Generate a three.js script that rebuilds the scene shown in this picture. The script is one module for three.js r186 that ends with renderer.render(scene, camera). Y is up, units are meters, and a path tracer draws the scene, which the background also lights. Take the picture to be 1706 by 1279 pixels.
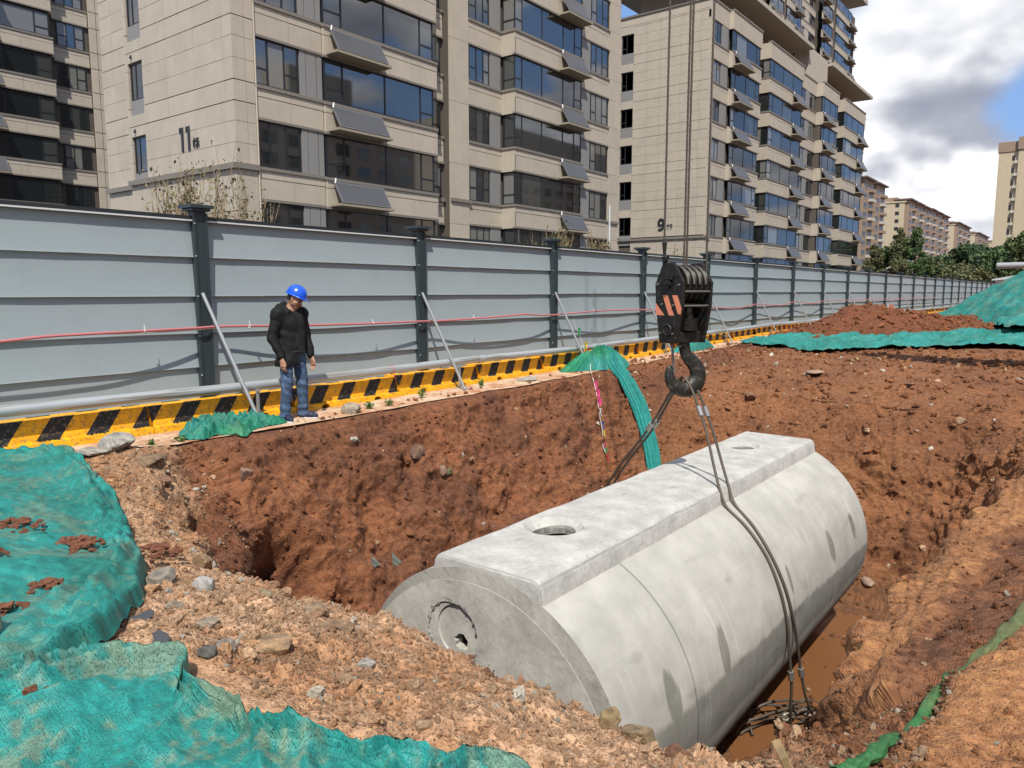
import * as THREE from 'three';
import { mergeGeometries, mergeVertices, toCreasedNormals } from 'three/addons/utils/BufferGeometryUtils.js';
import { RoundedBoxGeometry } from 'three/addons/geometries/RoundedBoxGeometry.js';
import { FontLoader } from 'three/addons/loaders/FontLoader.js';
import { TextGeometry } from 'three/addons/geometries/TextGeometry.js';
import { Brush, Evaluator, SUBTRACTION } from 'three-bvh-csg';

// ---------------------------------------------------------------- camera, sky, sun, exposure
// Plan axes: u runs along the hoarding (x), v runs away from the viewer towards it (z = -v), y is up; metres.
const scene = new THREE.Scene();
const TH = THREE.MathUtils.degToRad(37.7), PITCH = Math.atan(152.5 / 1250), EYE = 1.65;
const camera = new THREE.PerspectiveCamera(2 * Math.atan(639.5 / 1250) * 180 / Math.PI, 1024 / 768, 0.1, 3000);
camera.position.set(0, EYE, 0);
camera.lookAt(Math.cos(TH) * Math.cos(PITCH), EYE - Math.sin(PITCH), -Math.sin(TH) * Math.cos(PITCH));
scene.add(camera);
const renderer = new THREE.WebGLRenderer({ antialias: true });
renderer.toneMapping = THREE.LinearToneMapping;
renderer.toneMappingExposure = 1.2;
renderer.shadowMap.enabled = true;

const SUN_EL = 54 * Math.PI / 180, toSun = new THREE.Vector3(-0.79 * Math.cos(SUN_EL), Math.sin(SUN_EL), 0.61 * Math.cos(SUN_EL)).normalize();
const sun = new THREE.DirectionalLight(new THREE.Color(1.0, 0.945, 0.85), 4.4);
sun.position.copy(toSun).multiplyScalar(120).add(new THREE.Vector3(20, 0, -10)); sun.target.position.set(20, 0, -10);
sun.castShadow = true; sun.shadow.mapSize.set(4096, 4096);
Object.assign(sun.shadow.camera, { left: -90, right: 90, top: 90, bottom: -90, near: 1, far: 300 });
scene.add(sun, sun.target);

// seeded helpers
function rng(seed) { let a = seed >>> 0; return () => { a |= 0; a = a + 0x6D2B79F5 | 0; let t = Math.imul(a ^ a >>> 15, 1 | a); t = t + Math.imul(t ^ t >>> 7, 61 | t) ^ t; return ((t ^ t >>> 14) >>> 0) / 4294967296; }; }
const R0 = rng(7);
const PERM = new Uint8Array(512); { const p = [...Array(256).keys()]; for (let i = 255; i > 0; i--) { const j = Math.floor(R0() * (i + 1)); [p[i], p[j]] = [p[j], p[i]]; } for (let i = 0; i < 512; i++) PERM[i] = p[i & 255]; }
const fade = (t) => t * t * t * (t * (t * 6 - 15) + 10), lerp = (a, b, t) => a + (b - a) * t, clamp = (x, a = 0, b = 1) => x < a ? a : x > b ? b : x;
const sstep = (a, b, x) => { const t = clamp((x - a) / (b - a)); return t * t * (3 - 2 * t); };
function gr(h, x, y, z) { h &= 15; const u = h < 8 ? x : y, v = h < 4 ? y : h === 12 || h === 14 ? x : z; return ((h & 1) ? -u : u) + ((h & 2) ? -v : v); }
function noise(x, y, z = 0) {
  const X0 = Math.floor(x), Y0 = Math.floor(y), Z0 = Math.floor(z), X = X0 & 255, Y = Y0 & 255, Z = Z0 & 255; x -= X0; y -= Y0; z -= Z0;
  const u = fade(x), v = fade(y), w = fade(z), A = PERM[X] + Y, AA = PERM[A] + Z, AB = PERM[A + 1] + Z, B = PERM[X + 1] + Y, BA = PERM[B] + Z, BB = PERM[B + 1] + Z;
  return lerp(lerp(lerp(gr(PERM[AA], x, y, z), gr(PERM[BA], x - 1, y, z), u), lerp(gr(PERM[AB], x, y - 1, z), gr(PERM[BB], x - 1, y - 1, z), u), v),
    lerp(lerp(gr(PERM[AA + 1], x, y, z - 1), gr(PERM[BA + 1], x - 1, y, z - 1), u), lerp(gr(PERM[AB + 1], x, y - 1, z - 1), gr(PERM[BB + 1], x - 1, y - 1, z - 1), u), v), w);
}
function fbm(x, y, z, n, gain = 0.5) { let a = 1, s = 0; for (let i = 0; i < n; i++) { s += a * noise(x, y, z); x = x * 2.03 + 17.1; y = y * 2.03 + 5.3; z = z * 2.03 + 9.7; a *= gain; } return s; }
const GC = new Float32Array(256), GS = new Float32Array(256); for (let i = 0; i < 256; i++) { GC[i] = Math.cos(i / 256 * 6.2832); GS[i] = Math.sin(i / 256 * 6.2832); }
// tileable 2-D noise: period p cells
function tnoise(x, y, p, s = 0) {
  const X0 = Math.floor(x), Y0 = Math.floor(y), fx = x - X0, fy = y - Y0, m = (a) => { a %= p; return a < 0 ? a + p : a; }, h = (i, j) => PERM[(PERM[(m(i) + s * 37) & 255] + m(j) + s * 11) & 255];
  const u = fade(fx), v = fade(fy), g = (hh, dx, dy) => GC[hh] * dx + GS[hh] * dy;
  return lerp(lerp(g(h(X0, Y0), fx, fy), g(h(X0 + 1, Y0), fx - 1, fy), u), lerp(g(h(X0, Y0 + 1), fx, fy - 1), g(h(X0 + 1, Y0 + 1), fx - 1, fy - 1), u), v);
}
function tfbm(x, y, p, n, s = 0, gain = 0.55) { let a = 1, r = 0; for (let i = 0; i < n; i++) { r += a * tnoise(x, y, p, s + i); x *= 2; y *= 2; p *= 2; a *= gain; } return r; }
function cells(x, y, p, s = 0) { // tileable Worley: [F1, F2, id]
  const X0 = Math.floor(x), Y0 = Math.floor(y), m = (a) => ((a % p) + p) % p; let f1 = 9, f2 = 9, id = 0;
  for (let j = -1; j < 2; j++) for (let i = -1; i < 2; i++) { const a = m(X0 + i), b = m(Y0 + j), h = PERM[(PERM[(a + s * 53) & 255] + b) & 255], h2 = PERM[(h + a * 7 + b * 13 + s) & 255]; const dx = X0 + i + h / 256 - x, dy = Y0 + j + h2 / 256 - y, d = Math.sqrt(dx * dx + dy * dy); if (d < f1) { f2 = f1; f1 = d; id = h * 256 + h2; } else if (d < f2) f2 = d; }
  return [f1, f2, id / 65536];
}
function tex(w, h, fn, srgb, rx = 1, ry = 1) { // fn(i/w, j/h) -> [r,g,b] 0..1
  const d = new Uint8Array(w * h * 4);
  for (let j = 0; j < h; j++) for (let i = 0; i < w; i++) { const c = fn(i / w, j / h), k = (j * w + i) * 4; d[k] = clamp(c[0]) * 255; d[k + 1] = clamp(c[1]) * 255; d[k + 2] = clamp(c[2]) * 255; d[k + 3] = 255; }
  const t = new THREE.DataTexture(d, w, h); t.wrapS = t.wrapT = THREE.RepeatWrapping; t.magFilter = THREE.LinearFilter; t.minFilter = THREE.LinearMipmapLinearFilter; t.generateMipmaps = true; t.repeat.set(rx, ry);
  if (srgb) t.colorSpace = THREE.SRGBColorSpace; t.needsUpdate = true; return t;
}
const grey = (v) => [v, v, v];
const lin = (r, g, b) => new THREE.Color().setRGB(r, g, b);
function std(c, rough = 0.8, extra = {}) { return new THREE.MeshStandardMaterial({ color: c, roughness: rough, metalness: 0, ...extra }); }

// sky: one equirectangular picture of air and clouds (azimuth and height in degrees)
{
  const W = 2048, H = 1024, d = new Float32Array(W * H * 4);
  const blob = (a, e, a0, e0, sa, se) => Math.exp(-(((a - a0) / sa) ** 2) - (((e - e0) / se) ** 2));
  for (let j = 0; j < H; j++) for (let i = 0; i < W; i++) {
    const el = ((j + 0.5) / H - 0.5) * 180, ph = ((i + 0.5) / W - 0.5) * 2 * Math.PI; // three: u = atan2(z, x) / 2pi + 0.5
    const ce = Math.cos(el * Math.PI / 180), dx = ce * Math.cos(ph), dz = ce * Math.sin(ph), dy = Math.sin(el * Math.PI / 180);
    if (el < -5) { const k = (j * W + i) * 4; d[k] = 0.22; d[k + 1] = 0.17; d[k + 2] = 0.13; d[k + 3] = 1; continue; }
    let az = Math.atan2(dz, dx) * 180 / Math.PI; // 0 along the hoarding, negative to its left
    // air
    const t = Math.pow(clamp(1 - Math.max(el, 0) / 90), 2.6);
    let r = lerp(0.085, 0.30, t), g = lerp(0.20, 0.48, t), b = lerp(0.50, 0.80, t);
    // clouds: a broad field of cumulus, thick to the right of the hoarding's far end
    const q = 1 / (Math.max(dy, 0.0) + 0.22), px = dx * q, pz = dz * q;
    const n2 = fbm(px * 4.6 + 9, pz * 4.6 + 2, 7.1, el > 55 ? 1 : el > 25 ? 3 : 5, 0.55), n = fbm(px * 1.9 + 3, pz * 1.9, 2.3, el > 55 ? 3 : el > 25 ? 4 : 5, 0.54);
    const wob = Math.abs(az + 4) < 32 && el < 42 ? fbm(az * 0.16, el * 0.2, 1.7, 5, 0.55) : 0;
    let cov = sstep(-0.08, 0.22, n + 0.13 + 0.12 * n2);
    let tone = 0.58 + 0.55 * n2 + 0.22 * n; // light and dark parts of the clouds
    const near = blob(az, el, -4, 10, 13, 16);
    const A = az + 2.4 * wob, E = el + 2.2 * wob;
    // what stands over the far end of the street
    let c2 = 1 - 1.0 * sstep(0.1, 0.5, blob(A, E, -1.6, 11.2, 3.0, 3.4) + 0.5 * blob(A, E, 2.5, 14, 4, 3)) - 0.7 * sstep(0.25, 0.75, blob(A, E, -9.8, 4.3, 3.6, 1.6)) * 0.5;
    let t2 = 0.92 + 0.30 * n2 - 0.56 * sstep(0.25, 0.8, blob(A, E, -6.6, 11.4, 6.2, 3.9)) - 0.16 * blob(A, E, -3.4, 17, 3.0, 2.0) + 0.26 * blob(A, E, -6.0, 6.6, 4.2, 1.5) - 0.2 * blob(A, E, -7, 4.6, 6, 1.6);
    cov = lerp(cov, clamp(c2), near > 0.25 ? sstep(0.25, 0.5, near) : 0); tone = lerp(tone, t2, sstep(0.25, 0.5, near));
    tone = clamp(tone, 0.12, 1.08);
    const w = tone * tone; // deep grey bellies, white tops
    const cr = lerp(0.29, 0.95, w), cg = lerp(0.315, 0.95, w), cb = lerp(0.39, 0.97, w);
    cov *= sstep(-1, 2.0, el);
    r = lerp(r, cr, cov); g = lerp(g, cg, cov); b = lerp(b, cb, cov);
    if (el < 0) { const k = sstep(0, -6, el); r = lerp(r, 0.22, k); g = lerp(g, 0.17, k); b = lerp(b, 0.13, k); }
    const k = (j * W + i) * 4; d[k] = r; d[k + 1] = g; d[k + 2] = b; d[k + 3] = 1;
  }
  const t = new THREE.DataTexture(d, W, H, THREE.RGBAFormat, THREE.FloatType); t.mapping = THREE.EquirectangularReflectionMapping; t.magFilter = t.minFilter = THREE.LinearFilter; t.colorSpace = THREE.LinearSRGBColorSpace; t.needsUpdate = true;
  scene.background = t; scene.environment = t;
}

// ---------------------------------------------------------------- naming and grouping
const taken = {};
function numbered(n) { const k = taken[n] = (taken[n] ?? -1) + 1; return k ? `${n}_${String(k).padStart(3, '0')}` : n; }
function tag(o, label, category, group, kind) { if (label) o.userData.label = label; if (category) o.userData.category = category; if (group) o.userData.group = group; if (kind) o.userData.kind = kind; return o; }
function thing(name, label, category, group, pos) { const o = new THREE.Group(); o.name = numbered(name); if (pos) o.position.set(pos[0], pos[1], -pos[2]); scene.add(o); return tag(o, label, category, group); }
function part(name, geo, mat, parent, label) { const m = new THREE.Mesh(geo, mat); m.name = name; m.castShadow = m.receiveShadow = true; if (label) m.userData.label = label; parent.add(m); return m; }
function solo(name, geo, mat, label, category, group, kind) { const m = part(numbered(name), geo, mat, scene); return tag(m, label, category, group, kind); }
function grp(name, parent) { const g = new THREE.Group(); g.name = name; parent.add(g); return g; }

// ---------------------------------------------------------------- geometry helpers, all in (u, y, v)
const boxCache = new Map();
function bx(u0, y0, v0, u1, y1, v1) { // box with uv in metres
  const key = [u1 - u0, y1 - y0, v1 - v0].map((x) => x.toFixed(4)).join();
  let g0 = boxCache.get(key);
  if (!g0) {
    const w = u1 - u0, h = y1 - y0, d = v1 - v0; g0 = new THREE.BoxGeometry(w, h, d); const uv = g0.attributes.uv, p = g0.attributes.position, n = g0.attributes.normal;
    for (let i = 0; i < uv.count; i++) { const ax = Math.abs(n.getX(i)), ay = Math.abs(n.getY(i)); if (ax > 0.5) uv.setXY(i, p.getZ(i), p.getY(i)); else if (ay > 0.5) uv.setXY(i, p.getX(i), p.getZ(i)); else uv.setXY(i, p.getX(i), p.getY(i)); }
    boxCache.set(key, g0);
  }
  const g = g0.clone().translate((u0 + u1) / 2, (y0 + y1) / 2, -(v0 + v1) / 2);
  const uv = g.attributes.uv, o = (u0 * 0.73 + v0 * 0.37) % 5, o2 = (y0 * 0.61 + u0 * 0.29) % 5; for (let i = 0; i < uv.count; i++) uv.setXY(i, uv.getX(i) + o, uv.getY(i) + o2);
  return g;
}
const merge = (l) => l.length === 1 ? l[0] : mergeGeometries(l.map((g) => { const q = g.index ? g : g; for (const k of Object.keys(q.attributes)) if (!['position', 'normal', 'uv'].includes(k)) q.deleteAttribute(k); return q.index ? q.toNonIndexed() : q; }));
const V3 = (u, y, v) => new THREE.Vector3(u, y, -v);
function tube(pts, r, seg = 60, rad = 8, closed = false, tension = 0.5) { return new THREE.TubeGeometry(new THREE.CatmullRomCurve3(pts.map((p) => V3(...p)), closed, 'catmullrom', tension), seg, r, rad, closed); }
function bar(a, b, r, rad = 8, r2 = r) { // straight round bar between two points
  const A = V3(...a), B = V3(...b), L = A.distanceTo(B), g = new THREE.CylinderGeometry(r2, r, L, rad); g.translate(0, L / 2, 0); g.applyQuaternion(new THREE.Quaternion().setFromUnitVectors(new THREE.Vector3(0, 1, 0), B.clone().sub(A).normalize())); return g.translate(A.x, A.y, A.z);
}
function pl(t, x) { // piecewise linear table
  if (x <= t[0][0]) return t[0][1]; for (let i = 1; i < t.length; i++) if (x <= t[i][0]) return lerp(t[i - 1][1], t[i][1], (x - t[i - 1][0]) / (t[i][0] - t[i - 1][0])); return t[t.length - 1][1];
}
function gridGeo(nx, ny, fn, uvf) { // fn(i,j) -> [u,y,v]
  const P = new Float32Array((nx + 1) * (ny + 1) * 3), UV = new Float32Array((nx + 1) * (ny + 1) * 2), I = [];
  for (let j = 0; j <= ny; j++) for (let i = 0; i <= nx; i++) { const k = j * (nx + 1) + i, p = fn(i / nx, j / ny); P[k * 3] = p[0]; P[k * 3 + 1] = p[1]; P[k * 3 + 2] = -p[2]; const q = uvf ? uvf(i / nx, j / ny, p) : [i / nx, j / ny]; UV[k * 2] = q[0]; UV[k * 2 + 1] = q[1]; }
  for (let j = 0; j < ny; j++) for (let i = 0; i < nx; i++) { const a = j * (nx + 1) + i, b = a + 1, c = a + nx + 1, e = c + 1; I.push(a, b, c, b, e, c); }
  const g = new THREE.BufferGeometry(); g.setAttribute('position', new THREE.BufferAttribute(P, 3)); g.setAttribute('uv', new THREE.BufferAttribute(UV, 2)); g.setIndex(I); g.computeVertexNormals(); return g;
}

// ---------------------------------------------------------------- ground: one sheet with the pit dug into it
const RISE = (u) => pl([[7, 0], [17, 0.10], [25, 0.24], [34, 0.27], [300, 0.3]], u);
// net-covered mound at the left, in front
const MOUND = (u, v) => 0.36 * Math.exp(-(((u - 0.5) / 1.75) ** 2)) * sstep(1.2, 3.6, v) * (1 - sstep(7.2, 8.3, v)) + 0.1 * Math.exp(-(((u - 0.7) / 0.9) ** 2) - (((v - 1.6) / 1.4) ** 2)) - 0.085 * Math.exp(-(((u - 2.65) / 0.45) ** 2) - (((v - 2.75) / 0.6) ** 2)) - 0.10 * Math.exp(-(((u - 3.0) / 0.5) ** 2) - (((v - 1.15) / 0.5) ** 2));
const endY = [[1.6, -0.1], [2.4, -0.22], [2.74, -0.34], [2.98, -0.62], [3.4, -1.6], [3.9, -2.8], [4.2, -3.2], [12.3, -3.2], [12.7, -2.95], [13.3, -2.15], [14.1, -1.1], [15, -0.42], [16.2, -0.2], [18, -0.06], [22, 0.02]];
const KN = [
  { v: [[0, -500]], y: [[0, 0]], n: 14, g: 1 },
  { v: [[0, -3]], y: [[0, -0.05]], n: 30 },
  { v: [[0, -0.8]], y: [[2, -0.06], [5, -0.15], [10, -0.45], [14, -0.3], [17, 0]], n: 60 },
  { v: [[3, 0.55], [4, 0.43], [5, 0.22], [7, -0.12], [10, -0.5], [13, -0.8]], y: [[2, -0.08], [3, -0.15], [4, -0.2], [5, -0.28], [7, -0.36], [10, -0.38], [12.5, -0.3], [15, -0.2], [18, 0]], n: 34 },
  { v: [[3, 0.85], [4, 0.75], [4.8, 0.78], [5.5, 0.88], [6.6, 0.8], [8.5, 0.68], [10, 0.48], [12, 0.16], [14, 0.0]], y: [[2, -0.1], [2.8, -0.22], [3.2, -0.38], [4, -0.52], [5.5, -0.64], [6.6, -0.74], [8.5, -0.90], [10, -0.88], [12, -0.62], [14, -0.35], [18, 0]], n: 26 },
  { v: [[3, 1.15], [3.5, 1.06], [4, 0.98], [4.8, 1.0], [5.5, 1.2], [6.5, 1.15], [8, 1.08], [10, 0.94], [12, 0.64], [14, 0.55]], y: [[2, -0.1], [2.8, -0.27], [3.1, -0.46], [3.5, -0.85], [4.2, -0.98], [5.5, -0.92], [6.5, -0.92], [8, -0.96], [10, -0.97], [12, -0.74], [13.4, -0.62], [15, -0.4], [18, 0]], n: 80 },
  { v: [[3, 1.4], [3.5, 1.4], [4.2, 1.4], [5.2, 1.5], [6, 1.7], [9, 1.85], [12, 1.8]], y: [[2, -0.12], [2.6, -0.2], [2.92, -0.32], [3.14, -0.56], [3.5, -1.5]].concat(endY.slice(5)), n: 120 },
  { v: [[2.6, 4.7], [3.4, 5.0], [4.2, 5.15]], y: endY, n: 76 },
  { v: [[3, 6.5], [4.5, 6.6]], y: [[1.6, -0.02], [3.1, -0.12], [3.5, -0.42], [4.0, -1.15], [4.7, -1.5], [12.4, -1.5], [13.4, -1.0], [14.5, -0.4], [16, -0.15], [18, 0]], n: 76 },
  { v: [[3, 7.72], [4.5, 7.8], [11, 7.82], [16, 7.8]], y: [[3.6, 0.03], [4.2, -0.06], [12, -0.04], [14, 0], [16, 0]], n: 18 },
  { v: [[0, 8.34]], y: [[0, 0.0]], n: 14 },
  { v: [[0, 9.3]], y: [[0, 0]], n: 14, g: 2 },
  { v: [[0, 700]], y: [[0, 0]] },
];
const uRows = []; {
  for (let k = 12; k >= 0; k--) uRows.push(-2 - 3 * (Math.pow(1.55, k) - 1) * 1.1);
  for (let u = -1.8; u < 0.5; u += 0.1) uRows.push(u); for (let u = 0.5; u < 4.6; u += 0.024) uRows.push(u); for (let u = 4.6; u < 13; u += 0.04) uRows.push(u); for (let u = 13; u < 15; u += 0.02) uRows.push(u); for (let u = 15; u < 17; u += 0.05) uRows.push(u); for (let u = 17; u < 26; u += 0.1) uRows.push(u); for (let u = 26; u < 60; u += 0.6) uRows.push(u);
  for (let k = 0; k < 18; k++) uRows.push(61 * Math.pow(1.17, k));
}
const nU = uRows.length; let nS = 1; for (const k of KN) nS += k.n ?? 0;
const GP = new Float32Array(nU * nS * 3); // u, y, v
const kTab = [];
for (let i = 0; i < nU; i++) {
  const u = uRows[i]; let s = 0; const kv = KN.map((k) => pl(k.v, u)), ky = KN.map((k, n) => pl(k.y, u) + (n > 0 ? RISE(u) * sstep(14, 18, u) + (n > 8 ? RISE(u) * (1 - sstep(14, 18, u)) : 0) : RISE(u)));
  for (let n = 0; n < KN.length - 1; n++) for (let j = 0; j < KN[n].n + (n === KN.length - 2 ? 1 : 0); j++) {
    let t = j / KN[n].n; if (KN[n].g === 1) t = 1 - Math.pow(1 - t, 3.5); if (KN[n].g === 2) t = Math.pow(t, 3.5);
    const o = (i * nS + s) * 3; GP[o] = u; GP[o + 1] = lerp(ky[n], ky[n + 1], t); GP[o + 2] = lerp(kv[n], kv[n + 1], t); s++;
  }
}
const HOLES = [[7.05, -0.7, 7.3, 0.16, 0.3], [4.75, -1.4, 6.75, 0.42, 0.95], [5.35, -1.75, 6.3, 0.22, 0.3], [6.2, -0.9, 6.9, 0.22, 0.25], [5.4, -0.75, 6.9, 0.2, 0.16], [4.5, -0.5, 1.35, 0.3, 0.25], [7.4, -0.75, 0.62, 0.16, 0.12], [13.2, -1.3, 2.1, 0.3, 0.35], [13.6, -1.0, 2.6, 0.2, 0.2], [13.9, -0.8, 3.4, 0.5, 0.2], [14.4, -0.7, 1.6, 0.4, 0.2], [7.5, -0.5, 7.4, 0.3, 0.15], [3.5, -0.3, 0.2, 0.2, 0.14], [2.9, -0.15, 0.15, 0.15, 0.12]];
// soften the profile, then add the mound and the roughness of dug earth
{
  const T = new Float32Array(nU * nS * 2);
  for (let it = 0; it < 14; it++) {
    for (let i = 0; i < nU; i++) for (let j = 0; j < nS; j++) {
      const o = (i * nS + j) * 3; if (j < 12 || j > nS - 30) { T[(i * nS + j) * 2] = GP[o + 1]; T[(i * nS + j) * 2 + 1] = GP[o + 2]; continue; }
      T[(i * nS + j) * 2] = 0.5 * GP[o + 1] + 0.25 * (GP[o - 2] + GP[o + 4]); T[(i * nS + j) * 2 + 1] = 0.5 * GP[o + 2] + 0.25 * (GP[o - 1] + GP[o + 5]);
    }
    for (let k = 0; k < nU * nS; k++) { GP[k * 3 + 1] = T[k * 2]; GP[k * 3 + 2] = T[k * 2 + 1]; }
    for (let i = 1; i < nU - 1; i++) if (uRows[i] > 0.6 && uRows[i] < 16.8) for (let j = 0; j < nS; j++) T[(i * nS + j) * 2] = 0.5 * GP[(i * nS + j) * 3 + 1] + 0.25 * (GP[((i - 1) * nS + j) * 3 + 1] + GP[((i + 1) * nS + j) * 3 + 1]);
    for (let i = 1; i < nU - 1; i++) if (uRows[i] > 0.6 && uRows[i] < 16.8) for (let j = 0; j < nS; j++) GP[(i * nS + j) * 3 + 1] = T[(i * nS + j) * 2];
  }
}
const GN = new Float32Array(nU * nS * 3);
function gridNormals() {
  for (let i = 0; i < nU; i++) for (let j = 0; j < nS; j++) {
    const a = (Math.max(i - 1, 0) * nS + j) * 3, b = (Math.min(i + 1, nU - 1) * nS + j) * 3, c = (i * nS + Math.max(j - 1, 0)) * 3, d = (i * nS + Math.min(j + 1, nS - 1)) * 3;
    const e = GP[b] - GP[a], f = GP[b + 1] - GP[a + 1], g = GP[b + 2] - GP[a + 2], h = GP[d] - GP[c], k = GP[d + 1] - GP[c + 1], l = GP[d + 2] - GP[c + 2];
    let nx = -(f * l - g * k), ny = -(g * h - e * l), nz = -(e * k - f * h); const q = Math.hypot(nx, ny, nz) || 1, o = (i * nS + j) * 3; GN[o] = nx / q; GN[o + 1] = ny / q; GN[o + 2] = nz / q;
  }
}
gridNormals();
const BUV = new Float32Array(nU * nS * 2);
for (let i = 0; i < nU; i++) { let arc = GP[i * nS * 3 + 2]; for (let j = 0; j < nS; j++) { const o = (i * nS + j) * 3; if (j) arc += Math.hypot(GP[o + 1] - GP[o - 2], GP[o + 2] - GP[o - 1]); BUV[(i * nS + j) * 2] = uRows[i] - 0.8 * GP[o + 1] * (sstep(4.7, 4.1, uRows[i]) - sstep(10.6, 12.6, uRows[i])); BUV[(i * nS + j) * 2 + 1] = arc; } }
{
  const N = GN.slice(); 
  for (let i = 0; i < nU; i++) for (let j = 0; j < nS; j++) {
    const o = (i * nS + j) * 3, u = GP[o], y = GP[o + 1], v = GP[o + 2], far = Math.hypot(u, v); if (far > 60) continue;
    if (v > 8.25 && u > -2) { GP[o + 1] += 0.012 * fbm(u * 2.5, v * 2.5, 3, 3) * (1 - sstep(8.3, 8.5, v)); continue; }
    const steep = sstep(0.93, 0.6, N[o + 1]), floorW = sstep(-2.95, -3.12, y) * sstep(0.9, 0.98, N[o + 1]);
    let dsp = (0.08 + 0.12 * steep) * fbm(u * 0.9, y * 0.9, v * 0.9, 3) + (0.045 + 0.06 * steep) * fbm(u * 2.7, y * 2.7, v * 2.7 + 4, 3); const smooth = v < pl(KN[5].v, u) + 0.1 && u > 3.5 ? 0.4 : 1;
    dsp += smooth * (0.022 + 0.014 * steep) * fbm(u * 8.5, y * 8.5, v * 8.5 + 9, 4, 0.58); { const b = 1 - Math.abs(2 * noise(u * 2.1 + 0.5 * v, y * 3.0, v * 2.1 + 6)); dsp += steep * 0.05 * (b * b - 0.3); }
    if (u > 1 && u < 22 && v < 8) { const bi = (i * nS + j) * 2, cm = sstep(-0.05, 0.25, noise(u * 0.8 + 11, y * 0.8, v * 0.8)), c1 = cells(BUV[bi] * 4.6 + 0.5 * noise(u * 4, v * 4, 2), BUV[bi + 1] * 4.6, 250, 7), c2 = cells(BUV[bi] * 12, BUV[bi + 1] * 12, 250, 9); dsp += smooth * (0.3 + 0.7 * steep) * cm * (0.075 * (c1[2] - 0.45) * sstep(0.0, 0.16, c1[1] - c1[0]) + 0.026 * (c2[2] - 0.4) * sstep(0.0, 0.2, c2[1] - c2[0])); }
    // lumps: ridged clods
    const rg = 1 - Math.abs(2 * noise(u * 6.3 + 2, y * 6.3, v * 6.3)); dsp += smooth * (0.018 + 0.016 * steep) * (rg - 0.6) * (0.6 + 0.8 * noise(u * 1.7, y * 1.7, v * 1.7 + 3));
    // bucket-tooth grooves running down the far wall and the right bank
    const gm = sstep(0.02, 0.3, noise(u * 0.55 + 7, y * 0.5, v * 0.55)) * steep;
    if (v > 5 && u > 5 && u < 12) dsp += 0.02 * gm * Math.sin((u * 0.9 + y * 0.9 + 0.5 * noise(u * 1.3, y * 1.3, v)) * 15) * (0.6 + 0.4 * noise(u * 3, y * 3, v));
    if (v < pl(KN[5].v, u) + 0.05 && u > 3.4 && u < 13) { const v3 = pl(KN[3].v, u), v4 = pl(KN[4].v, u), cut = sstep(0.02, 0.16, v - v3) * sstep(0.05, -0.1, v - v4), shelf = sstep(-0.04, 0.06, v - v4); dsp += cut * 0.030 * noise(u * 9 - v * 5, v * 1.6, 5) + cut * 0.006 * noise(u * 22 - v * 11, v * 3, 7) + shelf * (0.022 * noise(u * 0.9, v * 13, 3) + 0.012 * noise(u * 2.5, v * 34, 9)); dsp -= 0.07 * cut; }
    // hollows torn out of the wall
    for (const [a, b, c, r, dp] of HOLES) { const dd = ((u - a) ** 2 + (y - b) ** 2 + (v - c) ** 2) / (r * r); if (dd < 4) dsp -= dp * Math.exp(-dd * 1.6) * (1 + 0.5 * noise(u * 7, y * 7, v * 7)); }
    dsp *= (1 - 0.9 * floorW) * (1 - 0.88 * sstep(7.72, 8.0, v)) * (u > 30 ? 0.5 : lerp(1, 0.5, sstep(14.5, 17, u))) * (v > 9 ? 0 : 1);
    if (y > -0.5 && u > -3 && u < 4.5) dsp += MOUND(u, v);
    GP[o] += N[o] * dsp; GP[o + 1] += N[o + 1] * dsp; GP[o + 2] += N[o + 2] * dsp;
  }
}
gridNormals();
function groundY(u, v) { // height of the ground at a place
  let i = 0, hi = nU - 1; while (hi - i > 1) { const m = (i + hi) >> 1; if (uRows[m] <= u) i = m; else hi = m; }
  const at = (r) => { let a = 8, b = nS - 2; while (b - a > 1) { const m = (a + b) >> 1; if (GP[(r * nS + m) * 3 + 2] <= v) a = m; else b = m; } for (let j = Math.max(8, a - 3); j < Math.min(nS - 1, a + 4); j++) { const o = (r * nS + j) * 3; if (GP[o + 2] <= v && GP[o + 5] > v) return lerp(GP[o + 1], GP[o + 4], (v - GP[o + 2]) / (GP[o + 5] - GP[o + 2])); } return GP[(r * nS + a) * 3 + 1]; };
  return lerp(at(i), at(i + 1), clamp((u - uRows[i]) / (uRows[i + 1] - uRows[i])));
}
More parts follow.
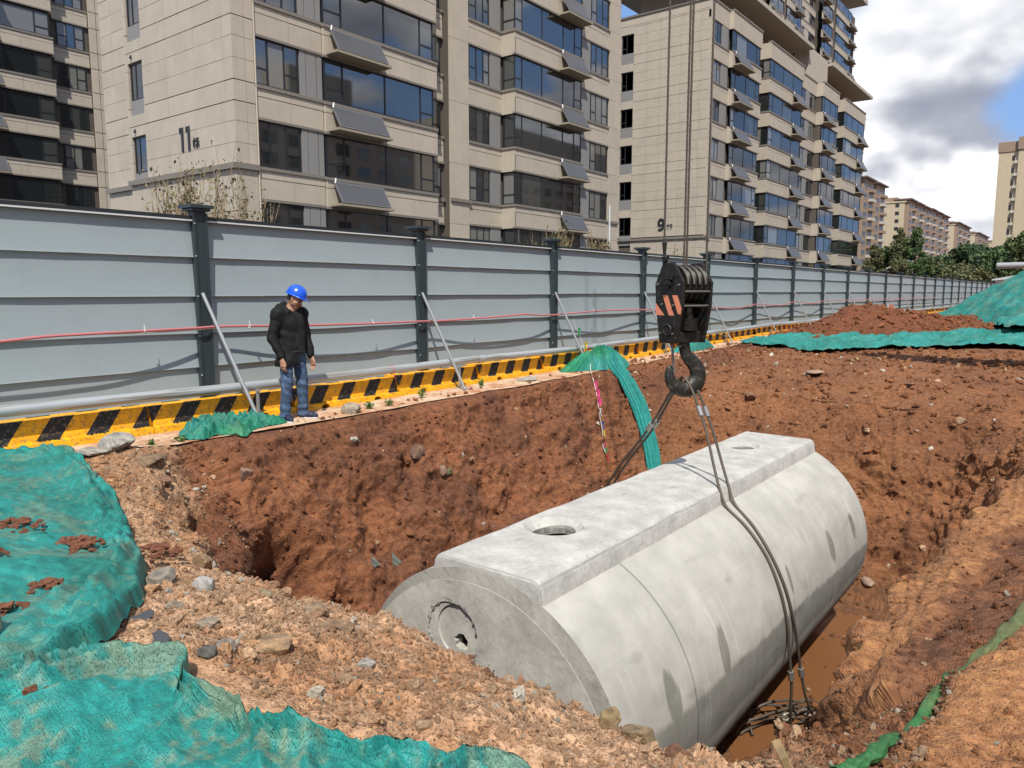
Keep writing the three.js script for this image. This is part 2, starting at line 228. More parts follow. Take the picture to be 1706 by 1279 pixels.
// colours of the earth (what it is made of: pale rubble, red clay, wet ochre floor)
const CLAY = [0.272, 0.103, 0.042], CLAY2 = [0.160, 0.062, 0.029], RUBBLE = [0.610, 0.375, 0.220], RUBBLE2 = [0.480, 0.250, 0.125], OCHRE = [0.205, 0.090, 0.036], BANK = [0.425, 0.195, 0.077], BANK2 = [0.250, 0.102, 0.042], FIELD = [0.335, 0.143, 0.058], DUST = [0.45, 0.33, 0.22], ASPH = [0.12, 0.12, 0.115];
const mix3 = (a, b, t) => [lerp(a[0], b[0], t), lerp(a[1], b[1], t), lerp(a[2], b[2], t)];
function earth(u, y, v) {
  const n1 = fbm(u * 0.8 + 5, y * 0.8, v * 0.8, 4), n2 = fbm(u * 4.2, y * 4.2 + 8, v * 4.2, 3), n3 = noise(u * 19, y * 19, v * 19);
  let c = mix3(CLAY, CLAY2, clamp(0.35 + 1.1 * n1 + 0.6 * n2));
  const crest = pl([[0, 2.72], [1.2, 3.3], [2.8, 3.25], [4.17, 3.1], [4.94, 3.2], [5.37, 3.35], [6.04, 3.6], [6.83, 3.8], [8.09, 4.2]], v);
  const rub = sstep(0.16, -0.22, u - crest + 0.25 * n1 + 0.12 * n2) * sstep(0.35, 0.95, v + 0.3 * n1) * sstep(-1.5, -0.8, y);
  c = mix3(c, mix3(RUBBLE, RUBBLE2, clamp(0.3 + 1.3 * n1 + 0.8 * n2)), rub);
  const bank = sstep(0.32, 0.05, v - pl(KN[5].v, u) + 0.12 * n1) * sstep(15, 13.5, u) * (1 - rub), loose = u > 4 ? sstep(-0.06, 0.03, v - pl(KN[4].v, u) + 0.12 * n2) : 0; // shelf soil painted lighter for sunlight, cut slope behind painted darker for shade
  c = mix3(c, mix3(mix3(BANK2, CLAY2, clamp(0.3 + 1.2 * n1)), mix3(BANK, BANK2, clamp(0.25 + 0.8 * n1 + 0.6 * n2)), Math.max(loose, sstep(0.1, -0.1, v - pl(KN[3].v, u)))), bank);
  const end = sstep(11.2, 13, u + n1) * sstep(7.6, 6.2, v); c = mix3(c, mix3(FIELD, BANK2, clamp(0.35 + n1 + 0.5 * n2)), end * 0.7);
  const fl = sstep(-2.7, -3.05, y + 0.15 * n2); c = mix3(c, mix3(OCHRE, CLAY2, clamp(0.2 + 0.9 * n1)), fl);
  if (v > 8.2) c = mix3(c, DUST, sstep(8.2, 8.4, v) * 0.7); if (v > 9.6) c = ASPH; 
  const k = 1 + 0.16 * n3 + 0.18 * n2; return [c[0] * k, c[1] * k, c[2] * k];
}
const soilMap = tex(768, 768, (x, y) => { const a = tfbm(x * 14, y * 14, 14, 5, 1, 0.68), c = cells(x * 60, y * 60, 60, 3); let v = 0.885 + 0.20 * a; if (c[2] > 0.80) v += (c[2] - 0.72) * 1.1 * sstep(0.40, 0.22, c[0]); if (c[2] < 0.12) v -= 0.2 * sstep(0.4, 0.2, c[0]); return [v, v * (1 + 0.05 * a), v * (1 + 0.1 * a)]; }, true, 1 / 0.9, 1 / 0.9);
const soilBump = tex(768, 768, (x, y) => { const a = tfbm(x * 14, y * 14, 14, 6, 1, 0.7), c = cells(x * 60, y * 60, 60, 3); return grey(0.36 + 0.34 * a + 0.42 * sstep(0.5, 0.05, c[0]) * (c[2] > 0.5 ? c[2] : 0.15)); }, false, 1 / 0.9, 1 / 0.9);
const soilMat = std(0xffffff, 0.96, { map: soilMap, bumpMap: soilBump, bumpScale: 0.02, vertexColors: true });
{
  const g = new THREE.BufferGeometry(), P = new Float32Array(nU * nS * 3), N = new Float32Array(nU * nS * 3), C = new Float32Array(nU * nS * 3), UV = new Float32Array(nU * nS * 2), I = new Uint32Array((nU - 1) * (nS - 1) * 6);
  let k = 0;
  for (let i = 0; i < nU; i++) {
    for (let j = 0; j < nS; j++) {
      const q = i * nS + j, o = q * 3; P[o] = GP[o]; P[o + 1] = GP[o + 1]; P[o + 2] = -GP[o + 2]; N[o] = GN[o]; N[o + 1] = GN[o + 1]; N[o + 2] = -GN[o + 2];
      UV[q * 2] = BUV[q * 2]; UV[q * 2 + 1] = BUV[q * 2 + 1];
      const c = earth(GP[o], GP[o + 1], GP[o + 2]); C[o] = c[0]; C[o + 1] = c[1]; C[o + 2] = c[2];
      if (i < nU - 1 && j < nS - 1) { const a = q, b = q + 1, c2 = q + nS, d = c2 + 1; I[k++] = a; I[k++] = c2; I[k++] = b; I[k++] = b; I[k++] = c2; I[k++] = d; }
    }
  }
  g.setAttribute('position', new THREE.BufferAttribute(P, 3)); g.setAttribute('normal', new THREE.BufferAttribute(N, 3)); g.setAttribute('color', new THREE.BufferAttribute(C, 3)); g.setAttribute('uv', new THREE.BufferAttribute(UV, 2)); g.setIndex(new THREE.BufferAttribute(I, 1));
  solo('ground', g, soilMat, 'dug red clay ground with the open pit and its rough walls', null, null, 'structure');
}

// ---------------------------------------------------------------- precast concrete tank lying in the pit
const TK = { u0: 4.28, u1: 11.08, y: -1.84, v: 3.63, R: 1.35 };
const concBump = tex(512, 512, (x, y) => { const a = tfbm(x * 12, y * 12, 12, 5, 2, 0.6), c = cells(x * 60, y * 60, 60, 4); return grey(0.55 + 0.3 * a - (c[2] > 0.9 ? 0.35 * sstep(0.3, 0.1, c[0]) : 0)); }, false);
{
  const L = TK.u1 - TK.u0, tank = thing('concrete_tank', 'long pale grey precast concrete tank with a flat ridge, lowered into the red pit', 'tank', null, [TK.u0, TK.y - TK.R, TK.v]);
  const put = (g) => g.translate(-TK.u0, -(TK.y - TK.R), TK.v); // into the thing's own frame
  const ev = new Evaluator(); ev.useGroups = false; ev.attributes = ['position', 'uv', 'normal'];
  const B = (g) => { const b = new Brush(g); b.updateMatrixWorld(); return b; };
  // concrete with cloudy cement skin, damp band along the flank, damp patches and a casting seam
  const PATCH = [[5.05, 74, 0.11, 11], [6.05, 74, 0.09, 11], [9.43, 73, 0.10, 9], [10.45, 72, 0.10, 8], [7.9, 70, 0.05, 7]];
  const shellMap = tex(1152, 640, (x, y) => {
    let a = x * 360 + 90; if (a > 180) a -= 360; const u = TK.u0 + y * L; // a: degrees from the top towards the viewer's side
    const X = x * 8, Y = y * 6; let n = 0.5 * tnoise(X, Y, 64, 1) + tfbm(X * 2.3, Y * 2.3, 64, 5, 2, 0.6), st = tnoise(u * 9, a * 0.05 + 0.4 * n, 251, 4), st2 = tnoise(u * 31, a * 0.09, 251, 6);
    let v = 0.668 + 0.06 * n + 0.014 * st + 0.010 * st2;
    const wob = 1.5 * tnoise(u * 1.3, 2.5, 97, 3) + 0.9 * tnoise(u * 9, 7.5, 97, 5) + 0.7 * st2;
    const up = 79 + (u - 5) * 1.7 + wob, lo = 100 + 0.5 * (u - 5) + 1.2 * wob;
    let wet = sstep(up - 1.2, up + 1.6, a) * sstep(lo + 3, lo - 2, a) * (0.75 + 0.5 * n);
    for (const [pu, pa, su, sa] of PATCH) { const q = ((u - pu + 0.02 * st2) / su) ** 2 + ((a - pa + 3 * st) / sa) ** 2; wet = Math.max(wet, 0.8 * sstep(1.15, 0.6, q + 0.25 * st2)); }
    // streaks of dried laitance, scuffs
    const sc = sstep(0.18, 0.4, tnoise(u * 2.2 + a * 0.03, a * 0.16 - u * 0.9, 300, 8)) * sstep(0.1, 0.3, tnoise(u * 1.1, a * 0.03, 90, 9));
    v -= 0.05 * sc; v += 0.05 * sstep(0.25, 0.45, tnoise(u * 24, a * 0.025, 300, 12)) * (a > 55 ? 1 : 0.2);
    for (const su of [5.4, 7.9]) { const dd = Math.abs(u - su - 0.012 * tnoise(a * 0.07, 3.5, 90, 2)); v -= (su < 6 ? 0.17 : 0.05) * sstep(0.012, 0.004, dd) * sstep(15, 30, Math.abs(a)); }
    const j2 = Math.abs(a - 52 - 2 * tnoise(u, 1.5, 90)); v += 0.012 * sstep(0.8, 0.3, j2);
    v -= 0.215 * clamp(wet); return [v, v * 0.992 - 0.002, v * 0.962 - 0.01 - 0.008 * clamp(wet)];
  }, true);
  const shellMat = std(0xffffff, 0.86, { map: shellMap, bumpMap: concBump, bumpScale: 0.004 });
  const concMap = tex(512, 512, (x, y) => { const n = tfbm(x * 6, y * 6, 6, 6, 3, 0.6), m = tfbm(x * 40, y * 40, 40, 3, 7), c = cells(x * 70, y * 70, 70, 9); let v = 0.69 + 0.085 * n + 0.035 * m; if (c[2] > 0.93) v -= 0.13 * sstep(0.32, 0.12, c[0]); v -= 0.07 * sstep(0.1, 0.5, tnoise(x * 9, y * 30, 90, 5) + 0.3 * n) * sstep(0.05, 0.35, tnoise(x * 5, y * 4, 20, 8)); return [v, v * 0.99, v * 0.955]; }, true, 0.55, 0.55);
  const concMat = std(0xffffff, 0.9, { map: concMap, bumpMap: concBump, bumpScale: 0.005 });
  const capMat = std(new THREE.Color().setRGB(1, 0.985, 0.96), 0.9, { map: concMap, bumpMap: concBump, bumpScale: 0.003 });
  const mortarMat = std(new THREE.Color().setRGB(0.50, 0.49, 0.46), 0.95, { map: concMap, bumpMap: concBump, bumpScale: 0.01 });
  const roughMat = std(new THREE.Color().setRGB(0.74, 0.73, 0.70), 0.95, { map: concMap, bumpMap: concBump, bumpScale: 0.014 });
  const cyl = (r, len, u, seg = 160, r2 = r) => new THREE.CylinderGeometry(r2, r, len, seg, 1).rotateZ(-Math.PI / 2).translate(u, TK.y, -TK.v);
  const hole = (u, v) => { const a = new THREE.CylinderGeometry(0.200, 0.200, 1.2, 40).translate(u, -0.6, -v); return a; };
  const cone = (u, v) => { const g = new THREE.CylinderGeometry(0.292, 0.198, 0.10, 48).translate(u, -0.47 - 0.008, -v), p = g.attributes.position; for (let i = 0; i < p.count; i++) { const k = 1 + 0.05 * noise(p.getX(i) * 9, p.getZ(i) * 9, 3); p.setX(i, u + (p.getX(i) - u) * k); p.setZ(i, -v + (p.getZ(i) + v) * k); } return g; };
  const MH = [[5.44, 3.73], [9.99, 3.75]];
  let shell = ev.evaluate(B(cyl(TK.R, L - 0.012, (TK.u0 + TK.u1) / 2)), B(cyl(TK.R - 0.075, L + 0.4, (TK.u0 + TK.u1) / 2, 64)), SUBTRACTION);
  for (const [u, v] of MH) shell = ev.evaluate(shell, B(hole(u, v)), SUBTRACTION);
  part('shell', put(toCreasedNormals(shell.geometry, 0.35)), shellMat, tank, 'pale shell with a dark damp band along its flank');
  // ridge: worn long slab on top, following the barrel below
  const rs = new THREE.Shape(), yt = -0.47, hw = 0.505; rs.moveTo(-hw - 0.03, -0.66); rs.lineTo(hw + 0.03, -0.66); rs.lineTo(hw + 0.006, yt - 0.05); rs.quadraticCurveTo(hw - 0.012, yt, hw - 0.065, yt); rs.lineTo(-hw + 0.065, yt); rs.quadraticCurveTo(-hw + 0.012, yt, -hw - 0.006, yt - 0.05); rs.closePath();
  let rg = new THREE.ExtrudeGeometry(rs, { depth: L - 0.06, bevelEnabled: true, bevelSize: 0.025, bevelThickness: 0.03, bevelSegments: 3, steps: 80, curveSegments: 6 });
  rg.rotateY(Math.PI / 2).translate(TK.u0 + 0.03, 0, -3.585);
  { const p = rg.attributes.position; for (let i = 0; i < p.count; i++) { const x = p.getX(i), y = p.getY(i), z = p.getZ(i); if (y > -0.6) { p.setY(i, y + 0.010 * fbm(x * 1.3, z * 2, 1, 3)); p.setZ(i, z + 0.014 * fbm(x * 2.2, y * 2, 5, 3)); } } rg.computeVertexNormals(); }
  rg = rg.toNonIndexed ? rg : rg; let ridge = ev.evaluate(B(rg), B(cyl(TK.R - 0.07, L + 0.4, (TK.u0 + TK.u1) / 2, 64)), SUBTRACTION);
  for (const [u, v] of MH) { ridge = ev.evaluate(ridge, B(cone(u, v)), SUBTRACTION); ridge = ev.evaluate(ridge, B(hole(u, v)), SUBTRACTION); }
  { const g = toCreasedNormals(ridge.geometry, 0.6), p = g.attributes.position, n = g.attributes.normal, uv = g.attributes.uv; for (let i = 0; i < uv.count; i++) { if (Math.abs(n.getY(i)) > 0.6) uv.setXY(i, p.getX(i), p.getZ(i)); else if (Math.abs(n.getX(i)) > 0.6) uv.setXY(i, p.getZ(i), p.getY(i)); else uv.setXY(i, p.getX(i), p.getY(i)); } part('ridge', put(g), concMat, tank); }
  // end caps with a mortar ring between cap and shell; the near cap has a round knocked-out socket
  const polar = (cu, v, y, r, jag, seed, n = 44) => { const s = new THREE.Shape(); for (let i = 0; i <= n; i++) { const a = i / n * Math.PI * 2, q = r * (1 + jag * fbm(Math.cos(a) * 2.2 + seed, Math.sin(a) * 2.2, seed, 3)); s[i ? 'lineTo' : 'moveTo'](-v + q * Math.cos(a), y + q * Math.sin(a)); } return s; };
  const extr = (s, u, dep) => new THREE.ExtrudeGeometry(s, { depth: dep, bevelEnabled: false, curveSegments: 8 }).rotateY(-Math.PI / 2).translate(u + dep, 0, 0); // shape x = -v
  for (const e of [0, 1]) {
    const s = e ? 1 : -1, ue = e ? TK.u1 : TK.u0;
    const ring = new THREE.CylinderGeometry(TK.R - 0.09, TK.R, 0.085, 160, 1, true).rotateZ(e ? -Math.PI / 2 : Math.PI / 2).translate(ue + s * 0.0365, TK.y, -TK.v);
    { const p = ring.attributes.position, uv = ring.attributes.uv; for (let i = 0; i < uv.count; i++) uv.setXY(i, p.getZ(i) + p.getX(i) * 2, p.getY(i)); } part('mortar_ring', put(ring), mortarMat, tank);
    let cap = B(cyl(TK.R - 0.085, 0.12, ue + s * 0.02, 120));
    if (!e) {
      const fix = (sh, u, d) => { const g = new THREE.ExtrudeGeometry(sh, { depth: d, bevelEnabled: false }); g.rotateY(Math.PI / 2); g.translate(u, 0, 0); return g; }; // shape x -> -z
      const P2 = (v, y, r, jag, sd) => { const sh = new THREE.Shape(), n = 48; for (let i = 0; i < n; i++) { const a = i / n * Math.PI * 2, q = r * (1 + jag * fbm(Math.cos(a) * 2.4 + sd, Math.sin(a) * 2.4, sd, 3)); sh[i ? 'lineTo' : 'moveTo'](v + q * Math.cos(a), y + q * Math.sin(a)); } sh.closePath(); return sh; };
      cap = ev.evaluate(cap, B(fix(P2(3.845, -1.035, 0.258, 0.055, 3), 4.15, 0.064)), SUBTRACTION);
      cap = ev.evaluate(cap, B(fix(P2(3.80, -1.01, 0.215, 0.012, 5), 4.15, 0.082)), SUBTRACTION);
      cap = ev.evaluate(cap, B(fix(P2(3.775, -1.10, 0.068, 0.28, 8), 4.1, 0.6)), SUBTRACTION);
    }
    const g = toCreasedNormals(cap.geometry, 0.5), p = g.attributes.position, uv = g.attributes.uv; for (let i = 0; i < uv.count; i++) uv.setXY(i, p.getZ(i), p.getY(i) + p.getX(i) * 0.3);
    part('end_cap', put(g), capMat, tank, e ? undefined : 'near end cap with a round socket and a small broken hole');
  }
  // plaster crust left round the socket
  { const r = rng(5), l = []; for (let i = 0; i < 60; i++) { const a = r() * 6.283, q = 0.262 + 0.03 * (r() - 0.3), s = 0.006 + 0.014 * r(); l.push(new THREE.IcosahedronGeometry(s, 0).scale(0.4, 1, 1).translate(4.203, -1.035 + q * Math.sin(a), -(3.845 + q * Math.cos(a)))); } const c = part('plaster_crust', put(merge(l)), roughMat, tank); tag(c, null, null, null, 'stuff'); }
  // crumbs of concrete on the ridge, each lying free
  { const r = rng(11); const crumbs = [[5.9, 3.32], [6.15, 3.4], [6.3, 3.36], [6.5, 3.62], [6.62, 3.2], [7.1, 3.7], [7.3, 3.55], [7.9, 3.75], [8.0, 3.85], [8.1, 3.66], [8.25, 3.9], [8.4, 3.8], [8.55, 3.7], [9.2, 3.5], [6.05, 3.25], [7.95, 3.95]];
    const cg = [1, 2, 3].map((s) => { const g = mergeVertices(new THREE.IcosahedronGeometry(1, 1).deleteAttribute('normal').deleteAttribute('uv')), p = g.attributes.position; for (let i = 0; i < p.count; i++) { const k = 0.8 + 0.6 * noise(p.getX(i) * 1.4 + s * 9, p.getY(i) * 1.4, p.getZ(i) * 1.4); p.setXYZ(i, p.getX(i) * k, p.getY(i) * k * 0.6, p.getZ(i) * k); } const f = g.toNonIndexed(); f.computeVertexNormals(); return f; });
    const cm = std(lin(0.30, 0.29, 0.26), 0.95);
    for (const [u, v] of crumbs) { const s = 0.012 + 0.026 * r() * r(), m = solo('concrete_crumb', cg[Math.floor(r() * 3)], cm, 'small grey concrete crumb lying loose on the tank ridge', 'crumb', 'concrete crumbs on the tank ridge'); m.scale.setScalar(s); m.position.set(u, -0.47 + s * 0.3, -v); m.rotation.y = r() * 6; } }
}

// ---------------------------------------------------------------- hoarding fence of grey sheet boards between dark posts
const FV = 9.06, FS = 3.935, FU0 = 5.2; // face of the fence, post spacing, first post in view
const sheetMap = tex(512, 512, (x, y) => { const n = tfbm(x * 5, y * 5, 5, 4, 2), s = tnoise(x * 90, y * 3, 90, 6), d = tnoise(x * 14, y * 2, 14, 8); const v = 0.93 + 0.035 * n + 0.014 * s - 0.03 * sstep(0.3, 0.5, d); return [v, v, v]; }, false, 0.4, 0.4);
const sheetMat = std(lin(0.292, 0.345, 0.362), 0.5, { map: sheetMap });
const slate = std(lin(0.030, 0.045, 0.052), 0.42), slate2 = std(lin(0.018, 0.024, 0.028), 0.5), paleTrim = std(lin(0.62, 0.64, 0.64), 0.5), galv = std(lin(0.42, 0.44, 0.45), 0.42, { metalness: 0.55 });
{
  const fence = thing('hoarding_fence', 'long grey sheet metal hoarding fence with dark slate posts along the street', 'fence', null, [FU0, 0, FV]);
  const at = (g) => g.translate(-FU0, 0, FV);
  const joints = [2.55, 2.09, 1.60, 1.13, 0.70, 0.28];
  const board = (u0, u1, k, seed) => { // one sheet: leans out to a folded lip at its foot, slightly buckled
    const yt = joints[k], yb = joints[k + 1], n = 10, g = gridGeo(n, 5, (s, t) => {
      const u = lerp(u0, u1, s), w = 0.006 * noise(u * 1.3 + seed, k * 3.1, seed), sag = (k > 1 ? 0.016 : 0.006) * Math.sin(s * Math.PI) * noise(seed * 1.7, k * 2.2, 4) * 2 + 0.012 * noise(u * 0.9, k * 5.3 + seed, 1) * (k > 1 ? 1 : 0.4);
      if (t < 0.21) return [u, yt, FV + 0.03 + 0 * w]; if (t < 0.41) return [u, yt + sag * 0, FV + 0.012 + w]; if (t < 0.61) return [u, yb + 0.03 + sag, FV - 0.022 + w]; if (t < 0.81) return [u, yb + sag, FV - 0.032 + w]; return [u, yb + 0.004 + sag, FV + 0.03];
    }, (s, t, p) => [p[0], p[1]]); return toCreasedNormals(g, 0.6);
  };
  for (let b = -3; b < 26; b++) {
    const u0 = FU0 + b * FS + 0.075, u1 = u0 + FS - 0.15, ry = RISE((u0 + u1) / 2), mid = (u0 + u1) / 2;
    for (let k = 0; k < 5; k++) part('sheet_board', at(board(u0, u1, k, b * 3 + 40)).translate(0, ry * 0.25, 0), sheetMat, fence);
    part('top_rail', at(merge([bx(u0, 2.545, FV - 0.05, u1, 2.60, FV + 0.05)])).translate(0, ry * 0.25, 0), slate2, fence);
    part('rail_edge', at(bx(u0, 2.535, FV - 0.056, u1, 2.553, FV - 0.036)).translate(0, ry * 0.25, 0), paleTrim, fence);
  }
  for (let b = -3; b < 27; b++) {
    const u = FU0 + b * FS, dy = RISE(u) * 0.25, y1 = 2.66 + dy;
    const post = part('post', at(merge([bx(u - 0.075, 0.05, FV - 0.09, u + 0.075, y1, FV + 0.06), bx(u - 0.095, 0.05, FV - 0.105, u - 0.06, y1 - 0.02, FV - 0.078), bx(u + 0.06, 0.05, FV - 0.105, u + 0.095, y1 - 0.02, FV - 0.078)])), slate, fence);
    part('post_cap', at(merge([bx(u - 0.12, y1, FV - 0.135, u + 0.12, y1 + 0.035, FV + 0.105), bx(u - 0.155, y1 + 0.035, FV - 0.17, u + 0.155, y1 + 0.075, FV + 0.14)])), slate, post);
    const bolts = []; for (const y of [0.6, 1.1, 1.6, 2.1, 2.5]) bolts.push(new THREE.SphereGeometry(0.012, 6, 4).translate(u - 0.085, y, -(FV - 0.11)));
    part('bolt', at(merge(bolts)), galv, post);
    const f = [u + 0.28, RISE(u) + 0.02, FV - 0.78], t = [u - 0.03, 1.64 + dy, FV - 0.12];
    const br = part('brace', at(merge([bar(f, t, 0.024, 10)])), galv, fence);
    part('foot_plate', at(bx(f[0] - 0.08, RISE(u) - 0.02, f[2] - 0.07, f[0] + 0.08, RISE(u) + 0.022, f[2] + 0.07)), galv, br);
  }
}
// ---------------------------------------------------------------- striped kerb blocks, the pipe on them and the hose
{
  const PH = 0.32, stripe = tex(512, 128, (x, y) => { // two black slanted stripes per metre, clear of the yellow foot
    const yy = y * PH * 1.12, s = x * 1.0 - 0.80 * (yy - 0.09), f = ((s * 2) % 1 + 1) % 1, e = 0.012 * tnoise(x * 30, y * 8, 60, 3); let blk = yy > 0.094 + e && sstep(0.53 + e, 0.545 + e, f) ? 1 : 0; const n = tfbm(x * 8, y * 4, 8, 4, 1), ch = sstep(0.40, 0.5, tfbm(x * 20, y * 10, 20, 4, 5) + (yy < 0.1 ? 0.1 : 0)), dirt = sstep(0.22, 0.40, tfbm(x * 16, y * 8, 16, 5, 8, 0.65)) * 0.5;
    let c = blk ? [0.115, 0.125, 0.13] : [0.93, 0.66, 0.04]; c = c.map((q) => q * (1 + 0.12 * n)); if (ch) c = mix3(c, [0.55, 0.52, 0.47], 0.55); return mix3(c, [0.60, 0.42, 0.27], dirt);
  }, true);
  const mat = std(0xffffff, 0.62, { map: stripe });
  const vF = 8.66, prof = [[vF - 0.10, 0.0], [vF - 0.085, 0.085], [vF + 0.0, 0.098], [vF + 0.055, PH], [vF + 0.30, PH], [vF + 0.30, 0]];
  let geo0 = null; const block = () => {
    const LEN = 1.975, P = [], UV = [], I = []; const acc = [0, 0.086, 0.10, PH, 0.5, 0.7];
    const push = (u, p, t) => { P.push(u, p[1], -(p[0] - vF)); UV.push(u, t / (PH * 1.12)); return P.length / 3 - 1; };
    for (let k = 0; k < 6; k++) { const k2 = (k + 1) % 6, a = push(0.006, prof[k], acc[k]), b = push(LEN, prof[k], acc[k]), c = push(0.006, prof[k2], acc[k2]), d = push(LEN, prof[k2], acc[k2]); I.push(a, b, c, b, d, c); }
    for (const u of [0.006, LEN]) { const q = prof.map((p) => push(u, p, 0.05)); for (let k = 1; k < 5; k++) u < 1 ? I.push(q[0], q[k], q[k + 1]) : I.push(q[0], q[k + 1], q[k]); }
    const g = new THREE.BufferGeometry(); g.setAttribute('position', new THREE.Float32BufferAttribute(P, 3)); g.setAttribute('uv', new THREE.Float32BufferAttribute(UV, 2)); g.setIndex(I); const f = g.toNonIndexed(); f.computeVertexNormals(); return f;
  };
  const notch = (x) => { const h = new THREE.Shape(); h.moveTo(-0.075, -0.02); h.lineTo(0.075, -0.02); h.lineTo(0.062, 0.045); h.quadraticCurveTo(0, 0.085, -0.062, 0.045); h.closePath(); const g = new THREE.ExtrudeGeometry(h, { depth: 0.42, bevelEnabled: false, curveSegments: 5 }).translate(x, 0.012, -0.28), uv = g.attributes.uv; for (let q = 0; q < uv.count; q++) uv.setXY(q, 0.12, 0.62); return g; };
  const blockCut = () => { const ev = new Evaluator(); ev.useGroups = false; ev.attributes = ['position', 'uv', 'normal']; let b = new Brush(block()); b.updateMatrixWorld(); for (const x of [0.5, 1.48]) { const n = new Brush(notch(x)); n.updateMatrixWorld(); b = ev.evaluate(b, n, SUBTRACTION); } b.geometry.clearGroups(); return b.geometry; };
  const base = thing('kerb_block', 'yellow and black striped concrete kerb block in the row along the fence foot', 'kerb block', 'striped kerb blocks along the fence'); part('body', blockCut(), mat, base);
  for (let k = 3; k < 48; k++) { const u = -5.63 + k * 1.98, o = k > 3 ? base.clone() : base; if (k > 3) { o.name = numbered('kerb_block'); scene.add(o); } { const n = Math.floor((u + 1 - FU0) / FS), half = (u + 1 - FU0) / FS - n < 0.5 ? 'left' : 'right'; const ord = ['first', 'second', 'third', 'fourth', 'fifth', 'sixth', 'seventh', 'eighth', 'ninth', 'tenth', 'eleventh', 'twelfth', 'thirteenth', 'fourteenth', 'fifteenth', 'sixteenth', 'seventeenth', 'eighteenth', 'nineteenth', 'twentieth', 'twenty-first', 'twenty-second', 'twenty-third'][n]; o.userData.label = n < -1 ? 'striped kerb block left of the picture edge, along the fence foot' : n === -1 ? `${half === 'left' ? 'left' : 'right'} striped kerb block of the fence bay at the left picture edge` : `${half === 'left' ? 'nearer' : 'farther'} striped kerb block just past the ${ord} fence post from the left`; } o.position.set(u, RISE(u + 1) + 0.005 * Math.sin(k * 7), -(vF + 0.012 * Math.sin(k * 3.1))); o.rotation.y = 0.004 * Math.sin(k * 5); }
  // grey water pipe lying on brackets over the kerb
  const pipeMat = std(lin(0.50, 0.52, 0.53), 0.38, { metalness: 0.35, map: tex(256, 256, (x, y) => { const n = tfbm(x * 5, y * 5, 5, 5, 3), q = sstep(0.15, 0.4, n + 0.4 * tnoise(x * 20, y * 20, 20, 2)); return mix3([0.96, 0.97, 0.97], [0.80, 0.77, 0.72], q); }, true, 9, 1) });
  const pipe = thing('water_pipe', 'thick silver grey pipe running along the top of the striped kerb', 'pipe', null, [0, 0, 8.6]); const pp = []; for (let u = -8; u < 92; u += 2) pp.push([u, 0.455 + 0.3 * RISE(u) + 0.012 * Math.sin(u * 0.8) + (u > 9 ? Math.min(0.002 * (u - 9), 0.05) : 0), 8.6 + 0.012 * Math.sin(u * 0.5)]);
  const loc = (g) => g.translate(0, 0, 8.6);
  part('barrel', loc(tube(pp, 0.06, 240, 14)), pipeMat, pipe);
  for (const u of [-1.2, 2.2, 6.35, 10.2, 14.1, 18, 22, 26, 30, 34]) part('coupling', loc(bar([u - 0.07, 0.455 + 0.3 * RISE(u) + 0.012 * Math.sin(u * 0.8) + (u > 9 ? Math.min(0.002 * (u - 9), 0.05) : 0), 8.6 + 0.012 * Math.sin(u * 0.5)], [u + 0.07, 0.455 + 0.3 * RISE(u) + 0.012 * Math.sin(u * 0.8) + (u > 9 ? Math.min(0.002 * (u - 9), 0.05) : 0), 8.6 + 0.012 * Math.sin(u * 0.5)], 0.068, 14)), pipeMat, pipe);
  for (const u of [1.6, 5.62, 9.55, 13.5, 17.4, 21.3, 25.3]) part('bracket', loc(merge([bx(u - 0.015, RISE(u), 8.50, u + 0.015, 0.40, 8.53), bx(u - 0.02, 0.375, 8.48, u + 0.02, 0.395, 8.72), bx(u - 0.07, RISE(u), 8.46, u + 0.07, RISE(u) + 0.02, 8.58)])), galv, pipe);
  const redMat = std(lin(0.5, 0.04, 0.05), 0.7); for (const u of [8.05, 13.75, 27]) part('red_tie', loc(merge([tube([[u, 0.39, 8.6], [u, 0.455, 8.53], [u + 0.01, 0.525, 8.6], [u, 0.455, 8.67]], 0.008, 24, 6, true), bar([u, 0.39, 8.55], [u + 0.03, 0.31, 8.53], 0.006, 5)])), redMat, pipe);
  // faded pink hose looped along the fence
  const hp = [[-6, 1.2, 8.84], [0, 1.10, 8.82], [2.2, 1.12, 8.8], [2.87, 1.155, 8.78], [3.26, 1.185, 8.77], [3.75, 1.195, 8.78], [4.5, 1.2, 8.84], [5.03, 1.205, 8.90], [5.4, 1.215, 8.90], [6.07, 1.20, 8.84], [6.9, 1.185, 8.82], [7.9, 1.175, 8.82], [8.96, 1.17, 8.89], [9.4, 1.165, 8.89], [10.17, 1.18, 8.82], [11.0, 1.2, 8.8], [11.78, 1.225, 8.80], [12.3, 1.2, 8.84], [12.9, 1.185, 8.90], [13.4, 1.20, 8.88], [14.7, 1.24, 8.8], [16.0, 1.235, 8.86], [17.0, 1.22, 8.9], [18.3, 1.2, 8.84], [19.5, 1.16, 8.82], [21, 1.22, 8.9], [22.8, 1.16, 8.82], [24.9, 1.26, 8.9], [27, 1.2, 8.83], [28.9, 1.3, 8.9], [31, 1.22, 8.83], [32.8, 1.3, 8.9], [37, 1.3, 8.86], [45, 1.3, 8.88], [60, 1.3, 8.88]];
  const hose = thing('hose', 'thin faded pink hose sagging along the grey fence boards', 'hose', null, [0, 0, 8.85]); part('hose_run', tube(hp, 0.016, 500, 8, false, 0.5).translate(0, 0, 8.85), std(lin(0.50, 0.16, 0.165), 0.5), hose);
  part('second_strand', tube([[3.9, 1.185, 8.80], [4.4, 1.175, 8.83], [5.0, 1.185, 8.91]].concat([[5.4, 1.2, 8.92]]), 0.009, 40, 6).translate(0, 0, 8.85), std(lin(0.6, 0.55, 0.52), 0.5), hose);
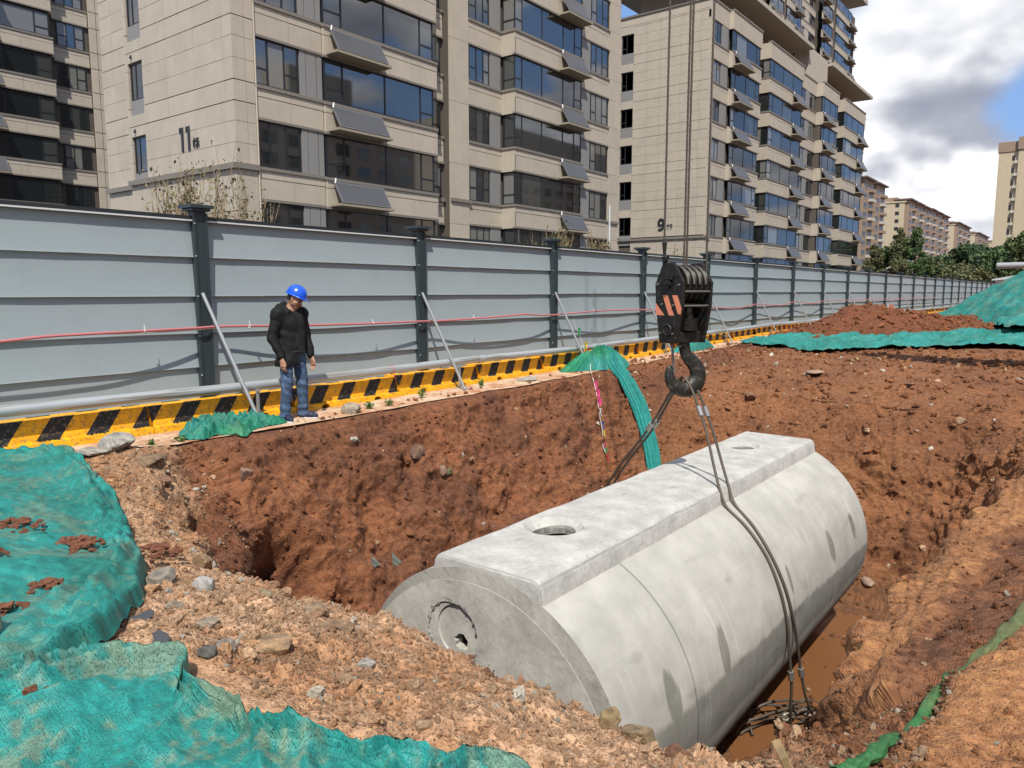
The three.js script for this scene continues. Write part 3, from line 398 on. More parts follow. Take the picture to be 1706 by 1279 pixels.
  for (const u of [4.35, 5.75, 7.9, 10.3, 14.4]) { let y = 1.19; for (let i = 1; i < hp.length; i++) if (hp[i][0] >= u) { const t = (u - hp[i - 1][0]) / (hp[i][0] - hp[i - 1][0]); y = lerp(hp[i - 1][1], hp[i][1], t); break; } part('hose_tie', merge([new THREE.TorusGeometry(0.023, 0.006, 6, 12).rotateY(Math.PI / 2).translate(u, y, -8.83), bar([u, y + 0.02, 8.83], [u + 0.02, y + 0.07, 8.86], 0.004, 5)]).translate(0, 0, 8.85), std(lin(0.6, 0.6, 0.6), 0.5), hose); }
  // poured concrete strip before the kerb
  const stripMap = tex(512, 512, (x, y) => { const n = tfbm(x * 7, y * 7, 7, 5, 2, 0.6), m = tfbm(x * 30, y * 30, 30, 3, 4); return mix3([0.80, 0.70, 0.59], [0.66, 0.44, 0.30], clamp(0.35 + 0.9 * n + 0.3 * m)); }, true, 0.4, 0.4);
  const sg = gridGeo(260, 5, (s, t) => { const u = lerp(-6, 46, s), e = 7.93 + 0.09 * fbm(u * 0.9, 3, 1, 4); return [u, Math.max(groundY(u, lerp(e, 8.6, t)), RISE(u) - 0.03) + 0.012, lerp(e, 8.6, t)]; }, (s, t, p) => [p[0], p[2]]);
  solo('concrete_strip', sg, std(0xffffff, 0.95, { map: stripMap, bumpMap: soilBump, bumpScale: 0.01 }), 'dusty poured concrete strip between the striped kerb and the pit edge', null, null, 'structure');
}

// ---------------------------------------------------------------- dust nets
const netMap = tex(768, 768, (x, y) => { // woven tape yarns with small uneven open meshes
  const w = tfbm(x * 6, y * 6, 6, 3, 2), c = cells(x * 88 + 1.2 * w, y * 88, 88, 4), lng = tnoise(x * 150, y * 10, 150, 3), cr = tnoise(x * 12, y * 120, 120, 5), n = tfbm(x * 10, y * 10, 10, 4, 6);
  let v = 0.86 + 0.13 * n + 0.15 * lng + 0.10 * cr; if (c[2] > 0.45) v *= 1 - 0.30 * sstep(0.36, 0.16, c[0]); return [v, v, v];
}, true, 1 / 0.62, 1 / 0.62);
const netMat = new THREE.MeshStandardMaterial({ color: 0xffffff, roughness: 0.62, map: netMap, bumpMap: netMap, bumpScale: 0.003, vertexColors: true, side: THREE.DoubleSide });
const TEAL = [0.017, 0.330, 0.295], TEAL2 = [0.013, 0.240, 0.195], SOILED = [0.36, 0.30, 0.16], GREEN = [0.014, 0.29, 0.125];
const soft = (u, v, r) => { let s = 0; for (const [a, b] of [[0, 0], [r, 0], [-r, 0], [0, r], [0, -r], [r * 0.7, r * 0.7], [-r * 0.7, r * 0.7], [r * 0.7, -r * 0.7], [-r * 0.7, -r * 0.7]]) s += groundY(u + a, v + b); return s / 9; };
function colours(g, fn) { const p = g.attributes.position, C = new Float32Array(p.count * 3); for (let i = 0; i < p.count; i++) { const c = fn(p.getX(i), p.getY(i), -p.getZ(i)); C[i * 3] = c[0]; C[i * 3 + 1] = c[1]; C[i * 3 + 2] = c[2]; } g.setAttribute('color', new THREE.BufferAttribute(C, 3)); return g; }
function poly(B, t) { // point on a closed outline, t 0..1 by length, gently rounded
  if (!B.curve) B.curve = new THREE.CatmullRomCurve3(B.map((p) => new THREE.Vector3(p[0], 0, p[1])), true, 'centripetal'); const p = B.curve.getPointAt(((t % 1) + 1) % 1); return [p.x, p.z];
}
function sheet(name, label, B, c, height, opt) { // star-shaped net laid over the ground
  const nt = opt.nt ?? 420, ns = opt.ns ?? 90;
  const g = gridGeo(nt, ns, (t, s0) => { const s = 1 - Math.pow(1 - s0, opt.pow ?? 1.25), b = poly(B, t), jag = opt.jag ?? 0.02, q = 1 + jag * fbm(t * 60, 3, opt.seed, 3) * (s > 0.7 ? 1 : 0), u = c[0] + (b[0] - c[0]) * s * q, v = c[1] + (b[1] - c[1]) * s * q; return [u, height(u, v, s, t), v]; }, (s, t, p) => [p[0] + 0.25 * p[1], p[2]]);
  colours(g, opt.col); return solo(name, g, netMat, label, 'dust net');
}
const ridge = (x) => { const q = 1 - Math.abs(x); return q * q; };
const netCol = (base, dirty) => (u, y, v) => { const n = fbm(u * 1.5, v * 1.5, 3, 4), f = fbm(u * 22, v * 22, 5, 2), n2 = noise(u * 3.1, v * 3.1, 9); let c = mix3(base[0], base[1], clamp(0.5 + 1.1 * n + 0.5 * f)); const d = sstep(-0.05, 0.55, fbm(u * 2.3 + 4, v * 2.3, 8, 4, 0.6) + 0.7 * f) * dirty; c = mix3(c, SOILED, clamp(d)); const k = 1 + 0.16 * f + 0.1 * n2; return [c[0] * k, c[1] * k, c[2] * k]; };
// long creases where the nets were dragged and trodden: [u0, v0, u1, v1, height, width]
const CREASE = { 2: [[2.95, 7.9, 2.5, 5.9, 0.05, 0.07], [2.7, 6.9, 2.2, 5.0, 0.045, 0.06], [2.45, 5.6, 1.9, 4.3, 0.05, 0.05], [2.2, 4.9, 1.6, 3.8, 0.04, 0.045], [1.95, 4.45, 1.25, 3.3, 0.05, 0.05], [1.7, 4.2, 1.1, 3.45, 0.035, 0.04], [1.3, 3.7, 0.5, 3.2, 0.045, 0.06], [2.6, 7.6, 1.5, 7.2, 0.03, 0.05], [2.0, 5.9, 1.2, 5.2, 0.025, 0.06], [1.6, 6.6, 0.9, 6.1, 0.025, 0.07]],
  6: [[1.36, 2.84, 0.0, 2.72, 0.05, 0.055], [1.35, 2.7, 0.5, 2.45, 0.04, 0.04], [1.52, 2.6, 0.9, 2.3, 0.035, 0.035], [1.55, 2.45, 1.2, 1.95, 0.035, 0.03], [1.62, 2.2, 1.3, 1.8, 0.04, 0.035], [1.8, 2.0, 1.45, 1.55, 0.035, 0.03], [1.98, 1.86, 1.6, 1.5, 0.035, 0.03], [2.1, 1.7, 1.75, 1.35, 0.04, 0.03], [1.1, 2.5, 0.5, 2.05, 0.025, 0.05], [1.2, 1.75, 0.7, 1.5, 0.02, 0.04]] };
const creases = (u, v, k) => { let h = 0; for (const [a, b, c, d, H, W] of CREASE[k] ?? []) { const ex = c - a, ey = d - b, t = clamp(((u - a) * ex + (v - b) * ey) / (ex * ex + ey * ey)), wv = 0.05 * noise(t * 4 + a * 9, b * 3, 2), L = Math.hypot(ex, ey), dd = ((u - a) * ey - (v - b) * ex) / L + wv, off = Math.hypot(u - a - ex * t, v - b - ey * t); if (off > 0.4) continue; const sd = dd < 0 ? dd / W : dd / (W * 0.45); h += H * Math.exp(-sd * sd) * Math.pow(Math.sin(Math.PI * clamp(t, 0.06, 0.94)), 0.5) * (off > Math.abs(dd) + 0.12 ? Math.exp(-(((off - Math.abs(dd) - 0.12) / 0.06) ** 2)) : 1); } return h; };
const foldA = (u, v, s, k) => { // creases run round the hem and across the sheet
  const hem = sstep(0.80, 0.93, s), w = fbm(u * 0.8, v * 0.8, k, 3);
  let h = 0.032 * ridge(2 * noise(u * 1.3 + 3.5 * w + k, v * 0.55 - u * 0.3, k)) * (0.4 + hem) + 0.020 * ridge(2 * noise(u * 3.2 + v * 1.2 + 2 * w, v * 1.1, k + 4)) * (0.35 + hem) + 0.012 * fbm(u * 5, v * 5, k, 3) + 0.013 * Math.pow(1 - Math.abs(noise(u * 4.2 + 2 * w, v * 3.1 - u, k + 7)), 7) + 0.008 * Math.pow(1 - Math.abs(noise(u * 9 - v * 4, v * 7 + 3 * w, k + 9)), 6);
  h += hem * 0.040 * (ridge(2 * noise(s * 26 + 3 * w, u * 1.1 - v * 0.9, k)) - 0.3) * (1 - sstep(0.985, 1, s)); h += 0.022 * sstep(0.9, 0.96, s) * (1 - sstep(0.975, 1.0, s)); return h + creases(u, v, k) * (1 - 0.85 * sstep(0.86, 0.99, s));
};
{
  const B1 = [[2.74, 8.62], [3.1, 8.22], [2.86, 6.9], [2.64, 5.85], [2.30, 4.95], [2.06, 4.32], [1.75, 3.75], [1.42, 3.32], [1.2, 3.12], [0.88, 3.02], [0.3, 3.0], [-0.6, 3.2], [-1.2, 5.5], [-0.9, 8.3], [0.8, 8.66]];
  sheet('dust_net', 'large teal dust net with red clay lumps on it, over the mound at left', B1, [0.9, 5.6], (u, v, s) => soft(u, v, 0.16) + 0.035 + foldA(u, v, s, 2) - 0.05 * sstep(0.985, 1, s), { seed: 2, ns: 105, nt: 430, col: netCol([TEAL, TEAL2], 0.30) });
  const B2 = [[-0.6, 2.95], [0.2, 2.92], [0.8, 2.95], [1.14, 3.0], [1.34, 2.92], [1.46, 2.78], [1.38, 2.62], [1.44, 2.38], [1.47, 2.1], [1.68, 1.9], [1.84, 1.81], [1.86, 1.72], [1.78, 1.66], [1.94, 1.64], [2.06, 1.58], [2.08, 1.48], [1.85, 1.15], [1.2, 0.95], [0.2, 1.0], [-0.6, 1.8]];
  sheet('dust_net', 'teal dust net stained brown with rolled hem, nearest the viewer in the foreground', B2, [0.8, 2.15], (u, v, s, t) => soft(u, v, 0.12) + 0.035 + foldA(u, v, s, 6) + 0.035 * sstep(0.84, 0.95, s) * sstep(2.75, 3.0, v) - 0.08 * sstep(0.985, 1, s), { seed: 5, ns: 120, nt: 460, jag: 0.015, col: netCol([TEAL, TEAL2], 0.40) });
  // crumpled green heap at the worker's feet
  const B3 = [[4.35, 8.1], [4.6, 8.5], [5.1, 8.62], [5.45, 8.5], [5.85, 8.28], [5.75, 8.1], [5.3, 8.05], [5.0, 7.86], [4.75, 8.0], [4.5, 7.95]];
  sheet('dust_net', 'crumpled bright green net heap on the kerb strip left of the worker', B3, [4.95, 8.25], (u, v, s) => groundY(u, v) + 0.02 + (1 - s * s) * 0.03 + 0.085 * (1 - sstep(0.75, 1, s)) * ridge(2 * noise(u * 3.4 + v * 2, v * 5, 3)) + 0.06 * ridge(2 * noise(u * 9, v * 8, 5)) * (1 - sstep(0.8, 1, s)) + 0.02 * Math.pow(1 - Math.abs(noise(u * 14, v * 12, 2)), 5), { seed: 8, ns: 60, nt: 240, jag: 0.08, col: netCol([GREEN, TEAL2], 0.1) });
  const B4 = [[17.6, 8.45], [18.3, 8.6], [19.3, 8.55], [19.9, 8.4], [19.6, 8.15], [18.8, 8.1], [18, 8.12]];
  sheet('dust_net', 'teal net bundle on the kerb behind the crane hook', B4, [18.7, 8.35], (u, v, s) => groundY(u, v) + 0.02 + (1 - s * s) * 0.28 + 0.1 * (1 - s) * ridge(2 * noise(u * 3, v * 5, 3)) + 0.05 * ridge(2 * noise(u * 8, v * 9, 5)) * (1 - s), { seed: 9, ns: 50, nt: 160, jag: 0.05, col: netCol([TEAL, TEAL2], 0.1) });
  const B5 = [[21.0, 8.0], [22.8, 7.9], [23.6, 7.2], [24.9, 6.2], [25.6, 4.9], [26.6, 3.6], [30, 1.8], [30, -3], [24, -3], [22.6, 1.3], [21.8, 3.0], [20.8, 4.4], [19.7, 5.55], [20.2, 6.7]];
  sheet('dust_net', 'teal net lying flat across the ground before the red soil heap', B5, [24.2, 3.2], (u, v, s) => soft(u, v, 0.5) + 0.07 + 0.10 * (1 - s) + 0.22 * fbm(u * 0.7, v * 0.9, 4, 4) * (0.4 + 0.6 * (1 - s)) + 0.10 * ridge(2 * noise(u * 1.4 + v * 0.6, v * 1.6, 3)) * (1 - sstep(0.93, 1, s)) + 0.05 * ridge(2 * noise(u * 3.4, v * 4, 6)), { seed: 12, ns: 90, nt: 360, jag: 0.05, col: netCol([TEAL, TEAL2], 0.12) });
  const B6 = [[33.5, 5.6], [35.5, 6.0], [38, 5.4], [43, 4], [44, -4], [38, -8], [29, -7], [25.6, -3], [25.6, 0.4], [26.6, 2.0], [29.5, 2.6], [31.5, 3.9]];
  const hill = (u, v) => { const r = Math.hypot((u - 35.8) / 1.12, v + 0.2), a = 3.6 * Math.max(0, 1 - r / 5.9), b = 0.95 * Math.exp(-(((u - 28.5) / 2.6) ** 2) - (((v - 0.4) / 2.0) ** 2)); return Math.max(0, a - 0.35 * Math.exp(-r * r)) + b; };
  sheet('dust_net', 'big teal net draped over the high spoil heap at the right edge', B6, [34, -0.5], (u, v, s) => 0.3 + hill(u, v) + 0.2 * fbm(u * 0.6, v * 0.6, 4, 4) + 0.10 * ridge(2 * noise(u * 0.7 + v * 0.5, v * 0.8, 3)) + 0.05 * ridge(2 * noise(u * 2.4, v * 2.2, 6)), { seed: 15, ns: 90, nt: 300, jag: 0.03, col: netCol([TEAL, TEAL2], 0.25) });
  // strip of net gathered at the pit edge and hanging down the wall
  const path = new THREE.CatmullRomCurve3([[13.9, 0.16, 8.55], [13.85, 0.36, 8.25], [13.75, 0.34, 8.0], [13.62, 0.16, 7.75], [13.5, -0.22, 7.45], [13.3, -0.72, 7.08], [13.02, -1.1, 6.75], [12.7, -1.45, 6.45], [12.45, -1.75, 6.25], [12.2, -2.15, 5.95], [12.0, -2.6, 5.65]].map(([u, y, v], i) => V3(u, i < 3 ? y : soft(u, v, 0.22) + 0.09, v)));
  const rib = gridGeo(36, 150, (s, t) => { const p = path.getPoint(t), w = lerp(0.50, 0.36, t) * (t < 0.12 ? 0.6 + t * 3 : 1), q = s - 0.5, pleat = 0.028 * Math.sin(s * 34 + 2 * noise(t * 3, s * 3, 1)) + 0.06 * (1 - 4 * q * q) + 0.02 * noise(s * 7, t * 12, 3); return [p.x + q * w * 0.93 - 0.4 * pleat, p.y + pleat * 0.8 + 0.03 * noise(t * 9, s * 2, 4), -p.z - q * w * 0.25 - pleat * 0.6]; }, (s, t) => [s * 1.6, t * 3.4]);
  colours(rib, netCol([TEAL, [0.02, 0.31, 0.27]], 0)); solo('dust_net', rib, netMat, 'narrow teal net strip hanging from the fence-side pit edge down to the tank', 'dust net');
  const B7 = [[12.5, 8.45], [13.2, 8.65], [14.3, 8.6], [14.8, 8.3], [14.3, 7.85], [13.6, 7.75], [13.0, 8.1], [12.4, 8.3]];
  sheet('dust_net', 'gathered teal net bundle on the pit edge at the top of the hanging strip', B7, [13.75, 8.2], (u, v, s) => groundY(u, v) + 0.02 + (1 - s * s) * 0.34 + 0.12 * (1 - s) * ridge(2 * noise(u * 3 + v, v * 4, 3)) + 0.05 * ridge(2 * noise(u * 9, v * 8, 5)) * (1 - s), { seed: 19, ns: 50, nt: 200, jag: 0.06, col: netCol([TEAL, GREEN], 0.05) });
  // rolled green net edge along the near bank on the right
  const rp = new THREE.CatmullRomCurve3([[2.9, -0.22, 0.66], [2.98, -0.22, 0.62], [3.1, -0.17, 0.57], [3.35, -0.19, 0.55], [3.6, -0.21, 0.53], [3.95, -0.25, 0.49], [4.25, -0.28, 0.45], [4.5, -0.29, 0.39], [4.78, -0.31, 0.31], [5.1, -0.33, 0.25], [5.5, -0.35, 0.19], [6.2, -0.42, 0.1], [7.2, -0.52, -0.02]].map(([u, , v]) => V3(u, soft(u, v, 0.05) + 0.05, v)));
  const roll = gridGeo(26, 260, (s, t) => { const p = rp.getPoint(t), a = s * 6.2832, r = (0.023 + 0.012 * noise(t * 14, 2, 3) + 0.012 * noise(t * 40, s * 3, 5)) * (1 + 0.12 * Math.sin(a * 4 + t * 60)) * (t > 0.5 ? 1.25 : 1); return [p.x + 0.25 * r * Math.cos(a), p.y + r * Math.sin(a) * 0.8, -p.z + 1.25 * r * Math.cos(a)]; }, (s, t) => [s * 0.3, t * 4.6]);
  colours(roll, (u, y, v) => { const n = fbm(u * 3, v * 3, 4, 3), f = noise(u * 30, v * 30, 2); const c = mix3(mix3([0.03, 0.17, 0.045], [0.05, 0.25, 0.075], clamp(0.5 + n)), [0.22, 0.17, 0.07], clamp(sstep(3.7, 4.9, u + 0.8 * n) * 0.65 + 0.2 * f)); return c; });
  solo('rolled_net', roll, netMat, 'rolled green net edge half buried along the right-hand pit bank', 'dust net');
}

// ---------------------------------------------------------------- soil heap behind the flat net, made of clods
const lumpG = (seed, det, sq = 0.7, rough = 0.55) => { const g0 = new THREE.IcosahedronGeometry(1, det); g0.deleteAttribute('uv'); g0.deleteAttribute('normal'); const g = mergeVertices(g0), p = g.attributes.position, uv = new Float32Array(p.count * 2); for (let i = 0; i < p.count; i++) { const x = p.getX(i), y = p.getY(i), z = p.getZ(i), k = 0.86 + rough * noise(x * 1.1 + seed * 7, y * 1.1, z * 1.1) + rough * 0.45 * noise(x * 2.6 + seed, y * 2.6, z * 2.6 + 4); p.setXYZ(i, x * k, y * k * sq, z * k * 0.9); uv[i * 2] = x * 0.3 + z * 0.2; uv[i * 2 + 1] = y * 0.3 + z * 0.25; } g.setAttribute('uv', new THREE.BufferAttribute(uv, 2)); const f = g.toNonIndexed(); f.computeVertexNormals(); return f; };
const facet = (seed, sq = 0.75) => { // broken stone: a ball cut by planes
  const r = rng(seed * 97 + 5), P = []; for (let i = 0; i < 11; i++) { const a = r() * 6.283, y = r() * 2 - 1, q = Math.sqrt(1 - y * y); P.push([q * Math.cos(a), y, q * Math.sin(a), 0.52 + 0.36 * r()]); }
  const g0 = new THREE.IcosahedronGeometry(1, 4); g0.deleteAttribute('uv'); g0.deleteAttribute('normal'); const g = mergeVertices(g0), p = g.attributes.position, uv = new Float32Array(p.count * 2);
  for (let i = 0; i < p.count; i++) { let x = p.getX(i), y = p.getY(i), z = p.getZ(i), k = 1; for (const [a, b, c, d] of P) { const q = x * a + y * b + z * c; if (q > 0) k = Math.min(k, d / q); } k *= 1 + 0.05 * noise(x * 4 + seed, y * 4, z * 4); p.setXYZ(i, x * k, y * k * sq, z * k); uv[i * 2] = (x + 0.3 * y) * 0.4; uv[i * 2 + 1] = (z + 0.5 * y) * 0.4; }
  g.setAttribute('uv', new THREE.BufferAttribute(uv, 2)); return toCreasedNormals(g, 0.45);
};
const clodGeos = [1, 2, 3, 4, 5].map((s) => lumpG(s, 1)), bigClods = [6, 7, 8].map((s) => lumpG(s, 2, 0.75, 0.7));
const clodMat = std(0xffffff, 0.97, { bumpMap: soilBump, bumpScale: 0.006, map: soilMap });
function scatter(name, label, geos, list, kind = 'stuff', parent = scene) { // list: [u,y,v,size,[r,g,b]]
  const r = rng(name.length * 31 + list.length), root = new THREE.Group(); const by = geos.map(() => []); for (const e of list) by[Math.floor(r() * geos.length)].push(e);
  const M = new THREE.Matrix4(), Q = new THREE.Quaternion(), E = new THREE.Euler(), S = new THREE.Vector3(), c = new THREE.Color();
  root.name = numbered(name); scene.add(root); tag(root, label, null, null, 'stuff');
  geos.forEach((g, k) => { if (!by[k].length) return; const m = new THREE.InstancedMesh(g, clodMat, by[k].length); m.name = name + '_heap'; by[k].forEach(([u, y, v, s, col], i) => { Q.setFromEuler(E.set(r() * 6.3, r() * 6.3, r() * 6.3)); S.set(s * (0.8 + 0.5 * r()), s * (0.7 + 0.5 * r()), s * (0.8 + 0.5 * r())); M.compose(V3(u, y, v), Q, S); m.setMatrixAt(i, M); m.setColorAt(i, c.setRGB(...col)); }); m.castShadow = m.receiveShadow = true; tag(m, null, null, null, 'stuff'); root.add(m); });
}
{
  const H = (u, v) => 0.88 * Math.exp(-(((u - 25.3) / 1.7) ** 2) - (((v - 5.9) / 1.35) ** 2)) + 0.45 * Math.exp(-(((u - 29.5) / 2.7) ** 2) - (((v - 4.2) / 1.25) ** 2)) + 0.45 * Math.exp(-(((u - 27.2) / 1.6) ** 2) - (((v - 5.1) / 1.2) ** 2)) + 0.35 * Math.exp(-(((u - 32.5) / 2.2) ** 2) - (((v - 3.4) / 1.0) ** 2));
  const B = [[22.2, 6.9], [22.9, 8.1], [25, 8.25], [28, 7.8], [31, 6.6], [34, 5.2], [35.5, 3.8], [34.5, 2.2], [31, 1.9], [27.6, 2.6], [25.4, 3.7], [23.4, 5.2]];
  const hh = (u, v, s) => groundY(u, v) - 0.03 + H(u, v) * (1 - sstep(0.9, 1, s) * 0.7) + (0.14 * fbm(u * 1.6, v * 1.6, 6, 4) + 0.06 * (1 - Math.abs(2 * noise(u * 4, v * 4, 2)))) * (1 - sstep(0.9, 1, s));
  const g = gridGeo(260, 80, (t, s) => { const b = poly(B, t), u = 28 + (b[0] - 28) * s, v = 5 + (b[1] - 5) * s; return [u, hh(u, v, s), v]; }, (s, t, p) => [p[0], p[2] + p[1] * 0.5]);
  colours(g, (u, y, v) => { const n = fbm(u * 2, v * 2, y * 2, 4), k = 1 + 0.3 * n; return mix3([0.25, 0.085, 0.034], [0.17, 0.058, 0.026], clamp(0.4 + n)).map((q) => q * k); });
  solo('soil_heap', g, soilMat, 'heap of dark red dug soil beyond the flat teal net, by the fence', 'soil heap');
  const r = rng(41), L = []; for (let i = 0; i < 2600; i++) { const b = poly(B, r()), s = Math.sqrt(r()) * 1.03, u = 28 + (b[0] - 28) * s, v = 5 + (b[1] - 5) * s, q = 0.02 + 0.10 * r() ** 3, k = 0.7 + 0.6 * r(); L.push([u, hh(u, v, s) + q * 0.2, v, q, [0.26 * k, 0.092 * k, 0.036 * k]]); } scatter('heap_clods', 'loose red clods covering the soil heap', clodGeos, L);
}
// ---------------------------------------------------------------- loose earth: clods and pebbles that nobody could count
{
  const r = rng(77), L1 = [], L2 = [], L3 = [];
  const inNet = (u, v) => (u < 1.3 && v > 0.9) || (v > 3.2 && u < pl([[3.2, 1.3], [3.8, 1.72], [4.4, 2.02], [5, 2.28], [5.9, 2.6], [6.9, 2.8], [8.3, 3.0]], v)) || (v < 3.2 && u < pl([[1.1, 2.0], [1.6, 2.26], [1.75, 2.05], [2.0, 1.85], [2.2, 1.62], [2.9, 1.55]], v));
  // walk the ground grid so that clods also sit on the walls, along their normals
  const cum = []; let tot = 0; const idx = [];
  for (let i = 1; i < nU - 1; i++) { const u = uRows[i]; if (u < 1.2 || u > 22) continue; for (let j = 20; j < nS - 30; j++) { const o = (i * nS + j) * 3, y = GP[o + 1], v = GP[o + 2]; if (v < -0.7 || v > 8.25) continue; const A = (uRows[i + 1] - uRows[i]) * Math.hypot(GP[o + 4] - GP[o + 1], GP[o + 5] - GP[o + 2]); const d = Math.hypot(u, v, 1.65 - y); let w = 0; const c = 4.2; if (u < 4.3 && y > -1.0 && v > 0.4) w = 5.5; else if (v < 1.4) w = 0.4; else if (y < -2.95) w = 0.12; else if (v > 5) w = 0.55; else w = 0.32; if (inNet(u, v)) w = 0; w *= A * (d < 8 ? 1 : 0.6); if (w > 0) { tot += w; cum.push(tot); idx.push(o); } } }
  for (let k = 0; k < 60000; k++) {
    const q = r() * tot; let a = 0, b = cum.length - 1; while (a < b) { const m = (a + b) >> 1; if (cum[m] < q) a = m + 1; else b = m; }
    const o = idx[a], u = GP[o] + (r() - 0.5) * 0.04, y = GP[o + 1], v = GP[o + 2] + (r() - 0.5) * 0.02, near = u < 4.3 && y > -1.0 && v > 0.4;
    const pick = r(); let s = near ? (pick < 0.80 ? 0.0025 + 0.005 * r() : pick < 0.975 ? 0.007 + 0.010 * r() : 0.016 + 0.028 * r() ** 2) : (0.006 + 0.045 * r() ** 6) * (u > 13 ? 1.5 : v < 1.5 ? 0.7 : 1); if (u > 4.6 && v > 5 && r() < 0.6) s *= 0.6;
    if (inNet(u, v)) continue;
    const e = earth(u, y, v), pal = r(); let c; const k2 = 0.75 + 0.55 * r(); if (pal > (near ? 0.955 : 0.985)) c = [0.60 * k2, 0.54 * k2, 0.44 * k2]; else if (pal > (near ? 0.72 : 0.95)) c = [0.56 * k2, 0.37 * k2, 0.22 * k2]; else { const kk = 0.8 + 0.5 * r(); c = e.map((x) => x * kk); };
    (s > 0.02 ? L2 : near ? L1 : L3).push([u + GN[o] * s * 0.25, y + GN[o + 1] * s * 0.25, v + GN[o + 2] * s * 0.25, s * (s > 0.02 ? 0.9 : 1), c]);
  }
  scatter('rubble', 'pale crumbled rubble and pebbles covering the near pit edge', clodGeos, L1); scatter('clods', 'scattered larger clods on the dug earth', bigClods, L2); scatter('soil_crumbs', 'red soil crumbs on the pit walls and far ground', clodGeos, L3);
}
// ---------------------------------------------------------------- stones one can point at
{
  const stoneMap = tex(256, 256, (x, y) => { const n = tfbm(x * 5, y * 5, 5, 5, 2, 0.62), m = tnoise(x * 30, y * 30, 30, 4); const v = 0.84 + 0.24 * n + 0.08 * m; return [v, v * (1 - 0.03 * n), v * (1 - 0.06 * n)]; }, true, 1, 1);
  const stone = (name, cat, label, u, v, s, col, seed, dy = 0.3, ry = 0, group) => { const m = solo(name, facet(seed), std(lin(...col), 0.92, { map: stoneMap, bumpMap: soilBump, bumpScale: 0.008 }), label, cat, group); m.scale.set(s[0], s[1], s[2]); m.position.set(u, groundY(u, v) + s[1] * dy, -v); m.rotation.y = ry; return m; };
  const W = [0.55, 0.53, 0.49], T = [0.46, 0.30, 0.17], Gy = [0.40, 0.35, 0.28], Pk = [0.44, 0.27, 0.19];
  stone('rock', 'rock', 'white rounded rock on the pale rubble right of the teal net', 2.18, 3.91, [0.075, 0.085, 0.075], W, 1, 0.4);
  stone('rock', 'rock', 'upright tan rock leaning behind the white rounded rock', 2.48, 4.45, [0.085, 0.14, 0.07], T, 2, 0.45, 0.6);
  stone('rock', 'rock', 'large white broken stone on the kerb strip at the top of the teal net', 3.55, 7.9, [0.20, 0.15, 0.17], [0.42, 0.40, 0.36], 3, 0.45, 0.4);
  stone('rock', 'rock', 'flat white stone slab at the fence-side corner of the teal net', 3.22, 7.72, [0.19, 0.07, 0.13], [0.46, 0.42, 0.36], 4, 0.4, 0.2);
  stone('rock', 'rock', 'flat brown soil-caked stone below the large white broken stone', 3.66, 7.5, [0.26, 0.10, 0.16], [0.30, 0.20, 0.12], 5, 0.3, 0.3);
  stone('rock', 'rock', 'reddish round rock on the rubble crest below the kerb strip', 3.62, 7.2, [0.11, 0.10, 0.10], [0.36, 0.20, 0.12], 6, 0.35);
  stone('rock', 'rock', 'pale tan boulder on the pit edge right of the worker', 6.78, 8.06, [0.18, 0.14, 0.14], [0.50, 0.42, 0.32], 7, 0.4, 0.9);
  stone('rock', 'rock', 'big tan half-buried boulder in the middle of the near rubble', 1.98, 2.98, [0.17, 0.085, 0.12], T, 8, 0.15, 0.7);
  stone('rock', 'rock', 'tan rock on the near lip above the tank end', 2.5, 3.32, [0.075, 0.06, 0.065], [0.47, 0.33, 0.2], 9, 0.35);
  stone('rock', 'rock', 'flat yellowish rock on the rubble beyond the white rounded rock', 2.36, 3.62, [0.085, 0.045, 0.06], [0.48, 0.38, 0.22], 10, 0.4, 1.2);
  stone('rock', 'rock', 'broad tan rock on the near lip crest', 2.42, 3.05, [0.1, 0.05, 0.085], [0.42, 0.27, 0.16], 11, 0.3, 2);
  stone('rock', 'rock', 'angular yellow-brown stone on the near pit lip, left one of a pair', 2.92, 1.66, [0.085, 0.085, 0.07], [0.42, 0.30, 0.15], 12, 0.4, 0.3);
  stone('rock', 'rock', 'angular yellow-brown stone on the near pit lip, right one of a pair', 2.86, 1.50, [0.10, 0.075, 0.07], [0.40, 0.29, 0.16], 13, 0.35, 1.9);
  stone('rock', 'rock', 'reddish clod rock at the lip beside the pair of angular stones', 3.02, 1.36, [0.075, 0.075, 0.07], [0.30, 0.15, 0.08], 14, 0.35, 0.6);
  stone('rock', 'rock', 'pinkish pointed stone set in the upper red pit wall', 4.66, 7.36, [0.12, 0.14, 0.06], Pk, 16, 0.1, 0.4);
  stone('rock', 'rock', 'dark flat-faced stone standing out of the red wall beside a black crack', 7.28, 7.3, [0.16, 0.2, 0.1], [0.24, 0.14, 0.09], 17, 0.0, 0.3);
  stone('rock', 'rock', 'pink stone under an olive slab in the red pit wall', 7.5, 7.02, [0.09, 0.13, 0.06], Pk, 18, 0.1, 1.1);
  stone('rock', 'rock', 'olive flat slab sticking out of the red pit wall', 7.7, 7.1, [0.17, 0.07, 0.08], [0.20, 0.17, 0.08], 19, 0.3, 0.5);
  stone('rock', 'rock', 'pale flat slab on the strip by the hanging net', 11.1, 8.2, [0.34, 0.06, 0.16], [0.5, 0.46, 0.40], 20, 0.5, 0.1);
  stone('rock', 'rock', 'long pale slab lying on the far red ground', 16.7, 4.65, [0.45, 0.05, 0.2], [0.50, 0.34, 0.23], 21, 0.6, 0.2);
  stone('rock', 'rock', 'single brick-like stone on the far ground to the right', 16.1, 2.75, [0.2, 0.08, 0.14], [0.32, 0.17, 0.10], 22, 0.6, 0.5);
  stone('rock', 'rock', 'white-flecked stone on the near rubble left of the tank end', 2.30, 2.68, [0.055, 0.035, 0.05], [0.58, 0.55, 0.48], 23, 0.35, 0.5);
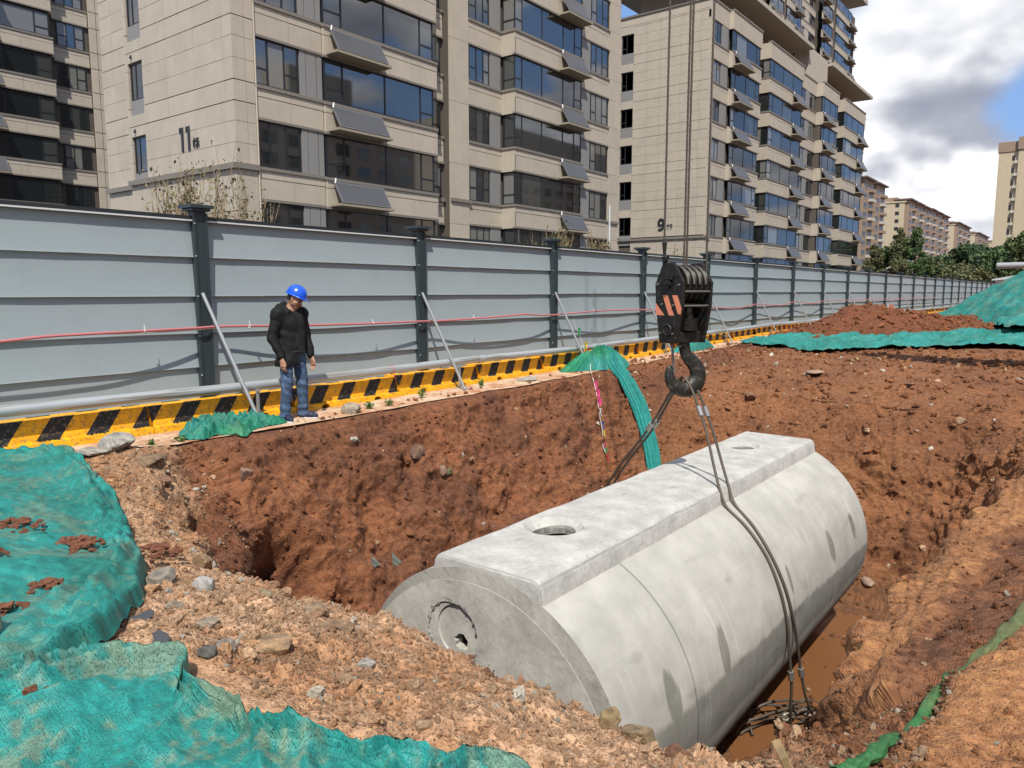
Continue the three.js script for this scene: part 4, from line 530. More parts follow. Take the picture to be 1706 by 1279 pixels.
  stone('rock', 'rock', 'greyish rock in the gravel patch beside the lower teal net', 1.6, 2.86, [0.06, 0.045, 0.05], [0.2, 0.2, 0.18], 24, 0.4, 0.5);
  stone('rock', 'rock', 'pale stone in the gravel beside the dark rock', 1.72, 2.92, [0.06, 0.04, 0.045], [0.46, 0.40, 0.32], 25, 0.4, 1.5);
  stone('rock', 'rock', 'grey flat stone against the hem of the large teal net', 2.02, 4.08, [0.15, 0.05, 0.08], Gy, 26, 0.35, 0.8);
  stone('rock', 'rock', 'knobbly pale stone just right of the large teal net hem', 1.86, 3.62, [0.075, 0.055, 0.05], [0.46, 0.38, 0.29], 27, 0.4, 2.4);
  stone('rock', 'rock', 'pale broken rock on the rubble below the white rounded rock', 1.82, 3.28, [0.085, 0.04, 0.06], [0.48, 0.40, 0.30], 28, 0.4, 0.4);
  stone('rock', 'rock', 'pinkish white stone in the pit bottom corner at the far end', 12.6, 2.55, [0.14, 0.12, 0.1], [0.5, 0.36, 0.28], 29, 0.3, 0.4);
  stone('rock', 'rock', 'small pale rock on the far ground behind the crane hook', 15.6, 6.7, [0.14, 0.09, 0.1], [0.5, 0.38, 0.28], 30, 0.4, 0.4);
  stone('rock', 'rock', 'brown double rock on the far ground right of the crane hook', 14.9, 5.4, [0.2, 0.12, 0.14], [0.32, 0.17, 0.10], 31, 0.4, 0.9);
  for (const [u, v, sc, lb] of [[5.75, 6.55, 0.5, 'small grey-green plastic scrap stuck in the lower red wall'], [6.15, 6.62, 0.6, 'thin pale scrap hanging out of the red wall above the tank end']]) { const m = solo('plastic_scrap', gridGeo(3, 4, (a, b) => [(a - 0.5) * 0.14 * sc, (b - 0.5) * 0.3 * sc, 0.03 * Math.sin(a * 5 + b * 4)]), new THREE.MeshStandardMaterial({ color: lin(0.22, 0.27, 0.24), roughness: 0.6, side: THREE.DoubleSide }), lb, 'scrap'); m.position.set(u, groundY(u, v) + 0.06, -v + 0.06); m.rotation.set(-0.3, 0.2, 0.4); }
  // cut block and slate scraps
  const blk = solo('stone_block', new RoundedBoxGeometry(0.16, 0.1, 0.13, 2, 0.008), std(lin(0.52, 0.45, 0.36), 0.9, { map: stoneMap, bumpMap: soilBump, bumpScale: 0.006 }), 'pale cut stone block resting on the foreground nets at the left edge', 'block'); blk.position.set(0.93, groundY(0.93, 3.42) + 0.125, -3.42); blk.rotation.set(0.08, 0.5, 0.06);
  for (const [u, v, a, lb] of [[1.62, 3.46, 0.4, 'dark slate scrap beside the upper net hem'], [1.52, 3.1, 1.1, 'dark grey slate scrap where the two nets meet']]) { const s = new THREE.Shape(); s.moveTo(-0.07, -0.02); s.lineTo(-0.02, -0.032); s.lineTo(0.03, -0.028); s.lineTo(0.075, 0.008); s.lineTo(0.05, 0.03); s.lineTo(0.0, 0.024); s.lineTo(-0.05, 0.035); s.closePath(); const m = solo('slate_scrap', new THREE.ExtrudeGeometry(s, { depth: 0.008, bevelEnabled: true, bevelSize: 0.003, bevelThickness: 0.002, bevelSegments: 1 }).rotateX(-Math.PI / 2), std(lin(0.06, 0.065, 0.07), 0.7), lb, 'scrap'); m.position.set(u, groundY(u, v) + 0.014, -v); m.rotation.set(0.22, a, -0.16); }
  // tan wedge of broken wood at the lip
  { const s = new THREE.Shape(); s.moveTo(0, 0); s.lineTo(0.05, 0.005); s.lineTo(0.035, 0.17); s.lineTo(0.012, 0.2); s.lineTo(-0.004, 0.12); s.closePath(); const m = solo('wood_wedge', new THREE.ExtrudeGeometry(s, { depth: 0.03, bevelEnabled: true, bevelSize: 0.004, bevelThickness: 0.004, bevelSegments: 1 }), std(lin(0.58, 0.42, 0.22), 0.8, { map: stoneMap }), 'pale broken wood wedge sticking out of the lip by the green roll', 'wood'); m.position.set(3.0, groundY(3.0, 0.86) - 0.02, -0.86); m.rotation.set(-0.5, 0.5, 0.45); }
  // clay lumps lying on the nets
  const clay = (label, u, v, w, n, seed) => { const r = rng(seed), l = []; for (let i = 0; i < n; i++) { const a = r() * 6.283, q = Math.sqrt(r()), s = 0.012 + 0.03 * r() * (1.15 - q); l.push(lumpG(seed + i, 2, 0.7, 0.75).scale(s, s, s).translate(w[0] * q * Math.cos(a), s * 0.35 + 0.022 * (1 - q), w[1] * q * Math.sin(a))); } const m = solo('clay_lump', merge(l), std(lin(0.22, 0.085, 0.045), 0.97, { bumpMap: soilBump, bumpScale: 0.006 }), label, 'clay'); m.position.set(u, soft(u, v, 0.1) + 0.055, -v); };
  clay('brown and red clay lumps on the teal net, left of the widest red patch', 1.74, 5.28, [0.13, 0.22], 34, 3); clay('widest patch of red clay lumps on the large teal net', 1.86, 4.78, [0.16, 0.20], 46, 5); clay('tall red clay clump low on the large teal net', 1.40, 3.98, [0.09, 0.11], 22, 8); clay('red clay crumbs at the left picture edge on the large teal net', 1.12, 3.70, [0.12, 0.09], 24, 9); clay('small red clay patch above the crumbs at the left edge of the teal net', 1.36, 4.55, [0.07, 0.14], 16, 12); clay('dark red clod pile between the teal net and the upright tan rock', 2.28, 4.62, [0.14, 0.20], 40, 21); clay('small brown clay crumb on the lower teal net near its fold', 0.95, 2.85, [0.04, 0.05], 6, 31);
}

// ---------------------------------------------------------------- crane hook block hanging over the tank
{
  const BU = 7.8, BV = 3.62;
  const block = thing('crane_hook_block', 'black crane hook block with orange stripes and a heavy worn hook over the tank', 'crane hook', null, [BU, 0.54, BV]); block.rotation.y = -20.6 * Math.PI / 180; // local x: sheave axis, local +z: open front
  const wearMap = tex(256, 256, (x, y) => { const n = tfbm(x * 6, y * 6, 6, 5, 2, 0.65), s = tfbm(x * 20, y * 20, 20, 3, 5); const w = sstep(0.22, 0.45, n + 0.5 * s); const o = sstep(0.3, 0.5, tfbm(x * 9, y * 9, 9, 4, 8) + 0.3 * s); return mix3(mix3([0.17, 0.17, 0.165], [0.42, 0.40, 0.36], w * 0.7), [0.28, 0.17, 0.10], o * 0.6); }, true, 2.5, 2.5);
  const black = std(lin(0.42, 0.42, 0.42), 0.5, { map: wearMap, metalness: 0.15, bumpMap: wearMap, bumpScale: 0.002 }), orange = std(lin(0.72, 0.25, 0.14), 0.55), bolt = std(lin(0.20, 0.20, 0.19), 0.45, { metalness: 0.6 }), steelW = std(lin(0.8, 0.78, 0.7), 0.42, { metalness: 0.7, map: wearMap }), rope = std(lin(0.13, 0.12, 0.105), 0.55, { metalness: 0.3 });
  const iron = std(lin(1.0, 1.05, 0.94), 0.5, { map: wearMap, metalness: 0.35, bumpMap: wearMap, bumpScale: 0.004 });
  const Y = (y) => y - 0.54; // heights given above the street
  const outline = [[0.06, 1.97], [-0.10, 1.965], [-0.215, 1.74], [-0.20, 1.5], [-0.13, 1.10], [0.12, 1.10], [0.205, 1.5], [0.215, 1.76]]; // z, y
  const plate = (x0, x1) => { const s = new THREE.Shape(outline.map(([z, y]) => new THREE.Vector2(-z, Y(y)))); const g = new THREE.ExtrudeGeometry(s, { depth: x1 - x0 - 0.008, bevelEnabled: true, bevelSize: 0.006, bevelThickness: 0.004, bevelSegments: 1 }); return g.rotateY(Math.PI / 2).translate(x0 + 0.004, 0, 0); };
  for (const [a, b, out] of [[-0.225, -0.19, -0.229], [0.19, 0.225, 0.229]]) {
    const p = part('side_plate', plate(a, b), black, block, a < 0 ? 'black plate with slanted orange warning stripes' : undefined);
    const sgn = a < 0 ? -1 : 1;
    // slanted warning stripes as thin painted plates
    for (const z0 of [-0.245, -0.095, 0.055]) { const s = new THREE.Shape(), q = []; const y0 = 1.40, y1 = 1.62, w = 0.078, k = 0.105; const clip = (z, y) => [clamp(z, -0.198 - 0.02 * (y - 1.5), 0.198 + 0.02 * (y - 1.5)), y];
      let P4 = [[z0 + k, y0], [z0 + k + w, y0], [z0 + w, y1], [z0, y1]]; if (z0 + k + w > 0.2) P4 = [[z0, y1], [z0 + w, y1], [0.2, y1 - 0.14], [0.192, y0 + 0.015], [z0 + 0.094, y0 + 0.02]]; if (z0 < -0.2) P4 = [[-0.198, y0], [z0 + k + w, y0], [-0.198, y1 - 0.09]];
      s.setFromPoints(P4.map(([z, y]) => new THREE.Vector2(-z, Y(y)))); part('warning_stripe', new THREE.ExtrudeGeometry(s, { depth: 0.002, bevelEnabled: false }).rotateY(Math.PI / 2).translate(sgn < 0 ? -0.2272 : 0.2252, 0, 0), orange, p); }
    const bl = []; for (const [z, y, r] of [[-0.17, 1.74, 0.014], [0.16, 1.73, 0.014], [-0.1, 1.52, 0.012], [0.08, 1.51, 0.012], [-0.05, 1.82, 0.012], [0.05, 1.82, 0.012], [-0.11, 1.2, 0.012], [0.08, 1.2, 0.012]]) bl.push(new THREE.CylinderGeometry(r, r * 1.1, 0.02, 6).rotateZ(Math.PI / 2).translate(sgn * 0.234, Y(y), z)); part('bolt', merge(bl), bolt, p);
    part('pin_boss', merge([new THREE.CylinderGeometry(0.045, 0.05, 0.05, 20).rotateZ(Math.PI / 2).translate(sgn * 0.24, Y(1.74), 0), new THREE.CylinderGeometry(0.02, 0.022, 0.09, 12).rotateZ(Math.PI / 2).translate(sgn * 0.245, Y(1.74), 0), bx(-0.02, 0, 0, 0.02, 0.02, 0.16).rotateZ(Math.PI / 2).translate(sgn * 0.236, Y(1.81), 0.08)]), black, p);
    part('trunnion', merge([new THREE.TorusGeometry(0.055, 0.018, 8, 20).rotateY(Math.PI / 2).translate(sgn * 0.236, Y(1.24), 0.0), new THREE.CylinderGeometry(0.035, 0.035, 0.03, 16).rotateZ(Math.PI / 2).translate(sgn * 0.235, Y(1.24), 0)]), black, p);
  }
  // rope sheaves between the plates
  for (let k = 0; k < 4; k++) { const x = -0.13 + k * 0.087, pr = [[0.06, -0.034], [0.20, -0.034], [0.212, -0.03], [0.185, -0.008], [0.185, 0.008], [0.212, 0.03], [0.20, 0.034], [0.06, 0.034]].map(([r, y]) => new THREE.Vector2(r, y)); const s = part('sheave', new THREE.LatheGeometry(pr, 40).rotateZ(Math.PI / 2).translate(x, Y(1.74), 0), steelW, block); const w = part('rope_wrap', new THREE.TorusGeometry(0.196, 0.013, 8, 40, Math.PI).rotateY(Math.PI / 2).rotateX(0).translate(x, Y(1.74), 0), rope, s); }
  part('guard_bar', merge([new THREE.CylinderGeometry(0.012, 0.012, 0.39, 10).rotateZ(Math.PI / 2).translate(0, Y(1.66), 0.2), new THREE.CylinderGeometry(0.012, 0.012, 0.39, 10).rotateZ(Math.PI / 2).translate(0, Y(1.505), 0.18), new THREE.CylinderGeometry(0.012, 0.012, 0.39, 10).rotateZ(Math.PI / 2).translate(0, Y(1.66), -0.2)]), bolt, block);
  part('back_web', bx(-0.19, Y(1.2), -0.005, 0.19, Y(1.5), 0.02).translate(0, 0, -0.03), black, block);
  part('crosshead', merge([new RoundedBoxGeometry(0.37, 0.13, 0.2, 2, 0.02).translate(0, Y(1.16), 0)]), black, block);
  part('thrust_nut', merge([new THREE.CylinderGeometry(0.105, 0.105, 0.135, 32).translate(0.0, Y(1.30), 0.08), new THREE.CylinderGeometry(0.05, 0.06, 0.07, 20).translate(0.0, Y(1.40), 0.08), new THREE.CylinderGeometry(0.038, 0.045, 0.05, 20).translate(0.0, Y(1.455), 0.08)]), steelW, block);
  part('becket', merge([new THREE.TorusGeometry(0.045, 0.014, 8, 18).rotateY(0.9).translate(-0.205, Y(2.02), -0.09), bx(-0.02, 0, -0.02, 0.02, 0.07, 0.02).translate(-0.205, Y(1.95), -0.09), new THREE.CylinderGeometry(0.014, 0.014, 0.1, 8).rotateX(Math.PI / 2).translate(-0.205, Y(2.03), -0.09), new THREE.CylinderGeometry(0.028, 0.016, 0.13, 10).translate(-0.205, Y(2.13), -0.105)]), black, block);
  // hook: swept curve of changing thickness in a plane turned to the open side
  const hk = [[0.02, 1.12, 0.062], [0.03, 1.02, 0.066], [0.055, 0.955, 0.070], [0.115, 0.89, 0.078], [0.18, 0.81, 0.088], [0.205, 0.715, 0.098], [0.17, 0.625, 0.104], [0.075, 0.572, 0.098], [-0.03, 0.58, 0.085], [-0.115, 0.64, 0.07], [-0.152, 0.735, 0.055], [-0.15, 0.81, 0.040], [-0.142, 0.845, 0.02]];
  const cv = new THREE.CatmullRomCurve3(hk.map(([x, y]) => new THREE.Vector3(x, Y(y), 0)), false, 'centripetal'), rads = (t) => { const f = t * (hk.length - 1), i = Math.min(Math.floor(f), hk.length - 2); return lerp(hk[i][2], hk[i + 1][2], f - i); };
  const hook = gridGeo(22, 90, (s, t) => { const tt = t * 1.0, p = cv.getPoint(tt), tan = cv.getTangent(tt), n = new THREE.Vector3(-tan.y, tan.x, 0), a = s * Math.PI * 2, r = rads(tt) * (1 + 0.03 * noise(tt * 9, Math.cos(a) * 2, 3)) * (t > 0.995 ? 0.2 : 1); const ca = Math.cos(a), sa = Math.sin(a), sq = 0.72; return [p.x + n.x * ca * r, p.y + n.y * ca * r, -(sa * r * sq)]; }, (s, t) => [s * 0.4, t * 1.4]);
  const hm = part('hook', hook, iron, block); hm.rotation.y = -0.28;
  part('safety_latch', merge([bx(-0.012, 0, -0.006, 0.012, 0.32, 0.006).rotateZ(0.12).translate(-0.10, Y(0.76), 0.02), new THREE.CylinderGeometry(0.014, 0.014, 0.08, 8).rotateX(Math.PI / 2).translate(-0.045, Y(1.06), 0)]), bolt, hm);
  // hoist ropes: twisted strands rising out of the picture
  const strand = (a, b, r, turns) => { const l = []; for (let k = 0; k < 3; k++) { const pts = []; const n = Math.round(turns * 6); for (let i = 0; i <= n; i++) { const t = i / n, ph = t * turns * 6.2832 + k * 2.094; pts.push([lerp(a[0], b[0], t) + Math.cos(ph) * r * 0.55, lerp(a[1], b[1], t), lerp(a[2], b[2], t) + Math.sin(ph) * r * 0.55]); } l.push(tube(pts, r * 0.62, n * 2, 5)); } return merge(l); };
  const loc2w = (x, z) => { const c = Math.cos(block.rotation.y), s = Math.sin(block.rotation.y); return [BU + x * c + z * s, BV - (-x * s + z * c)]; };
  const RM = std(lin(0.085, 0.07, 0.055), 0.6, { metalness: 0.25 });
  const ropes = [['thin hoist rope on the left of the crane block', -0.205, -0.11, 2.1, 0.011], ['left strand of the close pair of hoist ropes over the block', -0.08, 0.07, 1.74, 0.011], ['right strand of the close pair of hoist ropes over the block', -0.03, 0.06, 1.74, 0.011], ['hoist rope on the right of the crane block', 0.2, 0.13, 1.74, 0.011]];
  for (const [lb, x, z, y, r] of ropes) { const [u, v] = loc2w(x, z); const g = strand([u, y, v], [u, 14, v], r, 60); solo('hoist_rope', g, RM, lb, 'rope'); }

  // slings: wire rope legs from the hook over the tank to the pit floor
  const SM = std(lin(0.105, 0.085, 0.066), 0.6, { metalness: 0.25 }), FM = std(lin(0.42, 0.42, 0.40), 0.4, { metalness: 0.7 });
  const shellPt = (a, u, off) => { const q = a * Math.PI / 180, R = TK.R + off; return [u, TK.y + R * Math.cos(q), TK.v - R * Math.sin(q)]; };
  const leg = (label, pts, ferr, r) => { const t = thing('wire_sling', label, 'sling'); const cvv = new THREE.CatmullRomCurve3(pts.map((p) => V3(...p)), false, 'centripetal'); part('wire', new THREE.TubeGeometry(cvv, 160, r, 8), SM, t); for (const [f, len] of ferr) { const p = cvv.getPointAt(f), q = cvv.getPointAt(Math.min(f + len, 1)); part('ferrule', bar([p.x, p.y, -p.z], [q.x, q.y, -q.z], r * 1.9, 14), FM, t); } return t; };
  const top = [7.83, 0.70, 3.60];
  const near1 = [top, [7.82, 0.62, 3.53], [7.79, 0.20, 3.33], [7.70, -0.25, 3.16], [7.64, -0.452, 3.07], shellPt(28, 7.61, 0.03), shellPt(40, 7.58, 0.02), shellPt(55, 7.55, 0.02), shellPt(70, 7.52, 0.02), shellPt(85, 7.56, 0.02), [7.62, -2.0, 2.255], [7.72, -2.45, 2.24], [7.8, -2.75, 2.26], [7.95, -3.05, 2.30]];
  const near2 = [[7.86, 0.70, 3.60], [7.9, 0.6, 3.5], [7.93, 0.2, 3.32], [7.9, -0.25, 3.15], [7.86, -0.452, 3.06], shellPt(29, 7.8, 0.03), shellPt(42, 7.72, 0.02), shellPt(55, 7.66, 0.02), shellPt(70, 7.66, 0.02), shellPt(85, 7.74, 0.02), [7.88, -2.05, 2.25], [8.02, -2.45, 2.23], [8.12, -2.75, 2.2], [8.3, -3.05, 2.16]];
  leg('wire sling leg over the near side of the tank, left of two', near1, [[0.085, 0.026], [0.81, 0.026]], 0.016);
  leg('wire sling leg over the near side of the tank, right of two', near2, [[0.092, 0.026], [0.83, 0.026]], 0.016);
  const far = (du, lb) => leg(lb, [[7.80 + du * 0.2, 0.70, 3.62], [7.84 + du * 0.4, 0.6, 3.7], [8.05 + du * 0.8, 0.02, 4.12], [8.28 + du, -0.6, 4.66], [8.44 + du, -1.1, 4.98], [8.42 + du, -1.7, 5.02], [8.3 + du, -2.6, 4.8], [8.2, -3.15, 4.4]], [[0.165, 0.024]], 0.016);
  far(-0.09, 'wire sling leg going behind the tank, left of two'); far(0.09, 'wire sling leg going behind the tank, right of two');
  // eye loops over the hook
  // coil of wire rope and its loops on the pit floor
  const coil = thing('wire_rope_coil', 'tangled wire rope loops lying on the wet pit floor below the slings', 'wire rope', null, [8.2, -3.2, 2.4]); const C0 = (g) => g.translate(-8.2, 3.2, 2.4), gy = (u, v) => groundY(u, v);
  const loops = [[[7.7, 0.03, 2.62], [7.9, 0.12, 2.74], [8.15, 0.16, 2.66], [8.4, 0.1, 2.5], [8.65, 0.06, 2.42]], [[7.85, 0.04, 2.88], [7.8, 0.2, 2.74], [7.95, 0.3, 2.58], [8.2, 0.28, 2.44], [8.42, 0.2, 2.3]], [[8.6, 0.04, 2.5], [8.78, 0.05, 2.36], [8.7, 0.08, 2.2], [8.5, 0.12, 2.24], [8.4, 0.06, 2.4], [8.6, 0.04, 2.5]], [[7.62, 0.02, 2.78], [7.66, 0.16, 2.72], [7.8, 0.2, 2.6], [8.05, 0.2, 2.48], [8.35, 0.16, 2.36], [8.55, 0.10, 2.26]], [[7.64, 0.03, 2.74], [7.74, 0.05, 2.7], [8.0, 0.05, 2.6], [8.3, 0.04, 2.5], [8.5, 0.06, 2.42], [8.38, 0.1, 2.36], [8.1, 0.09, 2.44]], [[7.95, 0.15, 2.3], [8.0, 0.03, 2.36], [8.2, 0.04, 2.4], [8.45, 0.12, 2.3], [8.4, 0.2, 2.2], [8.3, 0.25, 2.17]], [[7.6, 0.0, 2.85], [7.63, 0.1, 2.8], [7.72, 0.17, 2.66], [7.95, 0.13, 2.56], [8.2, 0.10, 2.42], [8.6, 0.05, 2.3], [8.72, 0.05, 2.2]]];
  loops.forEach((l, i) => { const g = tube(l.map(([u, y, v]) => [u, gy(u, v) + y, v]), 0.015, 60, 7); part('loop', C0(g), SM, coil); });
  for (let k = 0; k < 3; k++) { const o = [[7.95, 2.3], [8.3, 2.16], [7.97, 2.32]][k], e = [[8.12, 2.42], [8.5, 2.2], [8.25, 2.3]][k]; part('eye', C0(tube([[o[0], -3.0, o[1]], [o[0] + 0.02, -3.1, o[1] + 0.02], [e[0], gy(...e) + 0.03, e[1]], [e[0] + 0.1, gy(...e) + 0.05, e[1] - 0.06], [e[0] + 0.02, -3.08, e[1] - 0.1], [o[0] + 0.02, -2.98, o[1] - 0.02]], 0.010, 50, 6)), SM, coil); }
  { const tm = std(lin(0.5, 0.48, 0.42), 0.5, { metalness: 0.4 }); part('thimble', C0(new THREE.TorusGeometry(0.05, 0.012, 8, 20).rotateX(1.2).translate(8.5, gy(8.5, 2.25) + 0.05, -2.25)), tm, coil); part('thimble', C0(new THREE.TorusGeometry(0.05, 0.012, 8, 20).rotateX(1.0).rotateY(0.7).translate(8.15, gy(8.15, 2.4) + 0.12, -2.4)), tm, coil); }
  // shallow puddle on the floor
  const pud = new THREE.CircleGeometry(1, 48).rotateX(-Math.PI / 2), pp = pud.attributes.position; for (let i = 0; i < pp.count; i++) { const x = pp.getX(i), z = pp.getZ(i), k = 1 + 0.25 * fbm(x * 1.5, z * 1.5, 3, 3); pp.setXYZ(i, 9.6 + x * 2.3 * k, -3.192, -2.55 + z * 0.42 * k); }
  solo('puddle', pud, new THREE.MeshPhysicalMaterial({ color: lin(0.18, 0.078, 0.031), roughness: 0.42, specularIntensity: 0.7 }), 'thin muddy puddle on the pit floor', null, null, 'structure');
  // string of pennants hanging into the pit
  const bt = thing('pennant_string', 'string of coloured pennants hanging down the pit wall beside the teal strip', 'bunting', null, [12.6, -0.2, 7.7]); const T0 = (g) => g.translate(-12.6, 0.2, 7.7);
  const bp = [[13.3, 0.2, 8.2], [12.95, 0.06, 8.0], [12.7, -0.15, 7.78], [12.45, -0.4, 7.56], [12.2, -0.72, 7.32], [11.95, -0.98, 7.1], [11.6, -1.2, 6.88], [11.42, -1.38, 6.72]].map(([u, y, v]) => [u, Math.max(y, groundY(u, v)) + 0.05, v]), bc = new THREE.CatmullRomCurve3(bp.map((p) => V3(...p)));
  part('cord', T0(new THREE.TubeGeometry(bc, 60, 0.008, 5)), std(lin(0.6, 0.55, 0.5), 0.8), bt);
  const cols = { pink: [0.75, 0.07, 0.22], red: [0.7, 0.04, 0.06], blue: [0.03, 0.09, 0.35], yellow: [0.7, 0.5, 0.02], green: [0.05, 0.35, 0.12], white: [0.7, 0.68, 0.62] }, fr = rng(3);
  const flag = (p, c, s, par, off) => { const w = gridGeo(4, 5, (a, b) => [p.x + (a - 0.5) * s * (1 - 0.75 * b) + 0.03 * noise(b * 3 + s * 50, a, 2), p.y - b * s * 1.3, -p.z + 0.04 * Math.sin(a * 4 + s * 90) * b - 0.05]); const q = part('pennant', off(w), new THREE.MeshStandardMaterial({ color: lin(...cols[c]), roughness: 0.6, side: THREE.DoubleSide }), par, `${c} pennant`); return q; };
  [['pink', 0.30], ['pink', 0.40], ['pink', 0.48], ['white', 0.55], ['blue', 0.66], ['yellow', 0.74], ['yellow', 0.82], ['pink', 0.88], ['green', 0.94], ['green', 0.97], ['red', 1.0]].forEach(([c, t]) => flag(bc.getPointAt(t), c, c === 'pink' && t < 0.5 ? 0.15 : 0.11, bt, T0));
  const b2 = thing('pennant_string', 'short cord with a green and a yellow pennant tied to the fence brace', 'bunting', null, [13.3, 0.8, 8.55]); const T2 = (g) => g.translate(-13.3, -0.8, 8.55);
  part('cord', T2(tube([[13.2, 1.1, 8.6], [13.32, 0.75, 8.5], [13.35, 0.45, 8.4]], 0.005, 20, 5)), std(lin(0.6, 0.55, 0.5), 0.8), b2); flag(new THREE.Vector3(13.25, 0.92, -8.52), 'green', 0.13, b2, T2); flag(new THREE.Vector3(13.36, 0.62, -8.42), 'yellow', 0.13, b2, T2);
}

// ---------------------------------------------------------------- apartment buildings beyond the fence
const cladMap = tex(256, 256, (x, y) => { const n = tfbm(x * 4, y * 4, 4, 5, 2, 0.6), s = tnoise(x * 40, y * 40, 40, 5), st = tnoise(x * 22, y * 2, 22, 7); const v = 0.93 + 0.03 * n + 0.015 * s + 0.02 * st; return [v, v * 0.995, v * 0.985]; }, true, 0.35, 0.35);
const clads = [[0.530, 0.475, 0.395], [0.512, 0.459, 0.382], [0.546, 0.487, 0.404], [0.521, 0.470, 0.392]].map((c) => std(lin(...c), 0.72, { map: cladMap })); // beige stone-look panels of four batches
const coreMat = std(lin(0.10, 0.085, 0.07), 0.9), trimMat = std(lin(0.20, 0.18, 0.155), 0.7), infill = std(lin(0.23, 0.228, 0.222), 0.6), frameMat = std(lin(0.018, 0.022, 0.026), 0.4), soffit = std(lin(0.30, 0.26, 0.2), 0.8), canopyMat = std(lin(0.40, 0.37, 0.31), 0.8);
const glass = [[0.010, 0.014, 0.016], [0.018, 0.022, 0.022], [0.05, 0.055, 0.052]].map((c, i) => new THREE.MeshPhysicalMaterial({ color: lin(...c), roughness: 0.03, ior: 2.5, specularIntensity: 1 }));
const glass9 = [[0.014, 0.017, 0.017], [0.024, 0.028, 0.026], [0.05, 0.055, 0.05]].map((c) => new THREE.MeshPhysicalMaterial({ color: lin(...c), roughness: 0.05, ior: 1.62 }));
const curtain = new THREE.MeshPhysicalMaterial({ color: lin(0.17, 0.17, 0.16), roughness: 0.05, ior: 1.7 });
const solarMat = new THREE.MeshPhysicalMaterial({ color: lin(0.075, 0.078, 0.086), roughness: 0.4, ior: 1.5 }), alu = std(lin(0.13, 0.135, 0.14), 0.55);
const RB = rng(2024);
